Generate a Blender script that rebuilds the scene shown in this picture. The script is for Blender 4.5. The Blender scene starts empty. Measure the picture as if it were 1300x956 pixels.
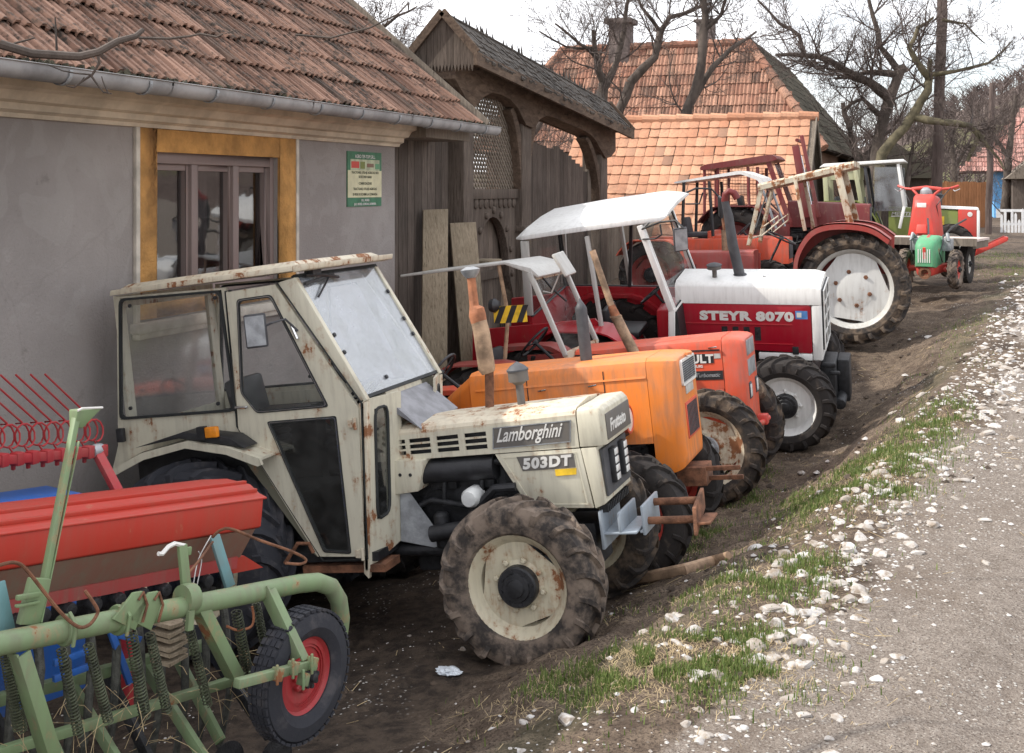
import bpy, bmesh, math, random
import numpy as np
from mathutils import Vector, Matrix, Euler
random.seed(7); np.random.seed(7)
PI = math.pi; R_ = math.radians
scn = bpy.context.scene; COL = scn.collection
TH = R_(20.1); CT, ST = math.cos(TH), math.sin(TH); F = 1500.0
# ---- camera geometry (x towards the road, y along the street, z up) ----
def ray(px, py):
    t = (px-650)/F
    return Vector((CT*t-ST, ST*t+CT, -(py-240)/F))
CAM = Vector((0, 0, 3))
def atD(px, py, D): return CAM + ray(px, py)*D
def atY(px, py, y): r = ray(px, py); return CAM + r*(y/r.y)
def atX(px, py, x): r = ray(px, py); return CAM + r*(x/r.x)
def atZ(px, py, z): r = ray(px, py); return CAM + r*((z-3)/r.z)

# ---------------- materials ----------------
def new_mat(name):
    m = bpy.data.materials.new(name); m.use_nodes = True
    nt = m.node_tree; nt.nodes.clear()
    out = nt.nodes.new('ShaderNodeOutputMaterial')
    return m, nt, out
def N(nt, t, **kw):
    n = nt.nodes.new(t)
    for k, v in kw.items():
        if hasattr(n, k): setattr(n, k, v)
        else: n.inputs[k].default_value = v
    return n
def L(nt, a, b): nt.links.new(a, b)
def mixc(nt, fac, a, b, mode='MIX'):
    n = nt.nodes.new('ShaderNodeMix'); n.data_type = 'RGBA'; n.blend_type = mode
    for sock, v in ((n.inputs[0], fac), (n.inputs[6], a), (n.inputs[7], b)):
        if hasattr(v, 'is_output') or isinstance(v, bpy.types.NodeSocket): nt.links.new(v, sock)
        else: sock.default_value = (*v, 1) if isinstance(v, (tuple, list)) and len(v) == 3 else v
    return n.outputs[2]
def noise(nt, scale, detail=4, rough=.55, vec=None, dist=0, out='Fac'):
    n = nt.nodes.new('ShaderNodeTexNoise'); n.inputs['Scale'].default_value = scale
    n.inputs['Detail'].default_value = detail; n.inputs['Roughness'].default_value = rough
    n.inputs['Distortion'].default_value = dist
    if vec: nt.links.new(vec, n.inputs['Vector'])
    return n.outputs[out]
def ramp(nt, fac, lo, hi):
    n = nt.nodes.new('ShaderNodeMapRange'); n.inputs['From Min'].default_value = lo
    n.inputs['From Max'].default_value = hi; n.interpolation_type = 'SMOOTHSTEP'
    nt.links.new(fac, n.inputs['Value']); return n.outputs['Result']
def mth(nt, op, a, b=None):
    n = nt.nodes.new('ShaderNodeMath'); n.operation = op
    for i, v in enumerate((a, b)):
        if v is None: continue
        if isinstance(v, bpy.types.NodeSocket): nt.links.new(v, n.inputs[i])
        else: n.inputs[i].default_value = v
    return n.outputs[0]
def coords(nt, stretch=(1, 1, 1), world=False):
    if world:
        o = nt.nodes.new('ShaderNodeNewGeometry').outputs['Position']
    else:
        o = nt.nodes.new('ShaderNodeTexCoord').outputs['Object']
    mp = nt.nodes.new('ShaderNodeMapping'); mp.inputs['Scale'].default_value = stretch
    nt.links.new(o, mp.inputs['Vector']); return mp.outputs['Vector']
def finish(nt, out, col, rough=.6, metal=0, bump=None, bstr=.3, bdist=.01, spec=.5):
    b = nt.nodes.new('ShaderNodeBsdfPrincipled')
    for sock, v in ((b.inputs['Base Color'], col), (b.inputs['Roughness'], rough), (b.inputs['Metallic'], metal)):
        if isinstance(v, bpy.types.NodeSocket): nt.links.new(v, sock)
        else: sock.default_value = (*v, 1) if isinstance(v, (tuple, list)) and len(v) == 3 else v
    b.inputs['Specular IOR Level'].default_value = spec
    if bump is not None:
        bn = nt.nodes.new('ShaderNodeBump'); bn.inputs['Strength'].default_value = bstr
        bn.inputs['Distance'].default_value = bdist
        nt.links.new(bump, bn.inputs['Height']); nt.links.new(bn.outputs['Normal'], b.inputs['Normal'])
    nt.links.new(b.outputs[0], out.inputs[0]); return b
RUST = (.17, .065, .03)
def paint(name, col, rust=.1, dirt=.3, rough=.4, dirtcol=(.16, .13, .10), scale=1.0, fade=.15):
    m, nt, out = new_mat(name); v = coords(nt)
    big = noise(nt, 2.2*scale, 5, .6, v); fine = noise(nt, 26*scale, 4, .6, v)
    vs = coords(nt, (9, 9, 1.2)); streak = noise(nt, 2.5*scale, 4, .6, vs)
    lightc = tuple(min(1, c*.75+.25*.6) for c in col)
    c = mixc(nt, mth(nt, 'MULTIPLY', ramp(nt, big, .35, .75), fade), col, lightc)
    df = mth(nt, 'MULTIPLY', ramp(nt, mth(nt, 'ADD', mth(nt, 'MULTIPLY', streak, .6), mth(nt, 'MULTIPLY', big, .4)), .42, .7), dirt)
    c = mixc(nt, df, c, dirtcol)
    r = rough
    if rust > 0:
        rn = mth(nt, 'ADD', mth(nt, 'MULTIPLY', noise(nt, 5*scale, 8, .7, v), .75), mth(nt, 'MULTIPLY', streak, .25))
        th = .68-.22*rust
        rf = ramp(nt, rn, th, th+.035)
        rc = mixc(nt, fine, RUST, (.33, .15, .07))
        halo = mth(nt, 'MULTIPLY', ramp(nt, rn, th-.06, th), .35)
        c = mixc(nt, halo, c, (.38, .22, .12))
        c = mixc(nt, rf, c, rc)
        r = mth(nt, 'ADD', mth(nt, 'MULTIPLY', rf, .45), rough)
    finish(nt, out, c, r, 0, mth(nt, 'ADD', fine, mth(nt, 'MULTIPLY', big, 2.5)), .14, .004, .33)
    return m
def plain(name, col, rough=.6, metal=0, var=.25, scale=8, bstr=.2, spec=.5, stretch=(1, 1, 1), bd=.01):
    m, nt, out = new_mat(name); v = coords(nt, stretch)
    n1 = noise(nt, scale, 5, .6, v); n2 = noise(nt, scale*6, 3, .6, v)
    a = tuple(c*(1-var) for c in col); b = tuple(min(1, c*(1+var)) for c in col)
    c = mixc(nt, ramp(nt, n1, .3, .7), a, b)
    finish(nt, out, c, rough, metal, n2, bstr, bd, spec); return m
def tyre_mat(name, rub=(.022, .021, .022), mud=(.17, .13, .10), amt=.5):
    m, nt, out = new_mat(name); v = coords(nt)
    n1 = noise(nt, 7, 6, .65, v); n2 = noise(nt, 45, 4, .6, v)
    f = mth(nt, 'MULTIPLY', ramp(nt, n1, .62-.3*amt, .78-.2*amt), min(1, .35+amt*.6))
    c = mixc(nt, f, rub, mud); c = mixc(nt, mth(nt, 'MULTIPLY', n2, .3), c, tuple(x*.6 for x in mud))
    finish(nt, out, c, .85, 0, n2, .35, .006, .25); return m
def wood(name, a, b, grain=(14, 14, 1.1), rough=.85, nail=False, dark=(.03, .025, .02)):
    m, nt, out = new_mat(name); v = coords(nt, grain)
    oi = nt.nodes.new('ShaderNodeVertexColor'); oi.layer_name = 'tint'
    n1 = noise(nt, 3, 7, .7, v, .6); n2 = noise(nt, 1.2, 3, .5, coords(nt))
    c = mixc(nt, ramp(nt, n1, .3, .72), a, b)
    c = mixc(nt, ramp(nt, n1, .40, .30), c, dark)
    c = mixc(nt, mth(nt, 'MULTIPLY', ramp(nt, n2, .4, .7), .4), c, tuple(x*.55 for x in a))
    c = mixc(nt, .8, c, oi.outputs['Color'], 'MULTIPLY')
    finish(nt, out, c, rough, 0, n1, .6, .01, .2); return m
def glass(name, tint=(.75, .78, .78), gloss=.12, dust=.1, dustcol=(.5, .5, .48)):
    m, nt, out = new_mat(name)
    tr = N(nt, 'ShaderNodeBsdfTransparent'); tr.inputs[0].default_value = (*tint, 1)
    gl = N(nt, 'ShaderNodeBsdfGlossy'); gl.inputs['Roughness'].default_value = .06
    df = N(nt, 'ShaderNodeBsdfDiffuse'); df.inputs[0].default_value = (*dustcol, 1)
    fr = N(nt, 'ShaderNodeLayerWeight'); fr.inputs[0].default_value = .35
    f = mth(nt, 'ADD', mth(nt, 'MULTIPLY', fr.outputs['Fresnel'], .22), gloss)
    m1 = nt.nodes.new('ShaderNodeMixShader'); L(nt, f, m1.inputs[0]); L(nt, tr.outputs[0], m1.inputs[1]); L(nt, gl.outputs[0], m1.inputs[2])
    m2 = nt.nodes.new('ShaderNodeMixShader')
    n = noise(nt, 6, 5, .6, coords(nt)); L(nt, mth(nt, 'MULTIPLY', ramp(nt, n, .2, .8), dust*2), m2.inputs[0])
    L(nt, m1.outputs[0], m2.inputs[1]); L(nt, df.outputs[0], m2.inputs[2]); L(nt, m2.outputs[0], out.inputs[0])
    return m
M = {}
M['cream'] = paint('cream paint', (.60, .56, .44), .42, .35, .42)
M['cream_roof'] = paint('cream roof paint', (.62, .55, .42), .6, .3, .5)
M['cream_wheel'] = paint('cream wheel paint', (.58, .52, .38), .6, .4, .5)
M['orange'] = paint('orange paint', (.74, .21, .03), .16, .42, .5, fade=.4)
M['redorange'] = paint('red orange paint', (.62, .085, .035), .14, .42, .5, fade=.35)
M['red'] = paint('red paint', (.42, .015, .025), .06, .2, .35)
M['ihred'] = paint('faded red paint', (.33, .045, .035), .2, .3, .5, fade=.3)
M['maroon'] = paint('maroon paint', (.16, .025, .025), .15, .3, .5)
M['white'] = paint('white paint', (.78, .77, .74), .04, .22, .35)
M['offwhite'] = paint('grey white paint', (.50, .49, .46), .15, .3, .5)
M['ihcream'] = paint('rusty cream paint', (.58, .52, .40), .75, .3, .5)
M['seedred'] = paint('seeder red paint', (.42, .032, .018), .05, .25, .5, (.20, .10, .06), fade=.06)
M['dirtyred'] = paint('dirty red steel', (.24, .12, .085), .1, .85, .7, (.21, .165, .12), fade=.1)
M['seedgreen'] = paint('pale green paint', (.18, .25, .125), .38, .5, .5, fade=.2)
M['bluesteel'] = paint('blue green paint', (.12, .25, .26), .3, .4, .5)
M['blue'] = paint('blue paint', (.02, .11, .40), .1, .25, .5)
M['tractorgreen'] = paint('olive green paint', (.17, .20, .045), .1, .3, .45)
M['mint'] = paint('mint green paint', (.10, .34, .17), .3, .5, .5)
M['brightred'] = paint('bright red paint', (.55, .055, .04), .15, .35, .45)
M['black'] = plain('black enamel', (.02, .02, .022), .5, 0, .4)
M['engine'] = plain('oily engine black', (.018, .018, .02), .55, 0, .6, 14, .5)
M['rubber'] = plain('rubber seal', (.02, .022, .022), .7)
M['darkgrey'] = plain('dark grey plastic', (.06, .06, .065), .6)
M['grey'] = plain('grey steel', (.30, .31, .32), .5, .3, .3)
M['bracket'] = paint('blue grey steel', (.30, .34, .38), .2, .3, .5)
M['chrome'] = plain('chrome', (.7, .7, .7), .2, 1, .1)
M['rust'] = plain('rusted steel', (.17, .075, .04), .9, 0, .5, 12, .6)
M['rustlight'] = plain('light rusty pipe', (.33, .22, .14), .85, 0, .5, 6, .5)
M['copper'] = plain('orange rusted pipe', (.32, .125, .06), .8, 0, .4, 7, .4)
M['tyre'] = tyre_mat('dark tyre rubber', amt=.25)
M['tyremud'] = tyre_mat('muddy tyre rubber', amt=.8, mud=(.26, .20, .155))
M['tyrebrown'] = tyre_mat('brown muddy tyre rubber', amt=.65, mud=(.18, .13, .09))
M['tyreblue'] = tyre_mat('weathered tyre rubber', (.03, .032, .04), (.11, .10, .10), .4)
M['glass'] = glass('dusty cab glass', (.98, .985, .985), .0, .03)
M['glassdark'] = glass('dark lower glass', (.62, .64, .64), .07, .06, (.22, .22, .21))
M['perspex'] = glass('milky windscreen', (.85, .88, .90), .15, .15, (.74, .77, .82))
M['lamp'] = plain('lamp glass', (.7, .7, .68), .15, 0, .1)
M['amber'] = plain('amber lens', (.75, .25, .02), .25)
M['redlens'] = plain('red lens', (.45, .03, .02), .3)
M['yellow'] = plain('yellow plate', (.75, .48, .03), .5)
M['badge'] = paint('worn grey badge', (.12, .11, .10), 0, .5, .6)
M['letter'] = plain('pale lettering', (.68, .66, .62), .5, 0, .1)
M['rope'] = plain('grey twine', (.5, .48, .46), .9)
M['ihred2'] = paint('dull red casting', (.20, .03, .025), .3, .5, .6)
M['whitewheel'] = paint('dirty white wheel', (.62, .61, .58), .25, .3, .5)
M['darkgrey2'] = plain('grey rubber apron', (.20, .20, .215), .5)
M['steyr'] = paint('deep red paint', (.36, .008, .022), .03, .12, .3, fade=.08)
M['bluesticker'] = plain('blue sticker', (.10, .25, .55), .4)
M['olivegrey'] = paint('olive grey inner panel', (.16, .155, .11), .3, .5, .6)
M['olivecream'] = paint('olive cream paint', (.42, .42, .26), .2, .3, .5)
M['perspexdark'] = glass('smoky cab glass', (.35, .36, .37), .15, .2, (.30, .31, .33))
M['whiteplank'] = paint('whitewashed plank', (.60, .50, .46), .35, .5, .8)
M['hose'] = plain('ribbed grey hose', (.06, .06, .05), .7, 0, .5, 20, .6)
M['seedgreenrust'] = paint('rusty pale green paint', (.17, .25, .12), .8, .5, .6)
M['springsteel'] = plain('dull spring steel', (.075, .085, .05), .6, .2, .5, 15)
M['seedred2'] = paint('dull red paint', (.38, .025, .03), .12, .3, .5)
M['strawm'] = plain('dry straw', (.42, .32, .18), .9)
M['dirtyred2'] = paint('worn red rail', (.36, .05, .045), .1, .6, .6, (.20, .13, .10))
M['wire'] = plain('cable', (.05, .05, .055), .8)

# ---------------- mesh helper ----------------
class MB:
    def __init__(s): s.v = []; s.f = []; s.mi = []; s.m = 0; s.tint = []; s.t = 1.0
    def add(s, vs, fs):
        o = len(s.v); s.v += [tuple(p) for p in vs]; s.f += [tuple(i+o for i in f) for f in fs]
        s.mi += [s.m]*len(fs); s.tint += [s.t]*len(vs); return s
    def hexa(s, p):   # 8 points: bottom 4 then top 4
        return s.add(p, [(3, 2, 1, 0), (4, 5, 6, 7), (0, 1, 5, 4), (1, 2, 6, 5), (2, 3, 7, 6), (3, 0, 4, 7)])
    def box(s, c, d, rot=None):
        hx, hy, hz = d[0]/2, d[1]/2, d[2]/2
        p = [Vector(q) for q in ((-hx, -hy, -hz), (hx, -hy, -hz), (hx, hy, -hz), (-hx, hy, -hz), (-hx, -hy, hz), (hx, -hy, hz), (hx, hy, hz), (-hx, hy, hz))]
        if rot: m = Euler(rot).to_matrix(); p = [m @ q for q in p]
        return s.hexa([q+Vector(c) for q in p])
    def bb(s, x0, x1, y0, y1, z0, z1): return s.box(((x0+x1)/2, (y0+y1)/2, (z0+z1)/2), (abs(x1-x0), abs(y1-y0), abs(z1-z0)))
    def prism(s, poly, y0, y1, ax='y'):
        def P(a, b, d): return {'y': (a, d, b), 'x': (d, a, b), 'z': (a, b, d)}[ax]
        n = len(poly)
        vs = [P(a, b, y0) for a, b in poly]+[P(a, b, y1) for a, b in poly]
        return s.add(vs, [tuple(range(n)), tuple(range(2*n-1, n-1, -1))]+[((i+1) % n, i, n+i, n+(i+1) % n) for i in range(n)])
    def ring(s, outer, inner, y0, y1, ax='y'):
        def P(a, b, d): return {'y': (a, d, b), 'x': (d, a, b), 'z': (a, b, d)}[ax]
        n = len(outer)
        vs = [P(a, b, y0) for a, b in outer]+[P(a, b, y0) for a, b in inner]+[P(a, b, y1) for a, b in outer]+[P(a, b, y1) for a, b in inner]
        fs = []
        for i in range(n):
            j = (i+1) % n
            fs += [(i, j, n+j, n+i), (2*n+i, 3*n+i, 3*n+j, 2*n+j), (j, i, 2*n+i, 2*n+j), (n+i, n+j, 3*n+j, 3*n+i)]
        return s.add(vs, fs)
    def bar(s, a, b, w, h, up=(0, 0, 1)):
        a, b = Vector(a), Vector(b); d = (b-a).normalized(); up = Vector(up)
        if abs(d.dot(up)) > .98: up = Vector((0, 1, 0))
        sd = d.cross(up).normalized()*w/2; u = sd.cross(d).normalized()*h/2
        return s.hexa([a-sd-u, a+sd-u, b+sd-u, b-sd-u, a-sd+u, a+sd+u, b+sd+u, b-sd+u])
    def tube(s, pts, r, seg=8, caps=True):
        pts = [Vector(p) for p in pts]; n = len(pts)
        if n < 2: return s
        rs = r if isinstance(r, (list, tuple)) else [r]*n
        t0 = (pts[1]-pts[0]).normalized(); up = Vector((0, 0, 1)) if abs(t0.z) < .9 else Vector((1, 0, 0))
        nr = t0.cross(up).normalized(); vs = []
        for i, p in enumerate(pts):
            t = (pts[min(i+1, n-1)]-pts[max(i-1, 0)])
            if t.length < 1e-9: t = t0
            t.normalize(); nr = (nr-t*nr.dot(t))
            if nr.length < 1e-6: nr = t.orthogonal()
            nr.normalize(); bn = t.cross(nr)
            for k in range(seg):
                a = 2*PI*k/seg; vs.append(p+(nr*math.cos(a)+bn*math.sin(a))*rs[i])
        fs = []
        for i in range(n-1):
            for k in range(seg):
                k2 = (k+1) % seg; fs.append((i*seg+k, i*seg+k2, (i+1)*seg+k2, (i+1)*seg+k))
        if caps: fs += [tuple(range(seg-1, -1, -1)), tuple(range((n-1)*seg, n*seg))]
        return s.add(vs, fs)
    def lathe(s, prof, c=(0, 0, 0), ax='y', seg=32, closed=False):
        # prof: (radius, along); ax: axis letter
        vs = []; n = len(prof)
        for k in range(seg):
            a = 2*PI*k/seg; ca, sa = math.cos(a), math.sin(a)
            for r, h in prof:
                p = {'y': (r*ca, h, r*sa), 'x': (h, r*ca, r*sa), 'z': (r*ca, r*sa, h)}[ax]
                vs.append((p[0]+c[0], p[1]+c[1], p[2]+c[2]))
        fs = []
        for k in range(seg):
            k2 = (k+1) % seg
            for i in range(n if closed else n-1):
                j = (i+1) % n; fs.append((k*n+i, k*n+j, k2*n+j, k2*n+i))
        if not closed:
            if prof[0][0] > 1e-4: fs.append(tuple(k*n for k in range(seg)))
            if prof[-1][0] > 1e-4: fs.append(tuple(k*n+n-1 for k in reversed(range(seg))))
        return s.add(vs, fs)
    def xf(s, mat, start=0):
        for i in range(start, len(s.v)): s.v[i] = tuple(mat @ Vector(s.v[i]))
        return s
    def build(s, name, mats, parent=None, bevel=0, angle=35, tri=1, **tags):
        me = bpy.data.meshes.new(name)
        me.from_pydata(s.v, [], s.f)
        ca = me.color_attributes.new('tint', 'FLOAT_COLOR', 'POINT')
        arr = np.array([t if isinstance(t, tuple) else (t, t, t) for t in s.tint], dtype=np.float32).reshape(-1, 3)
        ca.data.foreach_set('color', np.hstack([arr, np.ones((len(arr), 1), np.float32)]).ravel())
        if not isinstance(mats, (list, tuple)): mats = [mats]
        for m in mats: me.materials.append(M[m] if isinstance(m, str) else m)
        me.polygons.foreach_set('material_index', s.mi)
        bm = bmesh.new(); bm.from_mesh(me)
        bmesh.ops.remove_doubles(bm, verts=bm.verts, dist=1e-6)
        bmesh.ops.recalc_face_normals(bm, faces=bm.faces)
        if bevel:
            es = [e for e in bm.edges if len(e.link_faces) == 2 and e.calc_face_angle(0) > R_(30)]
            try: bmesh.ops.bevel(bm, geom=es, offset=bevel, segments=2, affect='EDGES', clamp_overlap=True, profile=.5)
            except Exception as ex: print('bevel', name, ex)
        bm.to_mesh(me); bm.free()
        me.shade_smooth() if hasattr(me, 'shade_smooth') else None
        me.set_sharp_from_angle(angle=R_(angle))
        o = bpy.data.objects.new(name, me); COL.objects.link(o)
        if parent: o.parent = parent
        for k, v in tags.items(): o[k] = v
        return o
def tag(o, label=None, cat=None, group=None, kind=None):
    for k, v in (('label', label), ('category', cat), ('group', group), ('kind', kind)):
        if v: o[k] = v
    return o
def empty(name, loc, label, cat, group=None, rot=(0, 0, 0)):
    o = bpy.data.objects.new(name, None); COL.objects.link(o); o.location = loc; o.rotation_euler = rot
    o.empty_display_size = .2
    return tag(o, label, cat, group)
def kids(o): return [c for c in bpy.data.objects if c.parent == o]
def copy_tree(o, parent=None):
    c = o.copy(); COL.objects.link(c); c.parent = parent
    for ch in kids(o): copy_tree(ch, c)
    return c
def text(s, size, loc, rot, mat, parent, name='lettering', bold=.0, shear=0, depth=.003, sx=1.0, space=1.0, align='LEFT', **tags):
    cu = bpy.data.curves.new(name, 'FONT'); cu.body = s; cu.size = size; cu.extrude = depth; cu.offset = bold
    cu.shear = shear; cu.space_character = space; cu.align_x = align; cu.resolution_u = 3
    t = bpy.data.objects.new(name, cu); COL.objects.link(t)
    bpy.context.view_layer.update()
    me = bpy.data.meshes.new_from_object(t.evaluated_get(bpy.context.evaluated_depsgraph_get()))
    bpy.data.objects.remove(t); me.materials.clear(); me.materials.append(M[mat])
    me.transform(Matrix.Diagonal((sx, 1, 1, 1)))
    o = bpy.data.objects.new(name, me); COL.objects.link(o); o.location = loc; o.rotation_euler = rot
    if parent: o.parent = parent
    for k, v in tags.items(): o[k] = v
    return o
class Frame:
    def __init__(s, loc, pitch=0, roll=0, yaw=0):   # pitch: nose up, degrees
        s.loc = Vector(loc); s.rot = Euler((R_(roll), -R_(pitch), R_(yaw)), 'XYZ')
        s.m = Matrix.Translation(s.loc) @ s.rot.to_matrix().to_4x4(); s.i = s.m.inverted()
    def root(s, name, label, cat, group=None): return empty(name, s.loc, label, cat, group, s.rot)
    def on(s, px, py, yl):      # pixel -> local (x,z) on the plane y = yl
        o = s.i @ CAM; d = (s.i.to_3x3() @ ray(px, py)); k = (yl-o.y)/d.y; p = o+d*k; return (p.x, p.z)
    def p3(s, px, py, yl): a = s.on(px, py, yl); return Vector((a[0], yl, a[1]))
    def onx(s, px, py, xl):
        o = s.i @ CAM; d = (s.i.to_3x3() @ ray(px, py)); k = (xl-o.x)/d.x; return o+d*k
    def poly(s, pts, yl): return [s.on(a, b, yl) for a, b in pts]
    def w2l(s, p): return s.i @ Vector(p)
# ---------------- reusable vehicle parts ----------------
def lerp(a, b, t): return a+(b-a)*t
def tyre_mb(R, rr, W, n=19, h=None, lug=True, flip=1, hand=1):
    mb = MB(); h = h if h is not None else .032*R/.55
    Rc = R-h if lug else R
    pr = [(rr, -W*.36), (rr+.02, -W*.44), ((rr+Rc)/2-.02, -W*.5), (Rc-.055, -W*.475), (Rc-.014, -W*.40), (Rc, -W*.2), (Rc+.003, 0)]
    pr = pr+[(r, -y) for r, y in reversed(pr[:-1])]+[(rr-.01, W*.3), (rr-.01, -W*.3)]
    mb.lathe(pr, seg=56, closed=True)
    if lug:
        for sd in (-1, 1):
            for k in range(n):
                a0 = 2*PI*(k+(.5 if sd > 0 else 0))/n+random.uniform(-.006, .006)
                rows = []
                for u, rb, yy, hh in ((0, Rc+.003, -.03, h), (.3, Rc, .13, h), (.6, Rc-.003, .28, h*.98), (.85, Rc-.012, .40, h*.95), (1.0, Rc-.035, .475, h*.72), (1.12, Rc-.085, .505, h*.22)):
                    a = a0+flip*hand*.62*W/R*min(u, 1.02)**.85
                    wd = lerp(.030, .042, min(u, 1))*R/.55
                    y = sd*yy*W
                    ny = 0 if u < .8 else (.35 if u < .95 else (.75 if u < 1.1 else .95))
                    ro = (rb+hh*(1-ny*.7)); yo = y+sd*hh*ny
                    row = []
                    for da, rr_, y_ in ((-wd*.62, rb-.012, y), (-wd*.42, ro, yo), (wd*.42, ro, yo), (wd*.62, rb-.012, y)):
                        aa = a+da/R; row.append((rr_*math.cos(aa), y_, rr_*math.sin(aa)))
                    rows.append(row)
                vs = [p for r in rows for p in r]; nr = len(rows)
                fs = [(i*4+j, i*4+j+1, i*4+j+5, i*4+j+4) for i in range(nr-1) for j in range(3)]+[(0, 1, 2, 3), (nr*4-1, nr*4-2, nr*4-3, nr*4-4)]
                mb.add(vs, fs)
    else:
        for k in range(44):      # shallow road blocks
            a = 2*PI*k/44
            for yy in (-.32, -.11, .11, .32):
                mb.box((math.cos(a)*(R+.001), yy*W, math.sin(a)*(R+.001)), (.012, W*.17, 2*PI*R/44*.72), (0, -a, 0))
    return mb
def wheel(parent, c, R, rr, W, tm, rm, dm=None, cam=-1, lug=True, hub='black', nb=8, flats=True, dish=.05, hubr=None, steer=0, n=19, hubout=.03, hand=1, spots=False, spin=0, lab=None):
    """c: centre, cam: side (local y sign) the disc's outside faces."""
    dm = dm or rm
    rim = MB(); W2 = W*.40
    pr = [(rr+.022, -W2-.006), (rr+.030, -W2+.004), (rr+.012, -W2+.016), (rr-.012, -W2+.04), (rr-.045, -W2*.4), (rr-.045, W2*.4), (rr-.012, W2-.04), (rr+.012, W2-.016), (rr+.030, W2-.004), (rr+.022, W2+.006), (rr-.002, W2-.012), (rr-.03, W2-.045), (rr-.058, W2*.35), (rr-.058, -W2*.35), (rr-.03, -W2+.045), (rr-.002, -W2+.012)]
    rim.lathe(pr, seg=64, closed=True)
    yo = cam*(W2*dish/.05*.35)
    rd = rr-.045
    # disc: polygon with flattened sides leaves dark slots at the rim
    seg = 72; prof = []
    ring_o = []; fl = [spin+.35, spin+.35+PI*2/3, spin+.35+PI*4/3] if flats else []
    for k in range(seg):
        a = 2*PI*k/seg; r = rd
        for f0 in fl:
            dlt = abs((a-f0+PI) % (2*PI)-PI)
            if dlt < .5: r = min(r, rd*.93*math.cos(.38)/max(.2, math.cos(dlt)) if dlt < .38 else rd*.93+(rd-rd*.93)*(dlt-.38)/.12)
        ring_o.append(r)
    vs = []; lev = [(1.0, 0), (.80, cam*.004), (.60, -cam*.004), (.42, cam*.022), (.05, cam*.022)]
    for k in range(seg):
        a = 2*PI*k/seg
        for t, dy in lev:
            r = ring_o[k] if t == 1 else rd*t*.93; vs.append((r*math.cos(a), yo+dy, r*math.sin(a)))
    nl = len(lev); fs = []
    for k in range(seg):
        k2 = (k+1) % seg
        for i in range(nl-1): fs.append((k*nl+i, k*nl+i+1, k2*nl+i+1, k2*nl+i))
    fs.append(tuple(k*nl+nl-1 for k in range(seg)))
    d0 = len(rim.v); rim.m = 1; rim.add(vs, fs)
    vs2 = [(x, y-cam*.008, z) for x, y, z in vs]; rim.add(vs2, fs)
    if spots: rim.m = 2
    hr = hubr or rr*.36
    for k in range(6 if spots else nb):
        a = 2*PI*k/(6 if spots else nb)+spin
        rim.lathe([(.034, .002), (.030, .012), (.012, .016), (0, .004)] if spots else [(.020, -.006), (.020, .014), (.012, .02), (0, .02)] if cam > 0 else [(.020, .006), (.020, -.014), (.012, -.02), (0, -.02)], (hr*1.22*math.cos(a), yo+cam*.012, hr*1.22*math.sin(a)), seg=6)
    tagd = {'label': lab} if lab else {}
    w = rim.build('wheel', [rm, dm, 'rust'], parent, angle=30, **tagd)
    w.location = c; w.rotation_euler = (0, 0, R_(steer))
    t = tyre_mb(R, rr, W, n=n, lug=lug, hand=hand).build('tyre', tm, w, angle=28)
    t.rotation_euler = (0, random.uniform(0, 1), 0)
    if hub:
        hb = MB(); sgn = cam; e = yo+cam*.02
        hb.lathe([(hr, e-sgn*.03), (hr, e+sgn*hubout*.8), (hr*.93, e+sgn*hubout), (hr*.70, e+sgn*hubout), (hr*.66, e+sgn*(hubout+.012)), (hr*.45, e+sgn*(hubout+.014)), (hr*.40, e+sgn*(hubout+.03)), (hr*.2, e+sgn*(hubout+.034)), (0, e+sgn*(hubout+.034))], seg=32)
        for k in range(8):
            a = 2*PI*k/8+.2
            hb.lathe([(.012, e+sgn*hubout), (.012, e+sgn*(hubout+.012)), (0, e+sgn*(hubout+.012))], (hr*.82*math.cos(a), 0, hr*.82*math.sin(a)), seg=6)
        hb.build('hub', hub, w, angle=30)
    return w
def steering(parent, c, R=.2, tilt=55, axis_len=.35, mat='black', yaw=0):
    mb = MB(); pts = [(R*math.cos(a), R*math.sin(a), 0) for a in [2*PI*k/24 for k in range(25)]]
    mb.tube(pts, .013, 8, False)
    for k in range(3):
        a = 2*PI*k/3+.4; mb.bar((0, 0, -.02), (R*math.cos(a), R*math.sin(a), 0), .022, .01)
    mb.lathe([(.035, -.03), (.035, .005), (0, .012)], ax='z', seg=12)
    mb.tube([(0, 0, -.02), (0, 0, -axis_len)], .018, 8)
    o = mb.build('steering_wheel', mat, parent); o.location = c; o.rotation_euler = (0, -R_(90-tilt), R_(yaw)); return o
def exhaust(parent, base, top, r0=.03, r1=.055, m='rust', cap=False, sec=(.3, .7), name='exhaust_pipe'):
    b, t = Vector(base), Vector(top); mb = MB()
    p = lambda k: b.lerp(t, k)
    mb.tube([p(0), p(sec[0]), p(sec[0]+.02), p(sec[1]-.03), p(sec[1]), p(1)], [r0, r0, r1, r1, r0*1.05, r0*.95], 14)
    if cap:
        mb.lathe([(r1*1.5, -.05), (r1*1.6, 0), (r1*1.2, .03), (0, .05)], t, 'z', 16)
    return mb.build(name, m, parent)
def precleaner(parent, base, h=.24, r=.075, m='darkgrey', m2='badge', name='air_intake'):
    mb = MB(); mb.lathe([(.028, 0), (.028, h*.62), (r*.75, h*.68), (r, h*.70), (r, h*.92)], base, 'z', 20)
    o = mb.build(name, m2, parent)
    mb = MB(); mb.lathe([(r*1.08, h*.915), (r*1.08, h*.95), (r*.7, h*1.03), (0, h*1.12)], base, 'z', 20); mb.build('cap', m, o); return o
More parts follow.
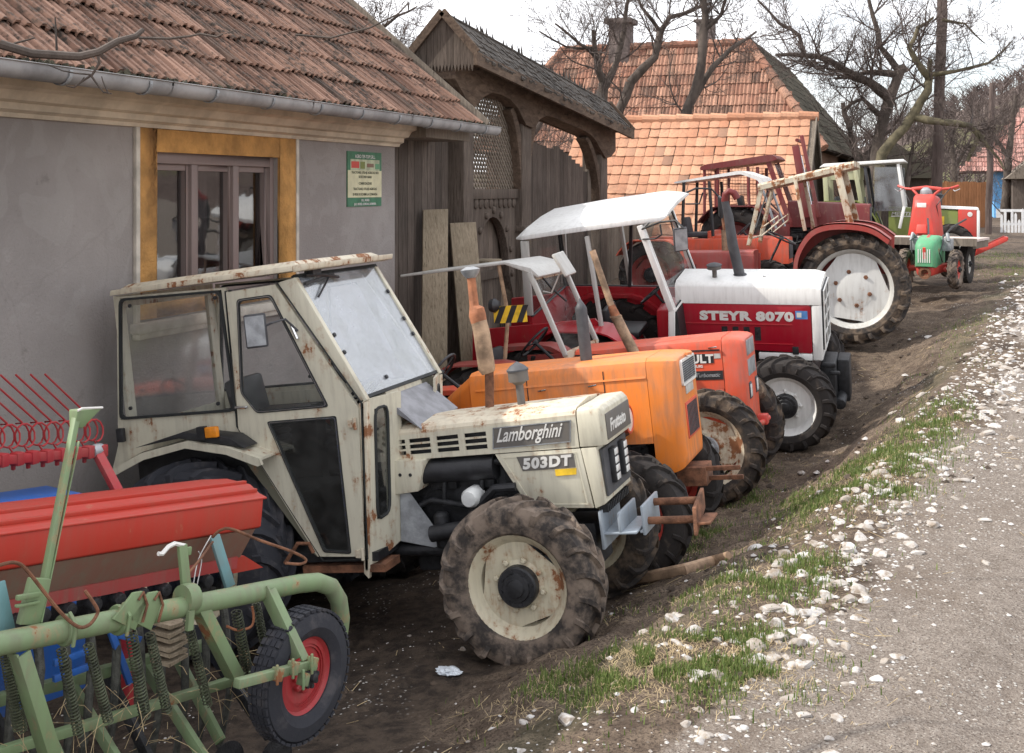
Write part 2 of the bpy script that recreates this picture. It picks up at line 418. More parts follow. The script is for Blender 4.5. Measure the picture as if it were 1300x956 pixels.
def headlight(parent, c, r=.08, rot=(0, 0, 0), m='black', dep=.12):
    mb = MB(); mb.lathe([(r*.45, -dep), (r*.95, -dep*.5), (r, 0), (r*.92, .012), (r*.88, 0)], ax='x', seg=24)
    o = mb.build('headlight', m, parent); o.location = c; o.rotation_euler = rot
    mb = MB(); mb.lathe([(r*.88, .002), (r*.5, .014), (0, .02)], ax='x', seg=24); mb.build('lens', 'lamp', o); return o
def mirror(parent, c, w=.16, h=.22, rot=(0, 0, 0), m='black', face='chrome', arm=None):
    mb = MB(); mb.box((0, 0, 0), (.035, w, h)); o = mb.build('mirror', m, parent, bevel=.012); o.location = c; o.rotation_euler = rot
    mb = MB(); mb.box((.019, 0, 0), (.003, w*.86, h*.88)); mb.build('mirror_glass', face, o)
    if arm:
        MB().tube(arm, .008, 6).build('mirror_arm', m, parent)
    return o
def seat(parent, c, m='black', w=.46):
    x, y, z = c; mb = MB()
    mb.box((x, y, z), (.42, w, .09)); mb.box((x-.21, y, z+.16), (.09, w*.92, .30), (0, -.18, 0))
    o = mb.build('seat', m, parent, bevel=.03)
    mb = MB()
    for k in range(5): mb.lathe([(.10, -.02), (.125, 0), (.10, .02)], (x, y, z-.08-.045*k), 'z', 16)
    mb.build('suspension', 'black', parent)
def fender(parent, c, R, y0, y1, a0=-15, a1=150, m='red', th=.02, lip=.05, name='fender', squash=1.0, flat=None):
    """arched mudguard round a wheel at c; angles measured from +x towards up."""
    mb = MB(); n = 18; pts = []
    for k in range(n+1):
        a = R_(lerp(a0, a1, k/n)); x = R*math.cos(a); z = R*math.sin(a)*squash
        if flat: z = min(z, flat)
        pts.append((x, z))
    outer = [(c[0]+x, c[2]+z) for x, z in pts]; inner = [(c[0]+x*(1-th/R), c[2]+z*(1-th/R)) for x, z in pts]
    mb.prism(outer+inner[::-1], min(y0, y1), max(y0, y1))
    inner2 = [(c[0]+x*(1-lip/R), c[2]+z*(1-lip/R)) for x, z in pts]
    for yy in (y0,):
        mb.prism(outer+inner2[::-1], yy-.006, yy+.006)
    return mb.build(name, m, parent)
def axle_gear(parent, xr, xf, zr, zf, track_r, track_f, m='engine', yc=0, width=.30, zc=None):
    """transmission, engine block and axles: the dark underside."""
    zc = zc or (zr+.12)
    mb = MB(); mb.bb(xr-.25, xr+.65, -width*.8, width*.8, zc-.25, zc+.22)
    mb.tube([(xr, -track_r+.1, zr), (xr, -.3, zr)], [.07, .12], 12); mb.tube([(xr, track_r-.1, zr), (xr, .3, zr)], [.07, .12], 12)
    mb.build('transmission', m, parent, bevel=.03)
    mb = MB(); mb.tube([(xf, -track_f, zf), (xf, track_f, zf)], .05, 10); mb.box((xf, 0, zf+.02), (.22, .28, .2))
    for sd in (-1, 1): mb.box((xf, sd*(track_f-.12), zf), (.12, .1, .22))
    mb.build('front_axle', m, parent, bevel=.01)
def engine(parent, x0, x1, z0, z1, w=.22, m='engine'):
    mb = MB(); mb.bb(x0, x1, -w*.8, w*.8, z0, z1)
    n = 4; L_ = (x1-x0)
    for k in range(n):
        xx = x0+L_*(k+.5)/n; mb.box((xx, -w*.85, z1-.12), (L_/n*.7, .08, .18))
        mb.tube([(xx, -w*.9, z1-.05), (xx+.02, -w*1.12, z1-.16), (xx, -w*1.1, z1-.32)], .018, 8)
    mb.box(((x0+x1)/2, 0, z0-.06), (L_*.8, w*1.2, .14))
    mb.lathe([(.09, -.06), (.10, 0), (.05, .05), (0, .05)], (x0+L_*.75, -w*1.05, z0+.2), 'y', 20)
    mb.lathe([(.055, -.02), (.055, .2), (.03, .22), (0, .22)], (x0+L_*.35, -w*1.15, z0+.02), 'z', 16)
    mb.tube([(x0, -w*1.05, z0+.2), (x0+L_*.3, -w*1.15, z0+.32), (x0+L_*.6, -w*1.05, z0+.25), (x1, -w*.95, z0+.35)], .022, 8)
    mb.tube([(x0+.05, -w*.95, z1-.1), (x0+L_*.4, -w*1.2, z1-.05), (x1-.03, -w, z1-.02)], .03, 8)
    mb.tube([(x0, -w*1.1, z0-.02), (x1+.1, -w*1.1, z0-.03)], .045, 10)
    return mb.build('engine', m, parent, bevel=.008)
def grow(poly, d):
    """offset a polygon outward by d (about edge normals, simple)."""
    n = len(poly); out = []
    A = sum(poly[i][0]*poly[(i+1) % n][1]-poly[(i+1) % n][0]*poly[i][1] for i in range(n)); sg = 1 if A > 0 else -1
    for i in range(n):
        p0, p1, p2 = Vector(poly[i-1]), Vector(poly[i]), Vector(poly[(i+1) % n])
        e1 = (p1-p0).normalized(); e2 = (p2-p1).normalized()
        n1 = Vector((e1.y, -e1.x))*sg; n2 = Vector((e2.y, -e2.x))*sg
        b = (n1+n2); b = b/max(.35, b.length_squared/2)/1.0
        out.append((p1.x+b.x*d, p1.y+b.y*d))
    return out
def rounded(poly, r, seg=3):
    n = len(poly); out = []
    for i in range(n):
        p0, p1, p2 = Vector(poly[i-1]), Vector(poly[i]), Vector(poly[(i+1) % n])
        a = p1+(p0-p1).normalized()*min(r, (p0-p1).length*.45); b = p1+(p2-p1).normalized()*min(r, (p2-p1).length*.45)
        for k in range(seg+1):
            t = k/seg; q = a*(1-t)**2+p1*2*t*(1-t)+b*t*t; out.append((q.x, q.y))
    return out
def loft(mb, secs):
    """secs: list of lists of 3-D points, same count; closed loops joined, ends capped."""
    n = len(secs[0]); vs = [p for s_ in secs for p in s_]
    fs = [(i*n+k, i*n+(k+1) % n, (i+1)*n+(k+1) % n, (i+1)*n+k) for i in range(len(secs)-1) for k in range(n)]
    fs += [tuple(range(n)), tuple(range(len(secs)*n-1, (len(secs)-1)*n-1, -1))]
    return mb.add(vs, fs)
def xsec(x, hw, z0, z1, c=.06):
    """hood cross-section at x: rounded shoulders."""
    return [(x, -hw, z0), (x, -hw, z1-c), (x, -hw+c*.3, z1-c*.3), (x, -hw+c, z1), (x, hw-c, z1), (x, hw-c*.3, z1-c*.3), (x, hw, z1-c), (x, hw, z0)]
# ================= ground =================
def sm(t): t = np.clip(t, 0, 1); return t*t*(3-2*t)
def vnoise(x, y, seed=0):
    xi = np.floor(x).astype(np.int64); yi = np.floor(y).astype(np.int64); fx = x-xi; fy = y-yi
    def h(a, b):
        n = (a*374761393+b*668265263+seed*982451653) & 0x7fffffff
        n = ((n ^ (n >> 13))*1274126177) & 0x7fffffff
        return ((n ^ (n >> 16)) & 0xffff)/65535.0
    u = fx*fx*(3-2*fx); v = fy*fy*(3-2*fy)
    return (h(xi, yi)*(1-u)+h(xi+1, yi)*u)*(1-v)+(h(xi, yi+1)*(1-u)+h(xi+1, yi+1)*u)*v
def fbm(x, y, o=4, seed=0):
    s = 0; a = .5
    for k in range(o): s = s+a*vnoise(x*2**k, y*2**k, seed+k*17); a *= .5
    return s-.47
def parts_of(x, y):
    x = np.asarray(x, float); y = np.asarray(y, float)
    zh = np.interp(y, [-5, 3, 6, 7, 13.6, 15.4, 17.6, 20, 23, 27, 400], [.25, .2, .03, 0, 0, .33, .70, 1.05, 1.28, 1.38, 1.4])
    xe = np.interp(y, [-5, 6.2, 11.9, 18.3, 25, 60, 400], [-3.2, -1.16, .11, .96, 2, 9, 90])
    zr = np.interp(y, [-20, 2, 4, 7, 10, 14, 18, 21, 24, 400], [.35, .38, .43, .55, .72, .97, 1.24, 1.38, 1.4, 1.4])
    wob = fbm(x*.7+3, y*.7, 3, 5)*.9
    t = sm((x+wob*.6-(xe-1.85))/1.85)
    s = 1-sm((y-11.5)/2.5)
    slope = s*.127*np.clip(-2.6-x, 0, 2.3)
    return zh, xe, t, slope, zr
def G(x, y, rough=True):
    x = np.asarray(x, float); y = np.asarray(y, float)
    zh, xe, t, sl, zr = parts_of(x, y)
    z = zh*(1-t)+zr*t-sl
    if rough:
        mud = (1-t); bank = 4*t*(1-t)
        near = np.clip(1.2-np.hypot(x, y)/60, .0, 1)
        z = z+near*((.10*mud+.13*bank+.03)*fbm(x*1.3, y*1.3, 3, 1)+(.06*mud+.10*bank+.010)*fbm(x*5, y*5, 4, 2)+(.03*bank+.015*mud+.003)*fbm(x*16, y*16, 2, 3))
        z = z-.06*np.exp(-((x-xe-1.5)/.25)**2)*near-.05*np.exp(-((x-xe-3.1)/.3)**2)*near
    return z
def g1(x, y): return float(G(x, y))
def axis_pts(segs):
    out = []
    for a, b, d in segs: out += list(np.arange(a, b, d))
    out.append(segs[-1][1]); return np.array(out)
xs = axis_pts([(-400, -60, 34), (-60, -16, 4), (-16, -6.5, .5), (-6.5, -2.6, .07), (-2.6, 2.4, .04), (2.4, 8, .12), (8, 30, 1.0), (30, 100, 7), (100, 700, 50)])
ys = axis_pts([(-60, -5, 5), (-5, 2.5, .5), (2.5, 12, .04), (12, 24, .07), (24, 45, .25), (45, 100, 2.5), (100, 700, 40)])
XX, YY = np.meshgrid(xs, ys); ZZ = G(XX, YY)
nx, ny = len(xs), len(ys)
me = bpy.data.meshes.new('ground')
co = np.stack([XX, YY, ZZ], -1).reshape(-1, 3)
idx = np.arange(nx*ny).reshape(ny, nx)
q = np.stack([idx[:-1, :-1], idx[:-1, 1:], idx[1:, 1:], idx[1:, :-1]], -1).reshape(-1, 4)
me.vertices.add(len(co)); me.vertices.foreach_set('co', co.ravel())
me.loops.add(q.size); me.loops.foreach_set('vertex_index', q.ravel())
me.polygons.add(len(q)); me.polygons.foreach_set('loop_start', np.arange(0, q.size, 4)); me.polygons.foreach_set('loop_total', np.full(len(q), 4))
me.update(); me.validate()
zh, xe, tt, sl, zr = parts_of(XX, YY)
ca = me.color_attributes.new('zone', 'FLOAT_COLOR', 'POINT')
# r: road amount, g: dryness of the earth, b: grass amount
road = sm((XX-xe+.15+fbm(XX*1.1, YY*1.1, 3, 9)*1.2)/.7); dry = np.clip(sm((YY-8.5)/5)*.8+sm((XX-xe+2.2)/1.2)*.75, 0, 1)
gr = np.exp(-((XX-(xe-.5))/.38)**2)
zc = np.stack([road, dry, gr, np.ones_like(gr)], -1).reshape(-1, 4).astype(np.float32)
ca.data.foreach_set('color', zc.ravel())
ground = bpy.data.objects.new('ground', me); COL.objects.link(ground); ground['kind'] = 'structure'
me.shade_smooth()
def ground_mat():
    m, nt, out = new_mat('earth and gravel'); v = coords(nt, world=True)
    vc = nt.nodes.new('ShaderNodeVertexColor'); vc.layer_name = 'zone'
    sep = nt.nodes.new('ShaderNodeSeparateColor'); L(nt, vc.outputs['Color'], sep.inputs[0])
    n1 = noise(nt, 1.3, 6, .65, v); n2 = noise(nt, 9, 6, .7, v); n3 = noise(nt, 60, 4, .7, v)
    mud = mixc(nt, ramp(nt, n2, .35, .65), (.030, .022, .017), (.082, .060, .044))
    earth = mixc(nt, ramp(nt, n2, .3, .7), (.085, .060, .043), (.20, .150, .108))
    earth = mixc(nt, ramp(nt, n1, .50, .62), earth, (.055, .037, .026))
    earth = mixc(nt, ramp(nt, n3, .52, .38), earth, (.045, .031, .022))
    c = mixc(nt, ramp(nt, mth(nt, 'ADD', sep.outputs[1], mth(nt, 'MULTIPLY', mth(nt, 'SUBTRACT', n1, .5), 1.2)), .18, .55), mud, earth)
    rd = mixc(nt, ramp(nt, n2, .3, .7), (.165, .134, .110), (.255, .215, .182))
    rd = mixc(nt, ramp(nt, n3, .50, .68), rd, (.37, .33, .285))
    rd = mixc(nt, ramp(nt, noise(nt, 85, 3, .7, v), .50, .36), rd, (.085, .066, .054))

    rd = mixc(nt, mth(nt, 'MULTIPLY', ramp(nt, n1, .45, .7), .45), rd, (.13, .095, .07))
    c = mixc(nt, ramp(nt, mth(nt, 'ADD', sep.outputs[0], mth(nt, 'MULTIPLY', mth(nt, 'SUBTRACT', n2, .5), .8)), .3, .7), c, rd)
    c = mixc(nt, mth(nt, 'MULTIPLY', ramp(nt, mth(nt, 'MULTIPLY', sep.outputs[2], n1), .38, .5), .2), c, (.07, .085, .03))
    # small pale pebbles
    vo = nt.nodes.new('ShaderNodeTexVoronoi'); vo.inputs['Scale'].default_value = 26; L(nt, v, vo.inputs['Vector'])
    pb = mth(nt, 'MULTIPLY', ramp(nt, vo.outputs['Distance'], .26, .17), ramp(nt, mth(nt, 'ADD', n1, mth(nt, 'MULTIPLY', sep.outputs[0], .12)), .54, .66))
    c = mixc(nt, pb, c, (.50, .47, .43))
    bh = mth(nt, 'ADD', mth(nt, 'MULTIPLY', n2, .7), mth(nt, 'MULTIPLY', n3, .4))
    bh = mth(nt, 'ADD', bh, mth(nt, 'MULTIPLY', pb, .3))
    rg = mixc(nt, sep.outputs[1], (.72, .72, .72), (.95, .95, .95))
    finish(nt, out, c, .9, 0, bh, .9, .035, .25)
    return m
me.materials.append(ground_mat())

# ================= roof tiles =================
def tile_mat(name, a, b, dark, moss=.3):
    m, nt, out = new_mat(name); v = coords(nt, world=True)
    vc = nt.nodes.new('ShaderNodeVertexColor'); vc.layer_name = 'tint'
    n1 = noise(nt, 1.6, 5, .6, v); n2 = noise(nt, 18, 5, .65, v)
    sc = nt.nodes.new('ShaderNodeSeparateColor'); L(nt, vc.outputs['Color'], sc.inputs[0])
    c = mixc(nt, sc.outputs[0], a, b)
    c = mixc(nt, mth(nt, 'MULTIPLY', ramp(nt, mth(nt, 'ADD', mth(nt, 'MULTIPLY', n2, .6), mth(nt, 'MULTIPLY', n1, .4)), .46, .62), moss), c, dark)
    c = mixc(nt, mth(nt, 'MULTIPLY', sc.outputs[1], .75), c, dark)
    finish(nt, out, c, .9, 0, n2, .3, .01, .2); return m
M['tile_old'] = tile_mat('old brown roof tile', (.15, .082, .058), (.34, .205, .150), (.050, .042, .035), 1.0)
M['tile_new'] = tile_mat('orange roof tile', (.42, .195, .115), (.56, .31, .195), (.20, .125, .09), .4)
M['tile_far'] = tile_mat('red roof tile', (.27, .125, .085), (.47, .265, .185), (.10, .07, .055), .75)
M['tile_grey'] = tile_mat('grey and shaded roof tile', (.075, .068, .055), (.14, .125, .095), (.05, .045, .035), .5)  # grey barn tile, also the painted shade of the farmhouse's street slope
MARS = [(0, -.004), (.07, .034), (.24, .036), (.33, .004), (.5, 0), (.58, .026), (.76, .026), (.85, -.002), (.975, -.016)]
def tiles(mb, O, A, U, inside, nu, nv, w, h, prof=MARS, lift=.03, darkp=.08, jit=.006, beaver=False):
    O, A, U = Vector(O), Vector(A).normalized(), Vector(U).normalized(); Nn = A.cross(U).normalized()
    if Nn.z < 0: Nn = -Nn
    for j in range(nv):
        rowj = random.uniform(-.3, .3)*jit
        for i in range(nu):
            u0 = i*w; v0 = j*h
            if not inside(u0+w/2, v0+h/2): continue
            r = random.random(); dk = random.random() < darkp
            mb.t = (min(1, max(0, random.gauss(.5, .27))), random.uniform(.4, 1) if dk else random.uniform(0, .15), 0)
            ju, jv, jt = random.gauss(0, jit), random.gauss(0, jit*1.2)+rowj, random.gauss(0, jit*.7)
            top = []; bot = []; und = []
            for k, (fu, fh) in enumerate(prof):
                ff = fu*w*(1.0); dv = 0
                if beaver: dv = -.035*(1-(2*fu-1)**2)
                lo = O+A*(u0+ff+ju)+U*(v0-.05+dv+jv)+Nn*(fh+lift+jt)
                hi = O+A*(u0+ff+ju)+U*(v0+h+.02)+Nn*(fh+.004)
                bot.append(lo); top.append(hi); und.append(lo-Nn*.02)
            n = len(prof)
            mb.add(bot+top+und, [(k, k+1, n+k+1, n+k) for k in range(n-1)]+[(2*n+k, 2*n+k+1, k+1, k) for k in range(n-1)])
    mb.t = 1.0
def ridge_tiles(mb, a, b, r=.11, step=.38, darkp=.2):
    a, b = Vector(a), Vector(b); n = max(1, int((b-a).length/step)); d = (b-a)/n
    for k in range(n):
        mb.t = (random.random(), random.uniform(.3, .8) if random.random() < darkp else 0, 0)
        p = a+d*k; mb.tube([p-d*.05+Vector((0, 0, .02)), p+d*1.02], [r*1.08, r*.92], 10)
    mb.t = 1.0

# ================= house =================
def stucco():
    m, nt, out = new_mat('grey render wall'); v = coords(nt, world=True)
    n1 = noise(nt, .8, 6, .6, v); n2 = noise(nt, 40, 5, .7, v); n3 = noise(nt, 5, 6, .7, v)
    c = mixc(nt, ramp(nt, n1, .3, .7), (.255, .228, .212), (.325, .292, .272))
    c = mixc(nt, mth(nt, 'MULTIPLY', ramp(nt, n3, .60, .74), .45), c, (.15, .13, .12))
    vo = nt.nodes.new('ShaderNodeTexVoronoi'); vo.feature = 'DISTANCE_TO_EDGE'; vo.inputs['Scale'].default_value = .9
    L(nt, mixc(nt, .12, v, noise(nt, 3, 4, .6, v, out='Color')), vo.inputs['Vector'])
    c = mixc(nt, mth(nt, 'MULTIPLY', ramp(nt, vo.outputs['Distance'], .008, .002), .10), c, (.12, .105, .10))
    c = mixc(nt, mth(nt, 'MULTIPLY', ramp(nt, noise(nt, 2.2, 3, .4, v, 1.5), .56, .60), .22), c, (.36, .335, .31))
    sp = nt.nodes.new('ShaderNodeSeparateXYZ'); L(nt, v, sp.inputs[0])
    lo = mth(nt, 'ADD', sp.outputs[2], mth(nt, 'MULTIPLY', n1, -1.2))
    c = mixc(nt, mth(nt, 'MULTIPLY', ramp(nt, lo, .5, -.4), .6), c, (.14, .125, .11))
    finish(nt, out, c, .92, 0, mth(nt, 'ADD', n2, n3), .55, .012, .2); return m
M['stucco'] = stucco()
M['ochre'] = plain('ochre painted plaster', (.44, .225, .065), .85, 0, .28, 4, .7, bd=.02)
M['trimwhite'] = plain('whitewashed trim', (.52, .47, .40), .85, 0, .2, 5)
M['cornice'] = plain('cream cornice plaster', (.55, .46, .35), .85, 0, .2, 3, .4)
M['zinc'] = plain('dull zinc gutter', (.27, .26, .255), .6, .1, .3, 2.5, .3)
M['winframe'] = paint('mauve window paint', (.225, .170, .155), .05, .3, .6)
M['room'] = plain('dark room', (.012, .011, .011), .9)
M['curtain'] = plain('net curtain', (.42, .34, .34), .9, 0, .2, 3, .3, stretch=(1, 12, .4))
def winglass():
    m, nt, out = new_mat('window glass')
    tr = N(nt, 'ShaderNodeBsdfTransparent'); tr.inputs[0].default_value = (.6, .6, .6, 1)
    gl = N(nt, 'ShaderNodeBsdfGlossy'); gl.inputs['Roughness'].default_value = .03
    bn = nt.nodes.new('ShaderNodeBump'); bn.inputs['Strength'].default_value = .12; bn.inputs['Distance'].default_value = .02
    L(nt, noise(nt, 2.5, 2, .5, coords(nt)), bn.inputs['Height']); L(nt, bn.outputs[0], gl.inputs['Normal'])
    mx = nt.nodes.new('ShaderNodeMixShader'); mx.inputs[0].default_value = .2
    L(nt, tr.outputs[0], mx.inputs[1]); L(nt, gl.outputs[0], mx.inputs[2]); L(nt, mx.outputs[0], out.inputs[0]); return m
M['winglass'] = winglass()
house = empty('village_house', (-6, 7, -.3), 'grey rendered house with ochre framed window and old brown tiled roof', 'house')
HI = house.matrix_basis.inverted() if False else Matrix.Translation((6, -7, .3))
def hb(mb, name, mat, par=house, **k):
    mb.xf(HI); return mb.build(name, mat, par, **k)
y0, y1, z0, z1 = 2.0, 12.43, -.8, 3.66
wy0, wy1, wz0, wz1 = 7.98, 9.86, 2.08, 3.30
mb = MB(); T = .45
mb.bb(-6-T, -6, y0, wy0, z0, z1); mb.bb(-6-T, -6, wy1, y1, z0, z1); mb.bb(-6-T, -6, wy0, wy1, z0, wz0); mb.bb(-6-T, -6, wy0, wy1, wz1, z1)
mb.bb(-12.2, -6-T, y1-T, y1, z0, z1); mb.bb(-12.2, -6-T, y0, y0+T, z0, z1); mb.bb(-12.2, -12.2+T, y0+T, y1-T, z0, z1)
mb.prism([(-12.2, z1), (-6, z1), (-9.1, 6.25)], y1-.3, y1); mb.prism([(-12.2, z1), (-6, z1), (-9.1, 6.25)], y0, y0+.3)
hb(mb, 'wall', 'stucco')
mb = MB(); mb.bb(-8, -7.95, y0+1, y1-1, z0, z1); hb(mb, 'room_shade_sheet', 'room')  # near-black sheet paints in the unlit room behind the window
# window surround
sy0, sy1, sz0, sz1 = 7.76, 10.16, 1.96, 3.49
mb = MB(); mb.bb(-6, -5.975, sy0, wy0, sz0, sz1); mb.bb(-6, -5.975, wy1, sy1, sz0, sz1); mb.bb(-6, -5.975, wy0, wy1, wz1, sz1); mb.bb(-6, -5.975, wy0, wy1, sz0, wz0)
hb(mb, 'window_surround', 'ochre', bevel=.004)
for a_ in (sy0-.05, sy1):
    mb = MB(); mb.bb(-6, -5.965, a_, a_+.048, sz0-.02, sz1+.0); hb(mb, 'surround_edge', 'trimwhite', bevel=.004)
mb = MB(); mb.bb(-6, -5.90, sy0-.09, sy1+.09, sz0-.10, sz0-.02); mb.bb(-6, -5.93, sy0-.06, sy1+.06, sz0-.15, sz0-.10); hb(mb, 'window_sill', 'trimwhite', bevel=.008)
win = MB(); fx = -6.10; fw = .07
yy = [wy0, wy0+.62, wy0+1.25, wy1]
win.bb(fx-.08, fx+.06, wy0, wy0+fw, wz0, wz1); win.bb(fx-.08, fx+.06, wy1-fw, wy1, wz0, wz1)
win.bb(fx-.08, fx+.06, wy0+fw, wy1-fw, wz1-.09, wz1); win.bb(fx-.08, fx+.06, wy0+fw, wy1-fw, wz0, wz0+.09)
for a in yy[1:3]: win.bb(fx-.07, fx+.05, a-.045, a+.045, wz0+.09, wz1-.09)
for k in range(3):
    a, b = yy[k]+(.07 if k == 0 else .045), yy[k+1]-(.07 if k == 2 else .045)
    win.bb(fx-.06, fx+.02, a, a+.045, wz0+.09, wz1-.09); win.bb(fx-.06, fx+.02, b-.045, b, wz0+.09, wz1-.09)
    win.bb(fx-.06, fx+.02, a+.045, b-.045, wz1-.145, wz1-.09); win.bb(fx-.06, fx+.02, a+.045, b-.045, wz0+.09, wz0+.15)
wo = hb(win, 'window', 'winframe', bevel=.004)
for k in range(3):
    mb = MB(); mb.bb(fx-.03, fx-.022, yy[k]+.1, yy[k+1]-.1, wz0+.14, wz1-.13); hb(mb, 'pane', 'winglass', wo)
for k in range(3):
    mb = MB(); a, b = yy[k]+.08, yy[k+1]-.08
    n = 22; pts = [(fx-.22+.018*math.sin(i*1.7+k), a+(b-a)*.42*i/n) for i in range(n+1)] if k != 1 else [(fx-.22+.018*math.sin(i*1.7+k), a+(b-a)*(.6+.4*i/n)) for i in range(n+1)]
    for (xa, ya), (xb, yb) in zip(pts, pts[1:]): mb.add([(xa, ya, wz0), (xb, yb, wz0), (xb, yb, wz1), (xa, ya, wz1)], [(0, 1, 2, 3)])
    hb(mb, 'curtain', 'curtain', wo)
# cornice
mb = MB(); mb.prism([(-6, 3.49), (-5.96, 3.49), (-5.95, 3.52), (-5.90, 3.54), (-5.90, 3.585), (-5.84, 3.60), (-5.80, 3.66), (-5.74, 3.68), (-5.74, 3.73), (-6, 3.73)], y0, y1+.04)
hb(mb, 'cornice', 'cornice')
M['oldwood'] = wood('old grey brown timber', (.14, .115, .092), (.27, .225, .18))
mb = MB(); mb.bb(-6.3, -5.62, y1+.045, 13.8, 3.60, 3.74); mb.bb(-5.72, -5.60, y0-.3, 13.82, 3.745, 3.80)
hb(mb, 'eaves_board', 'oldwood')
# roof
al = R_(40.5); Ey0, Ey1 = 1.4, 13.86; ex, ez = -5.44, 3.80
Lr = 4.9; U = Vector((-math.cos(al), 0, math.sin(al)))
mb = MB(); mb.add([(ex-.02, Ey0, ez-.03), (ex-.02, Ey1, ez-.03), (ex-.02-Lr*math.cos(al), Ey1, ez-.03+Lr*math.sin(al)), (ex-.02-Lr*math.cos(al), Ey0, ez-.03+Lr*math.sin(al)),
    (ex-.02-2*Lr*math.cos(al), Ey0, ez), (ex-.02-2*Lr*math.cos(al), Ey1, ez)], [(0, 1, 2, 3), (3, 2, 5, 4)])
rb = hb(mb, 'roof_deck', 'oldwood')
mb = MB(); miss = {(22, 0), (21, 0), (17, 1), (16, 0)}
tiles(mb, (ex, Ey0, ez), (0, 1, 0), U, lambda u, v: True, int((Ey1-Ey0)/.205), int(Lr/.425), .205, .425, lift=.045, darkp=.14, jit=.009)
ridge_tiles(mb, (ex-Lr*math.cos(al), Ey0, ez+Lr*math.sin(al)+.02), (ex-Lr*math.cos(al), Ey1, ez+Lr*math.sin(al)+.02))
roof = hb(mb, 'roof', 'tile_old')
mb = MB(); mb.bar((ex+.02, Ey1+.02, ez), (ex-Lr*math.cos(al), Ey1+.02, ez+Lr*math.sin(al)), .035, .14)
hb(mb, 'verge_board', 'oldwood')
# gutter: open half pipe with straps
mb = MB(); gx, gz, gr_ = -5.37, 3.755, .075
prof = [(gx+gr_*math.cos(a), gz+gr_*math.sin(a)) for a in [PI+PI*k/12 for k in range(13)]]
prof = [(gx-gr_, gz+.025)]+prof+[(gx+gr_, gz+.02), (gx+gr_+.012, gz+.028)]
inn = [(gx+(a-gx)*.93, b+.004) for a, b in prof]
for s0, s1 in ((2.4, 5.2), (5.2, 7.25), (7.25, 9.3), (9.3, 11.4), (11.4, 14.05)):
    e = .002 if int(s0*10) % 2 else 0
    sl0, sl1 = (s0-5)*.004, (s1-5)*.004
    o_ = len(mb.v); mb.prism(prof+inn[::-1], s0, s1+.02)
mb.prism(prof, 14.05, 14.06)
gut = hb(mb, 'gutter', 'zinc')
for s0 in np.arange(2.9, 14, .82):
    mb = MB(); pp = [(gx+(gr_+.008)*math.cos(a), s0, gz+(gr_+.008)*math.sin(a)) for a in [PI*.95+PI*1.1*k/12 for k in range(13)]]
    for a_, b_ in zip(pp, pp[1:]): mb.bar(a_, b_, .03, .006, (0, 0, 1) if abs(a_[0]-gx) < .05 else (1, 0, 0))
    mb.bar((gx-gr_, s0, gz+.01), (gx-.2, s0, gz+.07), .025, .006)
    hb(mb, 'bracket', 'grey', gut)
mb = MB()   # moss and leaf litter sitting in the gutter and along the first tile row
for k in range(900):
    y = random.uniform(3, 13.9); x = gx-.05+random.uniform(-.05, .06); z = gz+.02+random.uniform(0, .035)
    mb.box((x, y, z), (random.uniform(.01, .05), random.uniform(.01, .05), random.uniform(.01, .03)), (random.random()*3, random.random()*3, random.random()*3))
M['moss'] = plain('dark moss and litter', (.05, .045, .028), .95, 0, .6, 20, .5)
hb(mb, 'litter', 'moss')['kind'] = 'stuff'

# ---- advertising sign on the wall ----
sgy0 = atX(443, 230, -5.97).y; sgy1 = atX(486, 230, -5.97).y
st_, sb_ = atX(465, 193, -5.97).z, atX(465, 262, -5.97).z
sg = empty('wall_sign', (-6, sgy0, sb_), 'green and cream advertising board with small writing on the grey wall', 'sign')
w_, h_ = sgy1-sgy0, st_-sb_
M['signgreen'] = plain('sign green', (.035, .15, .075), .5, 0, .2); M['signcream'] = plain('sign cream', (.60, .56, .36), .5, 0, .1); M['signink'] = plain('dark sign ink', (.06, .07, .04), .6)
M['signpic'] = plain('sign picture ground', (.42, .45, .30), .5)
MB().bb(0, .012, 0, w_, 0, h_).build('board', 'signgreen', sg)
MB().bb(.012, .016, 0.005, w_-.005, h_*.165, h_*.66).build('text_panel', 'signcream', sg)
MB().bb(.012, .016, w_*.08, w_*.93, h_*.66, h_*.86).build('picture_panel', 'signpic', sg)
for yy_, zz_, ww_, hh_, mm in ((.10, .70, .22, .12, 'brightred'), (.36, .69, .13, .13, 'tractorgreen'), (.55, .72, .2, .07, 'dirtyred'), (.80, .69, .12, .1, 'mint')):
    MB().bb(.016, .018, w_*yy_, w_*(yy_+ww_), h_*zz_, h_*(zz_+hh_)).build('picture', mm, sg, bevel=0)
def stext(s, zf, sz, mat='signink'): 
    o = text(s, sz, (.0175, w_/2, h_*zf), (R_(90), 0, R_(90)), mat, sg, bold=.0008, depth=.0005, align='CENTER'); 
    W = o.dimensions.x; mx = w_*.92
    if W > mx: o.scale.x = mx/W
stext('AGRO TIP-TOP S.R.L.', .885, .052, 'letter')
for s, zf in (('TRACTOARE, UTILAJE AGRICOLE NOI', .60), ('SI SECOND HAND', .52), ('COMERCIALIZARE', .40), ('TRACTOARE, UTILAJE AGRICOLE', .30), ('SI PIESE DE SCHIMB LA COMANDA', .20)): stext(s, zf, .038)
stext('S.R.L. MURES', .095, .034, 'letter'); stext('JUD. MURES, COMUNA, ROMANIA', .025, .034, 'letter')
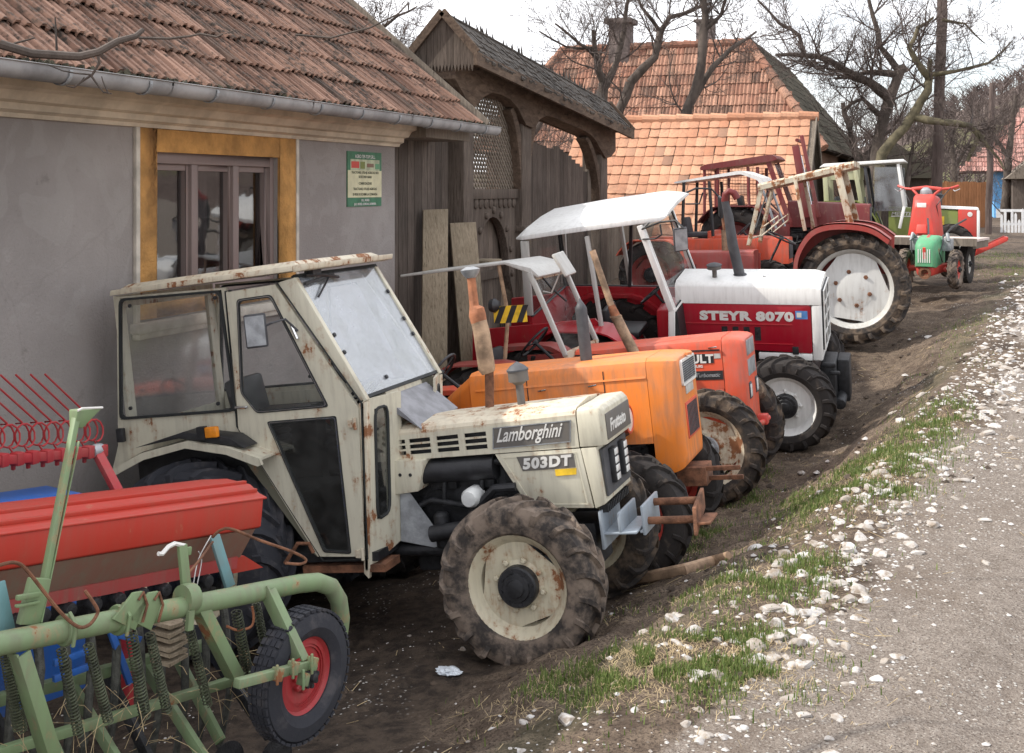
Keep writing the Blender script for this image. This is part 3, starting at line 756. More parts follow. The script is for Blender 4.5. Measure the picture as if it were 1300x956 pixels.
# ================= carved gate =================
M['gatewood'] = wood('weathered gate timber', (.075, .058, .046), (.17, .135, .11))
M['gatebeam'] = wood('brown gate beam', (.070, .047, .034), (.165, .118, .085), (1.1, 14, 14) if False else (5, 1.2, 5))
M['shingle'] = wood('split wood shingle', (.075, .066, .058), (.17, .15, .13), (14, 14, 2))
M['paleplank'] = wood('pale sawn plank', (.24, .19, .13), (.40, .33, .24))
M['board_dark'] = wood('dark fence board', (.07, .055, .045), (.15, .12, .10))
gate = empty('carved_gate', (-6.05, 17, 0), 'tall carved wooden gateway with lattice, arched door and shingled roof', 'gate')
GI = Matrix.Translation((6.05, -17, 0))
def gb(mb, name, mat, par=None, **k):
    mb.xf(GI); return mb.build(name, mat, par or gate, **k)
def sag(y): return -.078*(y-14.0)
for (ya, yb, zt) in ((14.42, 14.78, 4.45), (16.72, 17.15, 4.30), (21.05, 21.5, 4.02)):
    mb = MB(); mb.bb(-6.32, -5.95, ya, yb, -.3, zt)
    mb.bb(-6.36, -5.91, ya-.03, yb+.03, 2.35, 2.45)
    gb(mb, 'post', 'gatewood', bevel=.025)
# long carved beam and braces
mb = MB()
ys_ = np.linspace(14.0, 21.9, 24)
low = []; 
for y in ys_:
    b_ = 4.47+sag(y)
    for yc_, wd in ((14.6, .7), (16.93, .75), (21.28, 1.0)): b_ -= .34*math.exp(-((y-yc_)/wd*1.6)**2)
    low.append((y, b_))
mb.prism(low+[(y, 4.74+sag(y)) for y in ys_[::-1]], -6.22, -5.90, 'x')
gb(mb, 'beam', 'gatebeam', bevel=.01)
for yc_, s_, zz in ((21.1, -1, 4.0), (17.1, 1, 4.2), (16.75, -1, 4.2)):
    mb = MB(); pts = []
    for k in range(9):
        t = k/8; yy_ = yc_+s_*(.05+.95*t**1.8)*(1 if s_ < 0 and yc_ > 20 else .5); pts.append((yy_, zz-1.25*(1-t)**1.3+sag(yc_)*.2))
    mb.prism([(a, b) for a, b in pts]+[(a+(-s_)*.22*(1-i/8*.3), b+.05) for i, (a, b) in reversed(list(enumerate(pts)))], -6.16, -5.97, 'x')
    gb(mb, 'brace', 'gatebeam', bevel=.01)
# roof of the gate
hw, pk = .45, .52; cx = -6.05
mb = MB()
for sd in (-1, 1):
    a0 = Vector((cx+sd*hw, 13.95, 4.72)); a1 = Vector((cx+sd*hw, 21.95, 4.72+sag(21.95)))
    p0 = Vector((cx, 13.95, 4.72+pk)); p1 = Vector((cx, 21.95, 4.72+pk+sag(21.95)))
    for j in range(5):
        f0, f1 = j/5-.04, (j+1)/5+.06
        n = 70
        for i in range(n):
            t0, t1 = i/n, (i+.92)/n; up = Vector((sd*.6, 0, 1)).normalized()*(.025+random.uniform(0, .02))
            f0j = f0+random.uniform(-.10, .03); mb.t = random.uniform(.4, 1.1)
            q0 = a0.lerp(a1, t0).lerp(p0.lerp(p1, t0), f0j); q1 = a0.lerp(a1, t1).lerp(p0.lerp(p1, t1), f0j)
            q2 = a0.lerp(a1, t1).lerp(p0.lerp(p1, t1), f1); q3 = a0.lerp(a1, t0).lerp(p0.lerp(p1, t0), f1)
            mb.hexa([q0, q1, q2-up*.3, q3-up*.3, q0+up, q1+up, q2+up*.35, q3+up*.35])
mb.t = 1.0
gr2 = gb(mb, 'roof', 'shingle')
mb = MB()      # ragged comb of pointed shingles along the ridge
y = 14.0
while y < 21.7:
    z = 4.72+pk+sag(y); h = random.uniform(.06, .22); ln = random.uniform(-.20, .0)
    mb.t = random.uniform(.6, 1); mb.add([(cx-.02, y, z-.05), (cx+.02, y, z-.05), (cx+.02, y+.06, z-.05), (cx-.02, y+.06, z-.05), (cx+random.uniform(-.05, .05), y+.02+ln, z+h)], [(0, 1, 4), (1, 2, 4), (2, 3, 4), (3, 0, 4), (0, 3, 2, 1)])
    y += random.uniform(.05, .12) if random.random() < .8 else .3
mb.bar((cx, 14.0, 4.72+pk-.03), (cx, 21.8, 4.72+pk+sag(21.8)-.03), .05, .06); gb(mb, 'ridge_comb', 'shingle', gr2)
mb = MB()
for sd in (-1, 1):
    mb.bar((cx+sd*(hw+.02), 13.9, 4.66), (cx+sd*(hw+.02), 21.98, 4.66+sag(21.98)), .05, .17)
    mb.bar((cx+sd*(hw+.03), 13.93, 4.74), (cx, 13.93, 4.76+pk), .04, .10)
    mb.bar((cx+sd*(hw+.03), 21.97, 4.74+sag(22)), (cx, 21.97, 4.76+pk+sag(22)), .04, .10)
gb(mb, 'fascia', 'gatebeam', gr2)
mb = MB(); nb = 9       # near gable boards with saw-tooth feet
for i in range(nb):
    xa = cx-hw+.03+(2*hw-.06)*i/nb; xb = cx-hw+.03+(2*hw-.06)*(i+.96)/nb; xm = (xa+xb)/2
    top = lambda x: 4.70+pk*(1-abs(x-cx)/hw)*.98
    bz = 4.60; poly = [(xa, bz)]
    for k in range(2):
        s0 = xa+(xb-xa)*k/2; s1 = xa+(xb-xa)*(k+1)/2; poly += [((s0+s1)/2, bz-.09), (s1, bz)]
    poly += [(xb, top(xb)), (xa, top(xa))] if not (xa < cx < xb) else [(xb, top(xb)), (cx, top(cx)), (xa, top(xa))]
    mb.t = random.uniform(.75, 1.15); mb.prism(poly, 13.97, 13.99+random.uniform(0, .008))
gb(mb, 'gable_board', 'gatewood', gr2)
mb = MB()
for i in range(9): mb.prism([(cx-hw+.05+i*.1, 4.7+sag(22)), (cx-hw+.14+i*.1, 4.7+sag(22)), (cx-hw+.1+i*.1, 4.72+sag(22)+pk*(1-abs(-.4+i*.1)/hw))], 21.9, 21.92)
gb(mb, 'gable_board', 'oldwood', gr2)
# lattice panel
mb = MB(); ly0, ly1, lz0, lz1 = 14.78, 16.72, 3.0, 4.28
def clipseg(p, d):
    ts = []
    for (c0, dd, lo, hi) in ((p[0], d[0], ly0, ly1), (p[1], d[1], lz0, lz1)):
        a, b = (lo-c0)/dd, (hi-c0)/dd; ts.append((min(a, b), max(a, b)))
    return max(t[0] for t in ts), min(t[1] for t in ts)
for k in range(-22, 50):
    for sg_, xx_ in ((1, -6.12), (-1, -6.10)):
        p = (ly0+k*.105 if sg_ > 0 else ly0+k*.105, lz0 if sg_ > 0 else lz1); d = (.55, sg_*.83*1.0)
        if sg_ < 0: d = (.75, -.66)
        t0, t1 = clipseg(p, d)
        if t1-t0 > .03:
            mb.t = random.uniform(.8, 1.2)
            mb.bar((xx_, p[0]+d[0]*t0, p[1]+d[1]*t0), (xx_, p[0]+d[0]*t1, p[1]+d[1]*t1), .012, .034, (1, 0, 0)) if False else mb.bar((xx_, p[0]+d[0]*t0, p[1]+d[1]*t0), (xx_, p[0]+d[0]*t1, p[1]+d[1]*t1), .034, .012, (1, 0, 0))
gb(mb, 'lattice', 'oldwood')
# carved rail and arch above the wicket door
mb = MB(); mb.bb(-6.2, -6.02, 14.78, 16.72, 2.86, 3.0); 
arch = [(14.78, 2.86), (16.72, 2.86), (16.72, 1.2)]
for k in range(15):
    a = PI*k/14; arch.append((15.78+.66*math.cos(a), 1.75+.85*math.sin(a)))
arch += [(14.78, 1.2)]
mb.prism(arch, -6.18, -6.06, 'x'); mb.bb(-6.18, -6.06, 14.78, 15.12, -.3, 1.2); mb.bb(-6.18, -6.06, 16.44, 16.72, -.3, 1.2)
for k in range(10): mb.lathe([(.0, .02), (.075, .0), (.085, -.03), (.06, -.05)], (-6.04, 14.9+k*.19, 2.80), 'x', 10)
for k in range(9):
    a = PI*k/8; mb.lathe([(0, .035), (.05, .02), (.06, -.02)], (-6.05, 15.78+.76*math.cos(a), 1.75+.95*math.sin(a)), 'x', 8)
gb(mb, 'carved_arch', 'gatewood', bevel=.006)
mb = MB()
for k in range(8):
    y = 15.08+k*.18; mb.t = random.uniform(.7, 1.5); mb.bb(-6.24-.004*(k % 2), -6.21, y, y+.17, -.2, 2.7)
mb.t = 1; mb.bb(-6.21, -6.17, 15.1, 16.46, .5, .62); mb.bb(-6.21, -6.17, 15.1, 16.46, 1.7, 1.82)
gb(mb, 'wicket_door', 'gatewood')
# wagon gate leaf with stepped top
mb = MB(); y = 17.15; k = 0
while y < 20.55:
    w = random.uniform(.19, .27); t = (y-17.15)/3.4
    zt = 3.78-.02*k if t < .45 else 3.72-.42*((t-.45)/.55)**1.3
    mb.t = random.uniform(.55, 1.25); mb.bb(-6.15+random.uniform(0, .012), -6.11, y, y+w-.008, -.1, zt+random.uniform(-.012, .012)); y += w; k += 1
mb.t = 1; mb.bb(-6.19, -6.15, 17.2, 20.6, .6, .76); mb.bb(-6.19, -6.15, 17.2, 20.6, 2.6, 2.76)
gb(mb, 'wagon_leaf', 'board_dark')
mb = MB(); mb.bb(-6.15, -6.11, 20.68, 20.95, -.1, 3.36); gb(mb, 'wagon_leaf', 'oldwood')
# board fence between house and gate
fe = empty('board_fence', (-6.2, 13.4, -.3), 'dark upright board fence filling the gap between house corner and gateway', 'fence')
mb = MB(); y = 12.46
while y < 14.38:
    w = random.uniform(.16, .27); mb.t = random.uniform(.6, 1.35); mb.bb(random.uniform(-.01, .01)+.0, .035, y-13.4, y-13.4+min(w, 14.4-y)-.01, 0, 4.02+random.uniform(-.02, .03)); y += w
mb.t = 1; mb.bb(-.05, 0, -.94, 1.0, .9, 1.03); mb.bb(-.05, 0, -.94, 1.0, 2.8, 2.93)
mb.build('board', 'board_dark', fe)
fe2 = empty('board_fence', (-6.1, 23, .3), 'low grey board fence running back from the gateway behind the tractors', 'fence')
mb = MB(); y = 21.55
while y < 26.5:
    w = random.uniform(.16, .27); mb.t = random.uniform(.7, 1.3); mb.bb(random.uniform(-.01, .01), .035, y-23, y-23+w-.015, 0, 2.2+random.uniform(-.05, .05)); y += w
mb.build('board', 'oldwood', fe2)
# planks leaning on the fence
def plank(p0, p1, w, lab):
    a, b = Vector(p0), Vector(p1); mb = MB(); wd = Vector((.72, .69, 0))*w/2; th = Vector((.69, -.72, .1))*.02; d = b-a
    mb.hexa([-wd-th, wd-th, wd+th, -wd+th, d-wd-th, d+wd-th+Vector((0, 0, .01)), d+wd+th+Vector((0, 0, .01)), d-wd+th])
    o = mb.build('plank', 'paleplank', None, bevel=.004); o.location = a
    tag(o, lab, 'plank', 'planks leaning against the board fence')
plank((-5.72, 12.9, -.15), (-5.98, 13.55, 2.74), .33, 'wide pale plank, the taller of two leaning beside the house corner')
plank((-5.45, 13.75, -.15), (-5.86, 14.15, 2.56), .36, 'wide greyer plank, the shorter of two leaning nearer the gateway')
o = MB().box((0, 0, 0), (.28, .5, .045)).build('wood_block', 'paleplank', None, bevel=.004); o.location = (-5.85, 14.95, 2.02); tag(o, 'short brown board end jutting from the gateway post', 'board')

# ================= tiled shed =================
sh = empty('tiled_shed', (-5.6, 28, 1.2), 'low shed with bright orange tiled roof behind the tractors', 'shed')
SI = Matrix.Translation((5.6, -28, -1.2))
def sb(mb, name, mat, par=None, **k): mb.xf(SI); return mb.build(name, mat, par or sh, **k)
yR = 28.2; zR = 4.68; xl = atY(745, 158, yR).x-.2; xr = atY(1036, 148, yR).x
s40 = R_(46); Us = Vector((0, math.cos(s40), math.sin(s40))); Ls = 4.0
eo = Vector((xl, yR, zR))-Us*Ls
mb = MB(); mb.add([eo-Us*.02, eo+Vector((xr-xl, 0, 0)), (xr, yR, zR-.03), (xl, yR, zR-.03), (xr, yR+Ls*.7, zR-Ls*.7), (xl, yR+Ls*.7, zR-Ls*.7)], [(0, 1, 2, 3), (3, 2, 4, 5)])
sb(mb, 'roof_deck', 'oldwood')
BV = [(0, 0), (.25, .012), (.5, .016), (.75, .012), (.98, 0)]
mb = MB(); tiles(mb, eo, (1, 0, 0), Us, lambda u, v: True, int((xr-xl)/.235), int(Ls/.31)+1, .235, .31, BV, .035, .05, .007, True)
ridge_tiles(mb, (xl, yR, zR), (xr+.05, yR, zR), .12, .40, .0)
sb(mb, 'roof', 'tile_new')
mb = MB(); mb.prism([(yR-2.3, 1.0), (yR+2.3, 1.0), (yR+2.3, zR-2.4), (yR, zR-.1), (yR-2.3, zR-2.4)], xr-.25, xr-.12, 'x'); mb.prism([(yR-2.3, 1.0), (yR+2.3, 1.0), (yR+2.3, zR-2.4), (yR, zR-.1), (yR-2.3, zR-2.4)], xl+.12, xl+.25, 'x')
mb.bb(xl+.25, xr-.25, yR-2.3, yR-2.15, 1, zR-2.4)
mb.bb(xl+.25, xr-.25, yR+2.15, yR+2.3, 1, zR-2.4)
sb(mb, 'wall', 'board_dark')
mb = MB(); mb.bar((xr+.02, yR, zR-.02), Vector((xr+.02, yR, zR-.02))-Us*Ls, .03, .16); mb.bar((xr+.02, yR, zR-.02), (xr+.02, yR+2.8, zR-2.8), .03, .16)
sb(mb, 'verge_board', 'oldwood')

# ================= big hipped house behind =================
bh = empty('hipped_house', (-8, 38, 1.4), 'large farmhouse with tall hipped roof of red tiles, shade painted grey on its street side', 'house')
BI = Matrix.Translation((8, -38, -1.4)); k_ = 1.16
def bb_(mb, name, mat, par=None, **k): mb.xf(BI); return mb.build(name, mat, par or bh, **k)
E1 = atD(1046, 188, 35.0); ze = E1.z; E1 = Vector((E1.x, E1.y, ze))
Bp = atD(950, 54, 37.6); Ap = atD(716, 56, 39.8); Ap.z = Bp.z; Ap.y = Bp.y
E0 = Vector((Ap.x-2.6, E1.y, ze)); E0f = E0
E2 = atD(1118, 194, 49); E2.z = ze; E2.x = E1.x+.2
Cp = Vector((Bp.x, E2.y-3.0, Bp.z))
def planeroof(mb, poly3, w, h, prof, darkp, eave_a, eave_b):
    a, b = Vector(eave_a), Vector(eave_b); A = (b-a).normalized()
    c = sum((Vector(p) for p in poly3), Vector())/len(poly3); U = (c-a); U = (U-A*U.dot(A)).normalized()
    p2 = [((Vector(p)-a).dot(A), (Vector(p)-a).dot(U)) for p in poly3]
    def ins(u, v):
        r = False; n = len(p2)
        for i in range(n):
            (x1, y1_), (x2, y2) = p2[i], p2[(i+1) % n]
            if (y1_ > v) != (y2 > v) and u < (x2-x1)*(v-y1_)/(y2-y1_)+x1: r = not r
        return r
    us = [p[0] for p in p2]; vs = [p[1] for p in p2]; u0 = min(us)
    tiles(mb, a+A*u0, A, U, lambda u, v: ins(u+u0, v), int((max(us)-u0)/w)+1, int(max(vs)/h)+1, w, h, prof, .04, darkp, .008)
M3 = [(0, 0), (.2, .04), (.45, .0), (.7, .03), (.97, 0)]
mb = MB(); planeroof(mb, [E0, E1, Bp, Ap], .25, .40, M3, .22, E0, E1)
ridge_tiles(mb, Ap, Bp, .14, .4); ridge_tiles(mb, E1, Bp, .14, .4); ridge_tiles(mb, Ap, E0, .14, .4)
bb_(mb, 'roof', 'tile_far')
mb = MB(); planeroof(mb, [E1, E2, Cp, Bp], .25, .40, M3, .2, E1, E2); ridge_tiles(mb, Bp, Cp, .13, .4); ridge_tiles(mb, E2, Cp, .13, .4)
bb_(mb, 'roof', 'tile_grey', label='roof slope facing the street, its shade painted in as grey')  # the slope turned from the sun has its shade put into the tile colour
mb = MB(); d = Vector((0, 0, -.05)); E3 = Vector((E0.x, E2.y, ze))
mb.add([E0+d, E1+d, Bp+d, Ap+d, E2+d, Cp+d, E3+d], [(0, 1, 2, 3), (1, 4, 5, 2), (0, 3, 6), (3, 2, 5), (3, 5, 4, 6)])
bb_(mb, 'roof_deck', 'board_dark')
mb = MB(); mb.bb(E0.x+.4, E1.x-.4, E1.y+.4, E2.y-.4, 1, ze-.02)
M['brownwall'] = plain('brown plastered wall', (.20, .12, .08), .9)
bb_(mb, 'wall', 'brownwall')
ch = atD(788, 60, 39); mb = MB(); mb.bb(ch.x-.34, ch.x+.34, ch.y-.3, ch.y+.4, ch.z-1.2, ch.z+.75); mb.bb(ch.x-.46, ch.x+.46, ch.y-.42, ch.y+.52, ch.z+.75, ch.z+.92)
M['chimney'] = plain('sooty brick', (.13, .10, .09), .9, 0, .4, 6, .6)
bb_(mb, 'chimney', 'chimney', bevel=.02)
ch = atD(896, 60, 39); mb = MB(); mb.bb(ch.x-.28, ch.x+.28, ch.y-.25, ch.y+.3, ch.z-1.2, ch.z+.8); mb.bb(ch.x-.35, ch.x+.35, ch.y-.32, ch.y+.37, ch.z+.8, ch.z+.9)
bb_(mb, 'chimney', 'chimney', bevel=.02)

# ================= dark barn, plank fence, far houses =================
p = atD(1122, 235, 44); q = atD(1182, 235, 44)
br = empty('barn', (p.x, p.y, 1.4), 'dark wooden barn with brown tiled roof behind the green tractor', 'barn')
mb = MB(); mb.bb(-1.5, 1.6, 0, 6, 0, 2.1); mb.build('wall', 'board_dark', br)
mb = MB(); mb.prism([(-2.0, 2.0), (2.0, 2.0), (2.0, 2.15), (.2, 3.5), (-2.0, 2.15)], -.4, 6.4); mb.build('roof', 'tile_grey', br)
M['fenceorange'] = wood('orange brown fence board', (.26, .11, .045), (.42, .19, .085))
a = atD(1160, 287, 47); b = atD(1256, 287, 50)
ff = empty('plank_fence', (a.x, a.y, 1.35), 'orange brown plank fence behind the green tractor', 'fence')
dv = Vector((b.x-a.x, b.y-a.y, 0)); n = int(dv.length/.18); mb = MB()
for i in range(n):
    mb.t = random.uniform(.75, 1.2); q0 = dv*(i/n); q1 = dv*((i+.93)/n); h = 1.95+random.uniform(-.03, .03); nn = Vector((-dv.y, dv.x, 0)).normalized()*.03
    mb.hexa([q0, q1, q1+nn, q0+nn]+[v_+Vector((0, 0, h)) for v_ in (q0, q1, q1+nn, q0+nn)])
mb.build('board', 'fenceorange', ff)
M['bluewall'] = plain('blue limewashed wall', (.16, .40, .72), .9, 0, .2); M['whitewall'] = plain('white wall', (.72, .72, .72), .9, 0, .1)
M['tile_pink'] = tile_mat('pinkish far tile', (.34, .15, .12), (.50, .28, .24), (.2, .13, .11), .4)
a = atD(1262, 262, 66)
bl = empty('blue_house', (a.x, a.y, 1.4), 'far blue and white house with pinkish tiled roof', 'house')
MB().bb(0, 9, 0, 8, 0, 2.7).build('wall', 'bluewall', bl)
MB().bb(.9, 1.9, -.02, 0, .1, 1.7).build('door', 'whitewall', bl); MB().bb(.1, 9, -.03, 0, 0, .5).build('plinth', 'whitewall', bl)
mb = MB(); planeroof(mb, [Vector((-1.8, -.6, 2.6)), Vector((10, -.6, 2.6)), Vector((8, 3.5, 6.2)), Vector((1.6, 3.5, 6.2))], .3, .4, M3, .2, (-1.8, -.6, 2.6), (10, -.6, 2.6))
mb.add([(-1.8, -.6, 2.55), (10, -.6, 2.55), (8, 3.5, 6.15), (1.6, 3.5, 6.15), (-1.8, 8.6, 2.55), (10, 8.6, 2.55)], [(0, 1, 2, 3), (0, 3, 4), (3, 2, 5, 4), (1, 5, 2)])
mb.build('roof', 'tile_pink', bl)
a = atD(1286, 262, 58)
bn = empty('barn', (a.x, a.y, 1.4), 'brown timber barn at the right end of the street', 'barn')
mb = MB(); mb.bb(0, 5, 0, 5, 0, 2.2); mb.build('wall', 'board_dark', bn)
mb = MB(); mb.prism([(-.35, 2.1), (5.4, 2.1), (5.4, 2.3), (2.5, 4.6)], -.3, 5.3); mb.build('roof', 'oldwood', bn)
# pale pickets and twisted post near the street end
a = atD(1270, 280, 44)
pk_ = empty('picket_fence', (a.x, a.y, 1.35), 'short stretch of white pickets near the far blue house', 'fence')
mb = MB()
for i in range(8): 
    h = .65+.22*math.sin(i*2.3); mb.prism([(i*.12, 0), (i*.12+.09, 0), (i*.12+.09, h), (i*.12+.045, h+.08), (i*.12, h)], 0, .03)
mb.bb(0, 1.4, .03, .06, .3, .4); mb.bb(0, 1.4, .03, .06, .8, .9); mb.build('picket', 'whitewall', pk_)
# poles and wires
def pole(pb, pt, r0, r1, lab, group=None):
    o = MB(); b = Vector(pb); n = 9; t = Vector(pt)-b
    o.tube([t*(k/n)+Vector((.012*math.sin(k*2.1), .012*math.cos(k), 0)) for k in range(n+1)], [lerp(r0, r1, k/n) for k in range(n+1)], 14)
    ob = o.build('utility_pole', 'polewood', None); ob.location = b; tag(ob, lab, 'pole'); return ob
M['polewood'] = wood('tarred pole wood', (.085, .062, .055), (.17, .13, .115), (6, 6, .7))
pb = atD(1187, 320, 30); pb.z = 1.2; pt = atD(1198, -60, 30)
pole(pb, pt, .145, .125, 'tall dark wooden utility pole rising behind the red cultivator, its top out of view')
pb2 = atD(1254, 300, 42); pb2.z = 1.2; pole(pb2, atD(1260, 105, 42), .12, .10, 'shorter distant utility pole standing in front of the blue house')
for nm, a, b, sgd in (('power_line', atD(1100, 30, 60), atD(1420, 80, 60), .6), ('power_line', atD(1090, 52, 60), atD(1420, 78, 62), .4), ('power_line', atD(440, 10, 40), atD(760, 58, 70), .8), ('power_line', atD(430, 25, 40), atD(780, 70, 70), .8)):
    n = 14; mb = MB(); mb.tube([(b-a)*(k/n)-Vector((0, 0, 4*sgd*(k/n)*(1-k/n))) for k in range(n+1)], .008, 4)
    o = mb.build(nm, 'wire'); o.location = a
    tag(o, 'thin power cable crossing the sky right of the tall pole' if a.x > 5 else 'thin power cable crossing the sky above the gateway', 'cable', 'power cables against the sky')

# ================= hill =================
def hill_mat():
    m, nt, out = new_mat('brown wooded hillside'); v = coords(nt, world=True)
    n1 = noise(nt, .03, 6, .65, v); n2 = noise(nt, .35, 6, .75, v)
    c = mixc(nt, ramp(nt, n2, .3, .7), (.085, .062, .055), (.155, .120, .105))
    c = mixc(nt, ramp(nt, n1, .50, .60), c, (.15, .145, .075)); finish(nt, out, c, .95, 0, n2, 1, .5, .1); return m
hx = np.linspace(-160, 420, 120); hy = np.linspace(105, 520, 80); HX, HY = np.meshgrid(hx, hy)
bear = HX/HY                      # crest height varies along the valley
crest = np.interp(bear, [-.6, -.12, -.07, -.02, .06, .15, .4, 1.0], [5, 8, 11, 17, 26, 36, 50, 60])
HZ = 1.0+crest*sm((HY-110)/190)*(1+.10*fbm(HX*.03, HY*.03, 4, 31))+1.6*fbm(HX*.12, HY*.12, 3, 12)*sm((HY-105)/30)
me = bpy.data.meshes.new('hill'); idx = np.arange(HX.size).reshape(HX.shape)
q = np.stack([idx[:-1, :-1], idx[:-1, 1:], idx[1:, 1:], idx[1:, :-1]], -1).reshape(-1, 4)
me.from_pydata(np.stack([HX, HY, HZ], -1).reshape(-1, 3).tolist(), [], q.tolist()); me.shade_smooth(); me.materials.append(hill_mat())
hill = bpy.data.objects.new('hill', me); COL.objects.link(hill); hill['kind'] = 'structure'
# bare wood covering the slope (one mass)
M['farwood'] = plain('far bare wood', (.105, .078, .070), .95, 0, .4, .2)
mb = MB(); rng = random.Random(5)
for k in range(1500):
    x = rng.uniform(-50, 60); y = rng.uniform(112, 310)
    if not (-.16 < x/y < .2): continue
    if fbm(np.array(x*.03), np.array(y*.03), 3, 77) < -.03 and y < 240: continue
    i = np.interp(y, hy, range(80)); z = float(1+np.interp(x/y, [-.6, -.12, -.07, -.02, .06, .15, .4, 1.0], [5, 8, 11, 17, 26, 36, 50, 60])*sm((y-110)/190))
    H = rng.uniform(3, 5.5)
    mb.tube([(x, y, z-1), (x+rng.uniform(-.5, .5), y, z+H*.7)], [.14, .05], 3, False)
    for j in range(11):
        a = rng.uniform(0, 2*PI); h0 = H*rng.uniform(.25, .7); l = H*rng.uniform(.2, .42); 
        p0 = Vector((x, y, z+h0)); p1 = p0+Vector((math.cos(a)*l, math.sin(a)*l, l*rng.uniform(.5, 1.2)))
        mb.tube([p0, p1], [.09, .03], 3, False)
o = mb.build('bare_wood', 'farwood'); tag(o, 'bare brown wood covering the far hillside', 'wood', kind='stuff')

# ================= trees =================
M['bark'] = plain('grey brown bark', (.085, .066, .054), .9, 0, .45, 5, .8, stretch=(1, 1, .4))
M['barkdark'] = plain('dark twig bark', (.095, .072, .062), .9, 0, .4, 5, .4)
M['mossbark'] = plain('mossy bark', (.125, .105, .062), .9, 0, .5, 4, .8)
def rvec(rg): return Vector((rg.gauss(0, 1), rg.gauss(0, 1), rg.gauss(0, 1))).normalized()
def branch(rg, mbs, p, d, Ln, r, dep, maxd, up=.12, gn=.28, dens=1.0):
    n = max(3, int(Ln/(.26 if dep < 2 else .16))); n = min(n, 9); pts = [p.copy()]; rs = [r]; q = p.copy(); dd = d.normalized()
    for k in range(n):
        dd = (dd+rvec(rg)*gn*(.8 if dep < 3 else 1)+Vector((0, 0, up))*(.3 if dep < 2 else 1)*.8).normalized()
        q = q+dd*(Ln/n); pts.append(q.copy()); rs.append(r*(1-.62*(k+1)/n))
    mbs[0 if dep < 1 else 1].tube(pts, rs, 9 if dep < 1 else (6 if dep < 2 else (4 if dep == 2 else 3)), False)
    if dep >= maxd: return
    nch = {0: 6, 1: 7, 2: 9, 3: 7}.get(dep, 3); nch = int(nch*dens+.5)
    for c in range(nch):
        t = rg.uniform(.18, 1); i = min(n-1, int(t*n)); base = pts[i].lerp(pts[i+1], t*n-i if t*n-i < 1 else 1)
        ax = (pts[i+1]-pts[i]).normalized(); sd = ax.cross(rvec(rg)).normalized()
        nd = (ax*rg.uniform(.25, .8)+sd*rg.uniform(.6, 1.0)+Vector((0, 0, .12))).normalized()
        branch(rg, mbs, base, nd, Ln*rg.uniform(.40, .68)*(1.05-.35*t), max(.0045, rs[i]*rg.uniform(.42, .62)), dep+1, maxd, up, gn*1.08, dens)
def tree(seed, limbs, label, maxd=4, dens=1.0, mats=('bark', 'barkdark'), group='bare fruit trees behind the roofs', up=.12, extra=()):
    """limbs: list of (points, r0, r1, n children, child length)."""
    rg = random.Random(seed); b0 = Vector(limbs[0][0][0]); base = Vector((b0.x, b0.y, min(b0.z-.3, g1(b0.x, b0.y)-.15))); mbs = [MB(), MB()]
    p0, a0, a1, a2, a3 = limbs[0]; limbs = [([base]+list(p0), a0*1.15, a1, a2, a3)]+list(limbs[1:])
    for pts, r0, r1, nc, cl in limbs:
        pts = [Vector(p)-base for p in pts]
        # subdivide with wobble
        fine = [pts[0]]
        for a, b in zip(pts, pts[1:]):
            m_ = max(2, int((b-a).length/.35))
            for k in range(1, m_+1): fine.append(a.lerp(b, k/m_)+(rvec(rg)*.035 if k < m_ else Vector()))
        n = len(fine); rs = [lerp(r0, r1, i/(n-1))*(1+.08*math.sin(i*2.3)) for i in range(n)]
        mbs[0].tube(fine, rs, 11, True)
        for c in range(nc):
            t = rg.uniform(.22, 1); i = min(n-2, int(t*(n-1))); ax = (fine[i+1]-fine[i]).normalized(); sd = ax.cross(rvec(rg)).normalized()
            nd = (ax*rg.uniform(.2, .7)+sd+Vector((0, 0, .2))).normalized()
            branch(rg, mbs, fine[i], nd, cl*rg.uniform(.6, 1.2), min(.03, max(.009, rs[i]*rg.uniform(.18, .4))), 2, maxd, up, .26, dens)
    e = empty('bare_tree', base, label, 'tree', group)
    mbs[0].build('trunk', mats[0], e); mbs[1].build('crown', mats[1], e)
D_ = atD
tree(11, [([D_(752, 250, 32), D_(762, 165, 32), D_(766, 105, 32)], .19, .13, 4, 1.8), ([D_(766, 105, 32), D_(757, 75, 31.8), D_(753, 38, 31.5)], .11, .05, 9, 1.6),
    ([D_(764, 118, 32), D_(783, 78, 32.2), D_(792, 40, 32.3), D_(800, -10, 32)], .11, .04, 10, 1.6), ([D_(757, 70, 32), D_(735, 55, 31.5), D_(705, 30, 31)], .06, .025, 9, 1.4), ([D_(757, 60, 32), D_(720, 60, 31.5), D_(685, 40, 31)], .04, .02, 8, 1.2)],
    'bare fruit tree forking low, left of the other trees over the orange shed')
tree(12, [([D_(775, 250, 33), D_(786, 140, 33), D_(800, 105, 33)], .17, .13, 3, 1.8), ([D_(800, 105, 33), D_(832, 72, 33), D_(838, 40, 33.3), D_(850, 22, 33.5), D_(900, 5, 34)], .13, .04, 16, 1.7), ([D_(838, 40, 33.3), D_(815, 10, 33), D_(800, -30, 33)], .06, .03, 8, 1.5)],
    'bare tree leaning right with one long arching limb, beside the chimney')
tree(13, [([D_(866, 260, 32), D_(870, 148, 32), D_(887, 100, 32), D_(892, 60, 32)], .18, .12, 6, 1.8), ([D_(892, 60, 32), D_(896, 20, 32), D_(890, -30, 32)], .13, .07, 9, 1.6), ([D_(875, 130, 32), D_(905, 85, 32.3), D_(928, 62, 32.5), D_(960, 40, 33)], .11, .03, 13, 1.6), ([D_(893, 40, 32), D_(915, 20, 32), D_(925, -20, 32)], .07, .03, 8, 1.5)],
    'bare tree with dark upright trunk in the middle of the red hipped roof')
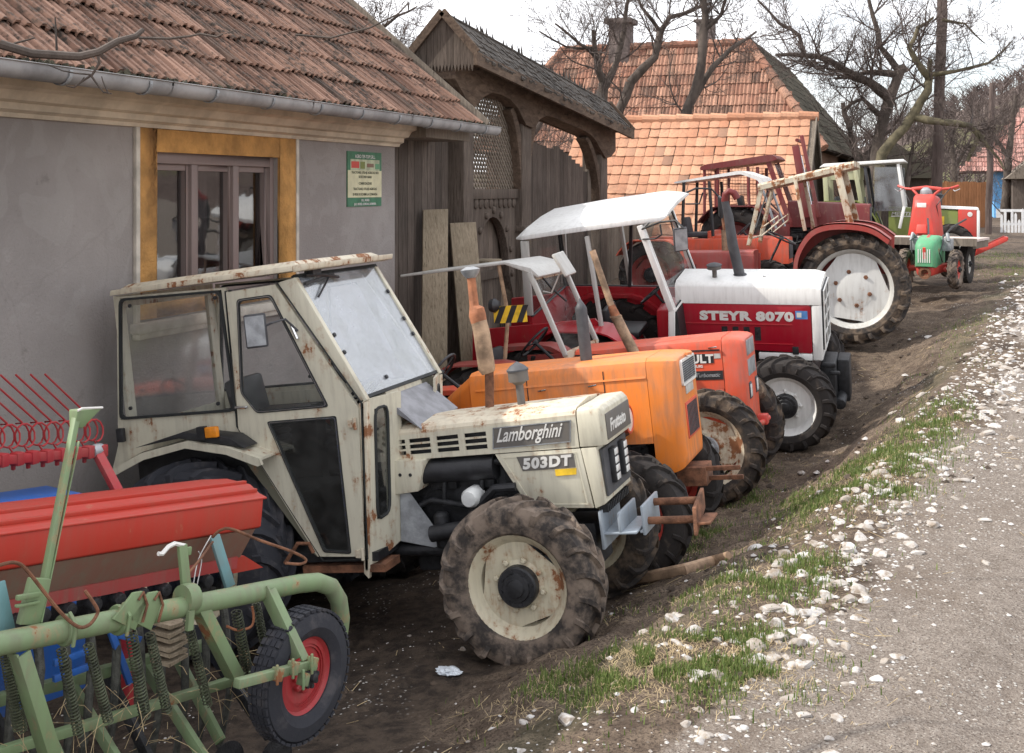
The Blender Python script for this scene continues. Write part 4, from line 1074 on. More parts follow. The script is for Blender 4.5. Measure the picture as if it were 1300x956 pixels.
tree(14, [([D_(1105, 260, 30), D_(1115, 178, 30), D_(1128, 130, 30), D_(1142, 92, 30), D_(1150, 85, 30)], .17, .11, 7, 1.8), ([D_(1130, 125, 30), D_(1105, 105, 29.8), D_(1070, 88, 29.6), D_(1040, 72, 29.4), D_(985, 70, 29)], .14, .04, 24, 1.6),
    ([D_(1140, 95, 30), D_(1100, 92, 30), D_(1060, 100, 30)], .10, .03, 12, 1.4), ([D_(1022, 72, 29.3), D_(1015, 45, 29.2), D_(990, 30, 29), D_(962, 0, 29)], .06, .025, 11, 1.4), ([D_(1142, 92, 30), D_(1118, 60, 30), D_(1108, 20, 30), D_(1100, -25, 30)], .09, .035, 16, 1.6),
    ([D_(1122, 150, 30), D_(1095, 125, 30), D_(1070, 140, 30)], .08, .03, 10, 1.3)],
    'large spreading bare tree with many long limbs left of the tall pole', dens=1.0)
tree(15, [([D_(1112, 262, 28.5), D_(1120, 195, 28.5), D_(1160, 145, 28.3), D_(1178, 115, 28.2), D_(1180, 100, 28.2)], .13, .09, 6, 1.4), ([D_(1180, 100, 28.2), D_(1165, 80, 28), D_(1154, 60, 28), D_(1165, 35, 28), D_(1185, 22, 28)], .09, .03, 14, 1.5),
    ([D_(1180, 95, 28.2), D_(1215, 90, 28), D_(1255, 80, 28), D_(1285, 52, 28)], .06, .015, 12, 1.1), ([D_(1160, 148, 28.3), D_(1195, 155, 28), D_(1232, 160, 28), D_(1242, 175, 28), D_(1228, 205, 28)], .10, .04, 14, 1.0), ([D_(1240, 165, 28), D_(1258, 190, 27.8), D_(1275, 215, 27.6)], .05, .02, 7, .7),
    ([D_(1180, 105, 28.2), D_(1182, 75, 28.2)], .06, .04, 4, 1.0), ([D_(1196, 25, 28), D_(1225, 30, 28), D_(1250, 55, 28)], .04, .012, 8, 1.0)],
    'mossy leaning bare tree whose low limb arches right of the pole', mats=('mossbark', 'barkdark'))
tree(16, [([D_(455, 250, 27), D_(450, 80, 27), D_(470, 30, 27)], .12, .06, 8, 1.6), ([D_(470, 45, 27), D_(505, 20, 27), D_(530, 8, 27)], .05, .015, 14, 1.1), ([D_(500, 110, 27), D_(500, 50, 27)], .04, .02, 10, 1.1)],
    'bare tree showing twigs between the house roof and the gateway', maxd=4)
tree(17, [([D_(1275, 300, 60), D_(1280, 200, 60), D_(1290, 120, 60)], .25, .1, 16, 3.0), ([D_(1280, 200, 60), D_(1240, 140, 60)], .12, .05, 12, 2.5)], 'far bare tree in front of the brown hill', group=None)
tree(18, [([D_(1215, 290, 52), D_(1212, 215, 52), D_(1205, 160, 52)], .2, .08, 16, 2.4), ([D_(1212, 215, 52), D_(1235, 170, 52)], .1, .05, 10, 2.0)], 'far bare tree behind the orange brown plank fence', group=None)
tree(19, [([D_(1088, 290, 40), D_(1090, 215, 40), D_(1070, 130, 40)], .16, .08, 16, 2.0), ([D_(1090, 215, 40), D_(1130, 150, 40)], .1, .04, 14, 2.0), ([D_(1150, 240, 40), D_(1160, 180, 40)], .1, .04, 14, 2.0)], 'bare thicket tree behind the green tractor, below the leaning trunk', group=None)
tree(20, [([D_(650, 300, 30), D_(655, 200, 30), D_(690, 150, 30)], .12, .06, 14, 1.6), ([D_(655, 210, 30), D_(630, 150, 30)], .08, .04, 12, 1.4)], 'low bare tree seen through the open gateway behind the lattice', group=None)
# near branch reaching over the eave from a tree left of the view
rg = random.Random(3)
tb = Vector((-4.3, 2.3, -.1))
e = empty('bare_tree', tb, 'bare branch hanging in front of the near roof and gutter, top left', 'tree')
mt, mc = MB(), MB()
bp = [D_(-40, 52, 5.3), D_(0, 56, 5.35), D_(40, 68, 5.4), D_(100, 72, 5.5), D_(125, 66, 5.55), D_(150, 52, 5.6), D_(172, 46, 5.65), D_(181, 38, 5.7)]
mt.tube([Vector((0, 0, -.2)), Vector((.03, .1, 1.2)), Vector((.1, .4, 2.4)), Vector((0, .8, 3.4))], [.11, .10, .075, .06], 10)
mt.tube([Vector((.1, .4, 2.4))]+[p-tb for p in bp[:2]], [.05, .028, .024], 8)
mc.tube([p-tb for p in bp[1:]], [.022, .021, .020, .018, .016, .014, .012], 8)
for pts, r in (([(177, 48), (215, 49), (240, 46), (255, 43)], .008), ([(255, 43), (275, 47), (283, 43)], .007), ([(124, 67), (126, 80), (117, 95), (103, 104), (94, 111)], .0075), ([(115, 95), (124, 108), (131, 117)], .006), ([(117, 95), (96, 93), (80, 90), (60, 82)], .005),
    ([(72, 64), (71, 40), (70, 22)], .006), ([(71, 40), (60, 30)], .003), ([(18, 55), (30, 52), (44, 48)], .006), ([(131, 117), (142, 119)], .005), ([(137, 118), (131, 104), (129, 97)], .004), ([(94, 111), (84, 109)], .005), ([(103, 104), (107, 98)], .004), ([(150, 50), (152, 40)], .004), ([(285, 43), (300, 38), (320, 48)], .003), ([(375, 44), (420, 48), (470, 35), (505, 18), (519, 3)], .008), ([(455, 40), (480, 20), (500, 25)], .003)):
    far = pts[0][0] > 300; Dd = 7.4 if far else 5.65
    mc.tube([D_(a, b, Dd)-tb for a, b in pts], [lerp(r, r*.6, i/(len(pts)-1)) for i in range(len(pts))], 6)
mt.build('trunk', 'bark', e); mc.build('crown', 'bark', e)
# ================= cream cab tractor (nearest) =================
FL = Frame((-4.83, 7.8, -.30), 7.3); f = FL
t1 = f.root('tractor', 'cream cab tractor with rusty roof parked closest to the camera', 'tractor', 'tractors parked in a row in front of the house')
yc = -.64                       # near side plane of the cab
P = lambda pts, y=yc: f.poly(pts, y)
# wheels
cF = f.p3(665, 738, -.70); FX = cF.x
wheel(t1, (FX, -.72, cF.z), .545, .325, .30, 'tyremud', 'cream_wheel', dish=.05, n=19, hubr=.13, hubout=.06, flats=True, spin=.5)
wheel(t1, (FX+.02, .66, cF.z), .545, .325, .30, 'tyrebrown', 'cream_wheel', cam=1, n=19, hubr=.13, hand=-1)
wheel(t1, (0, -.74, .70), .70, .40, .40, 'tyreblue', 'cream_wheel', n=20, hubr=.14)
wheel(t1, (0, .74, .70), .70, .40, .40, 'tyreblue', 'cream_wheel', cam=1, n=20, hubr=.14)
axle_gear(t1, 0, FX, .70, cF.z, .8, .62)
hy = -.33                      # hood side plane
x_nose = f.on(764, 570, hy)[0]
h_top_r = f.on(515, 543, hy); h_top_f = f.on(735, 519, hy); h_bot_r = f.on(490, 586, hy); h_bot_f = f.on(735, 568, hy)
ztr, ztf = h_top_r[1], h_top_f[1]; zbr, zbf = h_bot_r[1], h_bot_f[1]
xr_ = h_bot_r[0]-.12
xs0, xs1 = h_bot_r[0], f.on(735, 560, hy)[0]
zt = lambda x: lerp(ztr, ztf, (x-h_top_r[0])/(h_top_f[0]-h_top_r[0]))
zb = lambda x: lerp(zbr, zbf, (x-h_bot_r[0])/(h_bot_f[0]-h_bot_r[0]))
# upper hood shell (top + sides), side slots are real openings backed by dark
mb = MB()
def hoodtop(mb, xa, xb, n=4):
    secs = []
    for k in range(n+1):
        x = lerp(xa, xb, k/n); z = zt(x); secs.append([(x, hy, z-.035), (x, hy+.012, z-.012), (x, hy+.05, z+.008), (x, -.02, z+.03), (x, .02, z+.03), (x, -hy-.05, z+.008), (x, -hy-.012, z-.012), (x, -hy, z-.035), (x, -hy, z-.05), (x, hy, z-.05)])
    loft(mb, secs)
hoodtop(mb, xs0-.1, xs1-.004)
mb.build('hood_top', 'cream_roof', t1, angle=25)
mb = MB(); th = .014
cols = [f.on(px, 560, hy)[0] for px in (496, 514, 519, 546, 554, 582, 590, 618)]
sx = [xs0-.1]+cols+[xs1-.004]
def sidecell(xa, xb, fa, fb, fc, fd, yy=hy):
    """cell between fractions of hood side height"""
    q = lambda x, fr: (x, lerp(zb(x), zt(x)-.05, fr))
    return [q(xa, fa), q(xb, fb), q(xb, fc), q(xa, fd)]
for sd in (-1, 1):
    ya, yb_ = sd*abs(hy), sd*(abs(hy)-th)
    solid = [(sx[0], sx[1]), (sx[2], sx[3]), (sx[4], sx[5]), (sx[6], sx[7]), (sx[8], sx[9])]
    for xa, xb in solid: mb.prism(sidecell(xa, xb, 0, 0, 1, 1), ya, yb_)
    for xa, xb in ((sx[1], sx[2]), (sx[3], sx[4]), (sx[5], sx[6]), (sx[7], sx[8])):
        for f0, f1 in ((0, .20), (.36, .43), (.59, .66), (.82, 1)): mb.prism(sidecell(xa, xb, f0, f0, f1, f1), ya, yb_)
mb.build('hood_side', 'cream', t1)
mb = MB(); mb.prism([(sx[0], zb(sx[0])+.01), (sx[9]-.03, zb(sx[9])+.01), (sx[9]-.03, zt(sx[9])-.06), (sx[0], zt(sx[0])-.06)], hy+.06, -hy-.06); mb.build('engine_shroud', 'engine', t1)
# nose: lower side panels and front
xn = x_nose
nose_low = P([(632, 578), (736, 570), (757, 648), (756, 652), (672, 650)], hy)
side_low = [(f.on(628, 577, hy)[0], zb(f.on(628, 577, hy)[0])-.006), (f.on(737, 569, hy)[0]-.003, zbf-.008), f.on(754, 645, hy), f.on(672, 645, hy)]
for sd in (-1, 1): MB().prism(side_low, sd*abs(hy), sd*(abs(hy)-.02)).build('side_panel', 'cream', t1, bevel=.004)
inl = [(lerp(sum(p[0] for p in side_low)/4, p[0], .86), lerp(sum(p[1] for p in side_low)/4, p[1], .86)) for p in side_low]
mb = MB(); mb.ring(grow(inl, .006), grow(inl, -.004), hy-.004, hy+.002); mb.build('panel_rib', 'cream', t1)
# nose cowl (upper) and grille block (lower)
xf0, xf1 = xs1, f.on(766, 530, hy)[0]
zU, zM, zL = f.on(766, 521, hy)[1], f.on(764, 566, hy)[1], f.on(766, 640, hy)[1]
mb = MB(); secs = []
for x, zt_, zb_, hw_, c_ in ((xf0+.002, ztf-.0, zbf, abs(hy), .05), (xf1-.03, zU+.03, zM, abs(hy), .05), (xf1, zU, zM+.005, abs(hy)-.015, .04)):
    secs.append([(x, -hw_, zb_), (x, -hw_, zt_-c_), (x, -hw_+.015, zt_-.012), (x, -hw_+c_, zt_), (x, hw_-c_, zt_), (x, hw_-.015, zt_-.012), (x, hw_, zt_-c_), (x, hw_, zb_)])
loft(mb, secs); mb.build('nose', 'cream', t1, bevel=.006, angle=30)
mb = MB(); mb.prism([(f.on(737, 570, hy)[0], zbf-.008), (f.on(757, 569, hy)[0], zM-.008), (f.on(768, 632, hy)[0], zL), (f.on(756, 646, hy)[0], f.on(756, 646, hy)[1])], hy, -hy)
mb.build('nose', 'cream', t1, bevel=.006)
# front plates: name plate above, grille with twin stacked lights below
xp = xf1
mb = MB(); mb.prism([(-abs(hy)+.035, zM+.03), (abs(hy)-.035, zM+.03), (abs(hy)-.035, zU-.03), (-abs(hy)+.035, zU-.03)], xp-.002, xp+.008, 'x')
np_ = mb.build('name_plate', 'badge', t1, bevel=.003)
o = text('Frutteto', .115, (xp+.009, -.235, (zM+zU)/2-.04), (R_(90), 0, R_(90)), 'letter', np_, bold=.002, shear=.25)
xa_, xb_ = f.on(758, 569, hy)[0], f.on(767, 632, hy)[0]
gq = [(xa_+.012, zM-.03), (xb_+.010, zL+.04)]
mb = MB(); mb.hexa([(gq[1][0], -.29, gq[1][1]), (gq[1][0]+.012, -.29, gq[1][1]), (gq[1][0]+.012, .29, gq[1][1]), (gq[1][0], .29, gq[1][1]), (gq[0][0]-.01, -.29, gq[0][1]), (gq[0][0]+.012, -.29, gq[0][1]), (gq[0][0]+.012, .29, gq[0][1]), (gq[0][0]-.01, .29, gq[0][1])])
gl_ = mb.build('grille', 'darkgrey', t1)
for yy_ in (-.12, .12):
    mb = MB(); zc_ = lerp(gq[0][1], gq[1][1], .42)
    xg = lerp(gq[0][0], gq[1][0], .42)+.012
    mb.bb(xg-.01, xg+.035, yy_-.05, yy_+.05, zc_-.12, zc_+.11); hl = mb.build('headlight', 'black', t1, bevel=.008)
    mb = MB()
    for k in range(4): mb.bb(xg+.035, xg+.042, yy_-.04, yy_+.04, zc_-.105+k*.055, zc_-.062+k*.055)
    mb.build('lens', 'lamp', hl, bevel=.004)
mb = MB()
for k in range(14): mb.bb(xb_-.06+.0*k, xb_+.0, -.27+k*.04, -.25+k*.04, zL-.07, zL-.02)
mb.build('cooling_fin', 'engine', t1)
# writing
by0, by1 = hy-.006, hy-.001
bd = [f.on(626, 570, hy), f.on(725, 561, hy), f.on(725, 533, hy), f.on(626, 543, hy)]
mb = MB(); mb.prism(bd, by0, by1); nb_ = mb.build('name_badge', 'badge', t1)
sl = math.atan2(bd[1][1]-bd[0][1], bd[1][0]-bd[0][0])
mb = MB(); mb.ring(grow(bd, .0), grow(bd, -.006), by0-.003, by0); mb.build('frame', 'grey', nb_)
o = text('Lamborghini', .125, (bd[0][0]+.03, by0-.002, bd[0][1]+.045), (R_(90), -sl, 0), 'letter', nb_, bold=.0015, shear=.6, depth=.002)
s_ = (bd[1][0]-bd[0][0]-.07)/max(.01, max((Vector(v.co).x for v in o.data.vertices))); o.scale = (s_, 1.05, 1)
bq = [f.on(664, 598, hy), f.on(731, 593, hy), f.on(728, 575, hy), f.on(656, 580, hy)]
mb = MB(); mb.prism(bq, by0, by1); nb_ = mb.build('model_badge', 'badge', t1)
o = text('503DT', .085, (f.on(664, 598, hy)[0]+.004, by0-.002, f.on(664, 598, hy)[1]+.016), (R_(90), -sl, 0), 'letter', nb_, bold=.004, shear=.15, depth=.002, space=1.12)
s_ = (bq[1][0]-bq[0][0]-.02)/max(.01, max((Vector(v.co).x for v in o.data.vertices))); o.scale = (s_, 1.1, 1)
yq = [f.on(706, 604, hy), f.on(732, 602, hy), f.on(732, 594, hy), f.on(705, 596, hy)]
MB().prism(yq, by0-.003, by1).build('sticker', 'yellow', t1)
# engine bay
engine(t1, f.on(500, 640, -.2)[0], f.on(690, 640, -.2)[0], .62, zbr-.02, .24)
mb = MB(); mb.bb(f.on(520, 640, -.2)[0], FX+.35, -.17, .17, .42, .72); mb.build('chassis', 'engine', t1, bevel=.02)
mb = MB(); c_ = f.p3(598, 632, -.36); mb.lathe([(.0, -.055), (.05, -.05), (.066, -.02), (.068, .10), (.05, .12)], c_, 'y', 22); mb.build('oil_filter', 'lamp', t1)
mb = MB(); a, b = f.p3(520, 600, -.26), f.p3(630, 592, -.26); mb.tube([a, b], .085, 16); a, b = f.p3(548, 678, -.36), f.p3(610, 668, -.36); mb.tube([a, b], .055, 14)
mb.tube([f.p3(600, 650, -.34), f.p3(628, 620, -.34), f.p3(655, 618, -.34)], .03, 8); mb.build('air_filter', 'black', t1)
bx = P([(492, 585), (539, 584), (531, 624), (498, 629)], -.37)
mb = MB(); mb.prism(bx, -.37, -.16); tb_ = mb.build('tool_box', 'cream', t1, bevel=.006)
mb = MB()
for px in (508, 521): mb.lathe([(.012, -.375), (.012, -.37)], (f.on(px, 603, -.37)[0], 0, f.on(px, 603, -.37)[1]), 'y', 10)
mb.build('bolt', 'engine', tb_)
# front weight carrier: grey plates and rusty bars with a towing plate
zc_ = f.on(800, 655, -.1)[1]; xc_ = xf1+.02
mb = MB()
mb.bb(xc_-.14, xc_+.10, -.30, .12, zc_-.07, zc_-.055); mb.bb(xc_-.02, xc_+.0, -.30, .12, zc_-.055, zc_+.07); mb.bb(xc_+.12, xc_+.14, -.22, .20, zc_-.10, zc_+.09); mb.bb(xc_-.14, xc_-.12, -.32, .14, zc_-.16, zc_+.09); mb.bb(xc_+.1, xc_+.12, -.22, .20, zc_-.085, zc_-.07)
mb.build('weight_bracket', 'bracket', t1, bevel=.004)
mb = MB(); mb.tube([(xc_+.13, .08, zc_+.045), (xc_+.47, .08, zc_+.045)], .026, 12); mb.tube([(xc_+.13, -.12, zc_-.03), (xc_+.47, -.12, zc_-.03)], .026, 12)
mb.hexa([(xc_+.45, -.19, zc_-.12), (xc_+.475, -.19, zc_-.12), (xc_+.475, .14, zc_-.02), (xc_+.45, .14, zc_-.02), (xc_+.45, -.15, zc_+.05), (xc_+.475, -.15, zc_+.05), (xc_+.475, .16, zc_+.11), (xc_+.45, .16, zc_+.11)])
mb.bb(xc_+.475, xc_+.56, -.16, .1, zc_-.06, zc_-.045)
mb.build('tow_bar', 'rust', t1, bevel=.003)
# hood top items
b_ = f.p3(663, 520, 0); precleaner(t1, (b_.x, 0, b_.z-.03), .33, .072)
b_ = f.p3(614, 524, .05); tp_ = f.p3(603, 344, .05)
mb = MB(); pp = lambda px, py: f.p3(px, py, .05)
mb.tube([pp(622, 530), pp(621, 470)], [.032, .032], 14); ex_ = mb.build('exhaust_pipe', 'rust', t1)
mb = MB(); mb.tube([pp(620, 474), pp(618, 468), pp(611, 420), pp(608, 408)], [.045, .062, .060, .058], 18); mb.build('silencer', 'rustlight', ex_)
mb = MB(); mb.tube([pp(608, 409), pp(606, 400), pp(605, 393), pp(602, 388), pp(598, 350)], [.058, .062, .056, .034, .031], 18); mb.build('outlet', 'copper', ex_)
mb = MB(); q_ = pp(597, 344); mb.lathe([(.035, -.05), (.06, -.02), (.072, .01), (.03, .03)], q_, 'z', 18); mb.build('rain_cap', 'grey', ex_)
# ---------- cab ----------
xcF = f.on(455, 512, yc)[0]; zcF = f.on(455, 512, yc)[1]
yL, yR_ = yc, -yc
A_ = {'rt0': f.on(140, 374, yc), 'rt1': f.on(366, 341, yc)}
rw_o = P([(152, 379), (281, 368), (301, 522), (153, 533)]); rw_i = P([(161, 388), (273, 378), (290, 513), (161, 524)])
door_o = P([(288, 371), (350, 361), (455, 512), (464, 706), (414, 708), (304, 540)])
dw_u = P([(303, 381), (345, 375), (417, 515), (328, 523), (308, 498)]); dw_l = P([(342, 536), (427, 529), (446, 701), (413, 699)])
cream = 'cream'
# quarter panel round the rear window
out_q = P([(148, 377), (286, 365), (303, 545), (150, 566)])
inn_q = rw_o
low_q = P([(150, 566), (303, 545), (322, 572), (290, 566), (235, 558), (180, 574), (143, 596)])
for sd in (1, -1): MB().prism(low_q, sd*yL, sd*(yL+.03)).ring(out_q, inn_q, sd*yL, sd*(yL+.03)).build('cab_panel', cream, t1)
def window(name_poly_o, name_poly_i, y, par, rub=.018, gm='glass', rr=.05):
    mb = MB(); o_, i_ = rounded(name_poly_o, rr), rounded(grow(name_poly_o, -rub), rr*.8)
    mb.ring(o_, i_, y-.012, y+.012); w = mb.build('window', 'rubber', par, bevel=0)
    mb = MB(); mb.prism(i_, y-.002, y+.002); mb.build('pane', gm, w); return w
for sd in (1, -1):
    w = window(rw_o, None, sd*(yL-.004), t1)
    mb = MB()
    for px, py in ((167, 518), (278, 512), (166, 388), (274, 378)): p = f.on(px, py, yc); mb.lathe([(.014, 0), (.014, -.012), (0, -.014)], (p[0], sd*(yL-.006), p[1]), 'y', 10)
    mb.build('fixing', 'black', w)
# door: frame sheet with two openings
for sd in (1, -1):
    mb = MB(); yy_ = sd*(yL-.012)
    U0 = P([(288, 371), (350, 361), (455, 512), (457, 524), (318, 530), (300, 500)]); L0 = P([(318, 530), (457, 524), (464, 706), (412, 708), (304, 545), (303, 538)])
    U0 = P([(288, 371), (350, 361), (456, 518), (320, 531), (301, 500)])
    mb.ring(U0, dw_u, yy_, yy_+sd*.03)
    L0 = P([(320, 531), (456, 518), (464, 706), (411, 706)])
    mb.ring(L0, dw_l, yy_, yy_+sd*.03)
    mb.prism(P([(301, 500), (320, 531), (411, 706), (404, 706), (304, 545)]), yy_, yy_+sd*.03)
    d_ = mb.build('door', cream, t1)
    mb = MB(); mb.ring(rounded(grow(dw_u, .008), .03), rounded(grow(dw_u, -.012), .03), yy_-sd*.006, yy_+sd*.01); w = mb.build('window', 'rubber', d_)
    mb = MB(); mb.ring(rounded(grow(dw_u, -.000), .03), rounded(grow(dw_u, -.004), .03), yy_-sd*.009, yy_-sd*.005); mb.ring(rounded(dw_l, .02), rounded(grow(dw_l, -.004), .02), yy_-sd*.009, yy_-sd*.005); mb.build('window_trim', 'chrome', d_)
    mb = MB(); mb.prism(dw_u, yy_+.004, yy_+.008); mb.build('pane', 'glass', d_)
    mb = MB(); mb.ring(rounded(grow(dw_l, .008), .02), rounded(grow(dw_l, -.012), .02), yy_-sd*.006, yy_+sd*.01); mb.build('window', 'rubber', d_)
    mb = MB(); mb.prism(dw_l, yy_+.004, yy_+.008); mb.build('pane', 'glassdark', d_)
    mb = MB(); h0 = f.on(303, 516, yc); mb.bar((h0[0], yy_-sd*.03, h0[1]), (h0[0]+.10, yy_-sd*.035, h0[1]-.005), .022, .02); mb.build('handle', 'chrome', d_, bevel=.005)
    for px, py in ((448, 537), (458, 702)): mb = MB(); h0 = f.on(px, py, yc); mb.box((h0[0], yy_-sd*.012, h0[1]), (.045, .02, .05)); mb.tube([(h0[0]+.03, yy_-sd*.02, h0[1]-.04), (h0[0]+.03, yy_-sd*.02, h0[1]+.04)], .012, 8); mb.build('hinge', 'cream_roof', d_)
    mb = MB(); mb.ring(grow(P([(287, 370), (352, 359), (459, 511), (467, 709), (411, 711), (302, 541)]), .004), P([(287, 370), (352, 359), (459, 511), (467, 709), (411, 711), (302, 541)]), sd*(yL+.004), sd*(yL-.0155)); mb.build('door_seal', 'rubber', t1)
# A pillars, windscreen plane
wt = f.on(370, 350, yc); wb = (xcF, zcF)
for sd in (1, -1):
    q0 = P([(352, 359), (374, 352), (466, 508), (459, 512)]); MB().prism(q0, sd*yL, sd*(yL+.05)).build('windscreen_pillar', cream, t1, bevel=.006)
wt = (wt[0]+.0, wt[1]); wbx = f.on(461, 508, yc)
for nm, mat_, gr0, gr1, off in (('windscreen_seal', 'rubber', 0, .022, .012),):
    mb = MB()
    dn = Vector((wbx[0]-wt[0], 0, wbx[1]-wt[1])); ln_ = dn.length; dn.normalize(); up = Vector((0, 1, 0)); nn = Vector((-dn.z, 0, dn.x))
    if nn.x < 0: nn = -nn
    O_ = Vector((wt[0], 0, wt[1]))
    P3 = lambda u, v, h: O_+dn*u+up*v+nn*h
    o4 = [(0, yL+.01), (ln_, yL+.01), (ln_, -yL-.01), (0, -yL-.01)]
    def frame3(mb, o4, w, h0, h1):
        i4 = [(o4[0][0]+w, o4[0][1]+w), (o4[1][0]-w, o4[1][1]+w), (o4[2][0]-w, o4[2][1]-w), (o4[3][0]+w, o4[3][1]-w)]
        vs = [P3(u, v, h) for h in (h0, h1) for pl in (o4, i4) for u, v in pl]
        fs = []
        for i in range(4):
            j = (i+1) % 4; fs += [(i, j, 4+j, 4+i), (8+i, 12+i, 12+j, 8+j), (j, i, 8+i, 8+j), (4+i, 4+j, 12+j, 12+i)]
        mb.add(vs, fs)
    frame3(mb, o4, .024, -.012, .014); ws = mb.build('windscreen', 'rubber', t1)
    mb = MB(); mb.hexa([P3(.022, yL+.03, 0), P3(ln_-.022, yL+.03, 0), P3(ln_-.022, -yL-.03, 0), P3(.022, -yL-.03, 0), P3(.022, yL+.03, .005), P3(ln_-.022, yL+.03, .005), P3(ln_-.022, -yL-.03, .005), P3(.022, -yL-.03, .005)])
    mb.build('pane', 'perspex', ws)
    for u, v in ((.5, yL+.09), (.64, yL+.09), (.5, -yL-.07), (.64, -yL-.07), (.25, -yL-.07), (.9, yL+.45)):
        p_ = P3(u*ln_, v, .006); mb = MB(); o0 = 0; mb.lathe([(.016, 0), (.016, .012), (0, .018)], ax='z', seg=10)
        mt_ = Matrix.Translation(p_) @ nn.to_track_quat('Z', 'Y').to_matrix().to_4x4(); mb.xf(mt_, o0); mb.build('fixing', 'black', ws)
    mb = MB(); mb.tube([P3(.03, yL+.12, .03), P3(.05, yL+.32, .05), P3(.075, yL+.55, .03)], .012, 6); mb.bar(P3(.09, yL+.05, .03), P3(.05, yL+.50, .03), .02, .02); mb.tube([P3(.0, yL+.3, .03), P3(.06, yL+.42, .04), P3(.20, yL+.15, .02)], .008, 6); mb.box(P3(.0, yL+.25, .03), (.07, .12, .06)); mb.build('wiper', 'black', ws)
# front bulkhead below the windscreen, either side of the hood, with narrow windows
bw0 = f.on(464, 724, yc); zb0 = bw0[1]; zt0 = wbx[1]-.0
for sd in (1, -1):
    mb = MB(); ya, yb_ = sd*yL, sd*(yL+.34)
    xA, xB = wbx[0], wbx[0]+.10
    def FPt(u, v, h=0):   # u 0..1 from side edge inwards, v 0..1 from bottom
        x = lerp(bw0[0]+.02, wbx[0], v)+u*.12+h; return (x, lerp(ya, yb_, u), lerp(zb0+u*.12, zt0, v))
    io = [(.28, .25), (.62, .25), (.62, .93), (.28, .93)]
    oo = [(0, 0), (1, 0), (1, 1), (0, 1)]
    vs = [FPt(u, v) for u, v in oo]+[FPt(u, v) for u, v in io]+[FPt(u, v, -.02) for u, v in oo]+[FPt(u, v, -.02) for u, v in io]
    fs = []
    for i in range(4):
        j = (i+1) % 4; fs += [(i, j, 4+j, 4+i), (8+i, 12+i, 12+j, 8+j), (j, i, 8+i, 8+j), (4+i, 4+j, 12+j, 12+i)]
    mb.add(vs, fs); bk = mb.build('bulkhead', cream, t1)
    ii = [FPt(u, v, .004) for u, v in rounded(io, .09, 3)]
    mb = MB(); mb.tube(ii+[ii[0]], .011, 6, False); w = mb.build('window', 'rubber', bk)
    mb = MB(); mb.add([FPt(u, v, -.005) for u, v in io], [(0, 1, 2, 3)]); mb.build('pane', 'glassdark', w)
    mb = MB(); mb.prism(P([(455, 512), (466, 510), (468, 735), (462, 728)]), sd*yL, sd*(yL+.05)); mb.build('door_post', 'cream_roof', t1, bevel=.004)
    mb = MB(); a_ = FPt(1, .25); mb.add([FPt(.9, .35, .01), FPt(.9, .0, .01), (a_[0]+.32, a_[1]*.95, zb0+.02), FPt(1, .3, .06)], [(0, 1, 2, 3)]); mb.add([(x-.004, y, z) for x, y, z in mb.v], [(3, 2, 1, 0)]); mb.build('splash_guard', 'grey', t1)
mb = MB(); xB = wbx[0]
mb.hexa([(xB-.02, -.30, zbr+.0), (xB+.02+.06, -.30, zbr+.0), (xB+.08, .30, zbr), (xB-.02, .30, zbr), (xB-.02, -.30, zt0), (xB+.0, -.30, zt0), (xB, .30, zt0), (xB-.02, .30, zt0)])
mb.build('bulkhead', cream, t1)
# grey apron between windscreen and hood
zz1 = zt(sx[0])+.03
mb = MB(); mb.add([(xB+.012, -.34, zt0-.03), (xB+.012, .36, zt0-.03), (xB+.26, .33, zz1+.0), (xB+.26, -.34, zz1-.03), (xB+.012, -.34, zt0-.10)], [(0, 1, 2, 3), (0, 3, 4)]); mb.add([(x, y, z-.006) for x, y, z in mb.v[:5]], [(3, 2, 1, 0)]); mb.build('apron', 'darkgrey2', t1) if 'darkgrey2' in M else mb.build('apron', 'grey', t1)
# roof: thin slab with rusty gutter edge
r0 = f.on(138, 370, yc-.06); r1 = f.on(370, 338, yc-.06)
mb = MB(); th_ = .035
mb.hexa([(r0[0], yL-.06, r0[1]-th_), (r1[0], yL-.06, r1[1]-th_), (r1[0], -yL+.06, r1[1]-th_), (r0[0], -yL+.06, r0[1]-th_), (r0[0]+.01, yL-.055, r0[1]+.005), (r1[0], yL-.055, r1[1]+.005), (r1[0], -yL+.055, r1[1]+.005), (r0[0]+.01, -yL+.055, r0[1]+.005)])
mb.hexa([(r0[0]+.05, yL-.0, r0[1]+.005), (r1[0]-.0, yL-.0, r1[1]+.005), (r1[0], -yL, r1[1]+.005), (r0[0]+.05, -yL, r0[1]+.005), (r0[0]+.09, yL+.05, r0[1]+.035), (r1[0]-.04, yL+.05, r1[1]+.035), (r1[0]-.04, -yL-.05, r1[1]+.035), (r0[0]+.09, -yL-.05, r0[1]+.035)])
mb.hexa([(r1[0]+.003, yL-.06, r1[1]-th_-.01), (r1[0]+.10, yL-.03, r1[1]-.035), (r1[0]+.10, -yL+.03, r1[1]-.035), (r1[0]+.003, -yL+.06, r1[1]-th_-.01), (r1[0]+.003, yL-.055, r1[1]+.004), (r1[0]+.11, yL-.03, r1[1]+.004), (r1[0]+.11, -yL+.03, r1[1]+.004), (r1[0]+.003, -yL+.055, r1[1]+.004)])
mb.build('cab_roof', 'cream_roof', t1, bevel=.006)
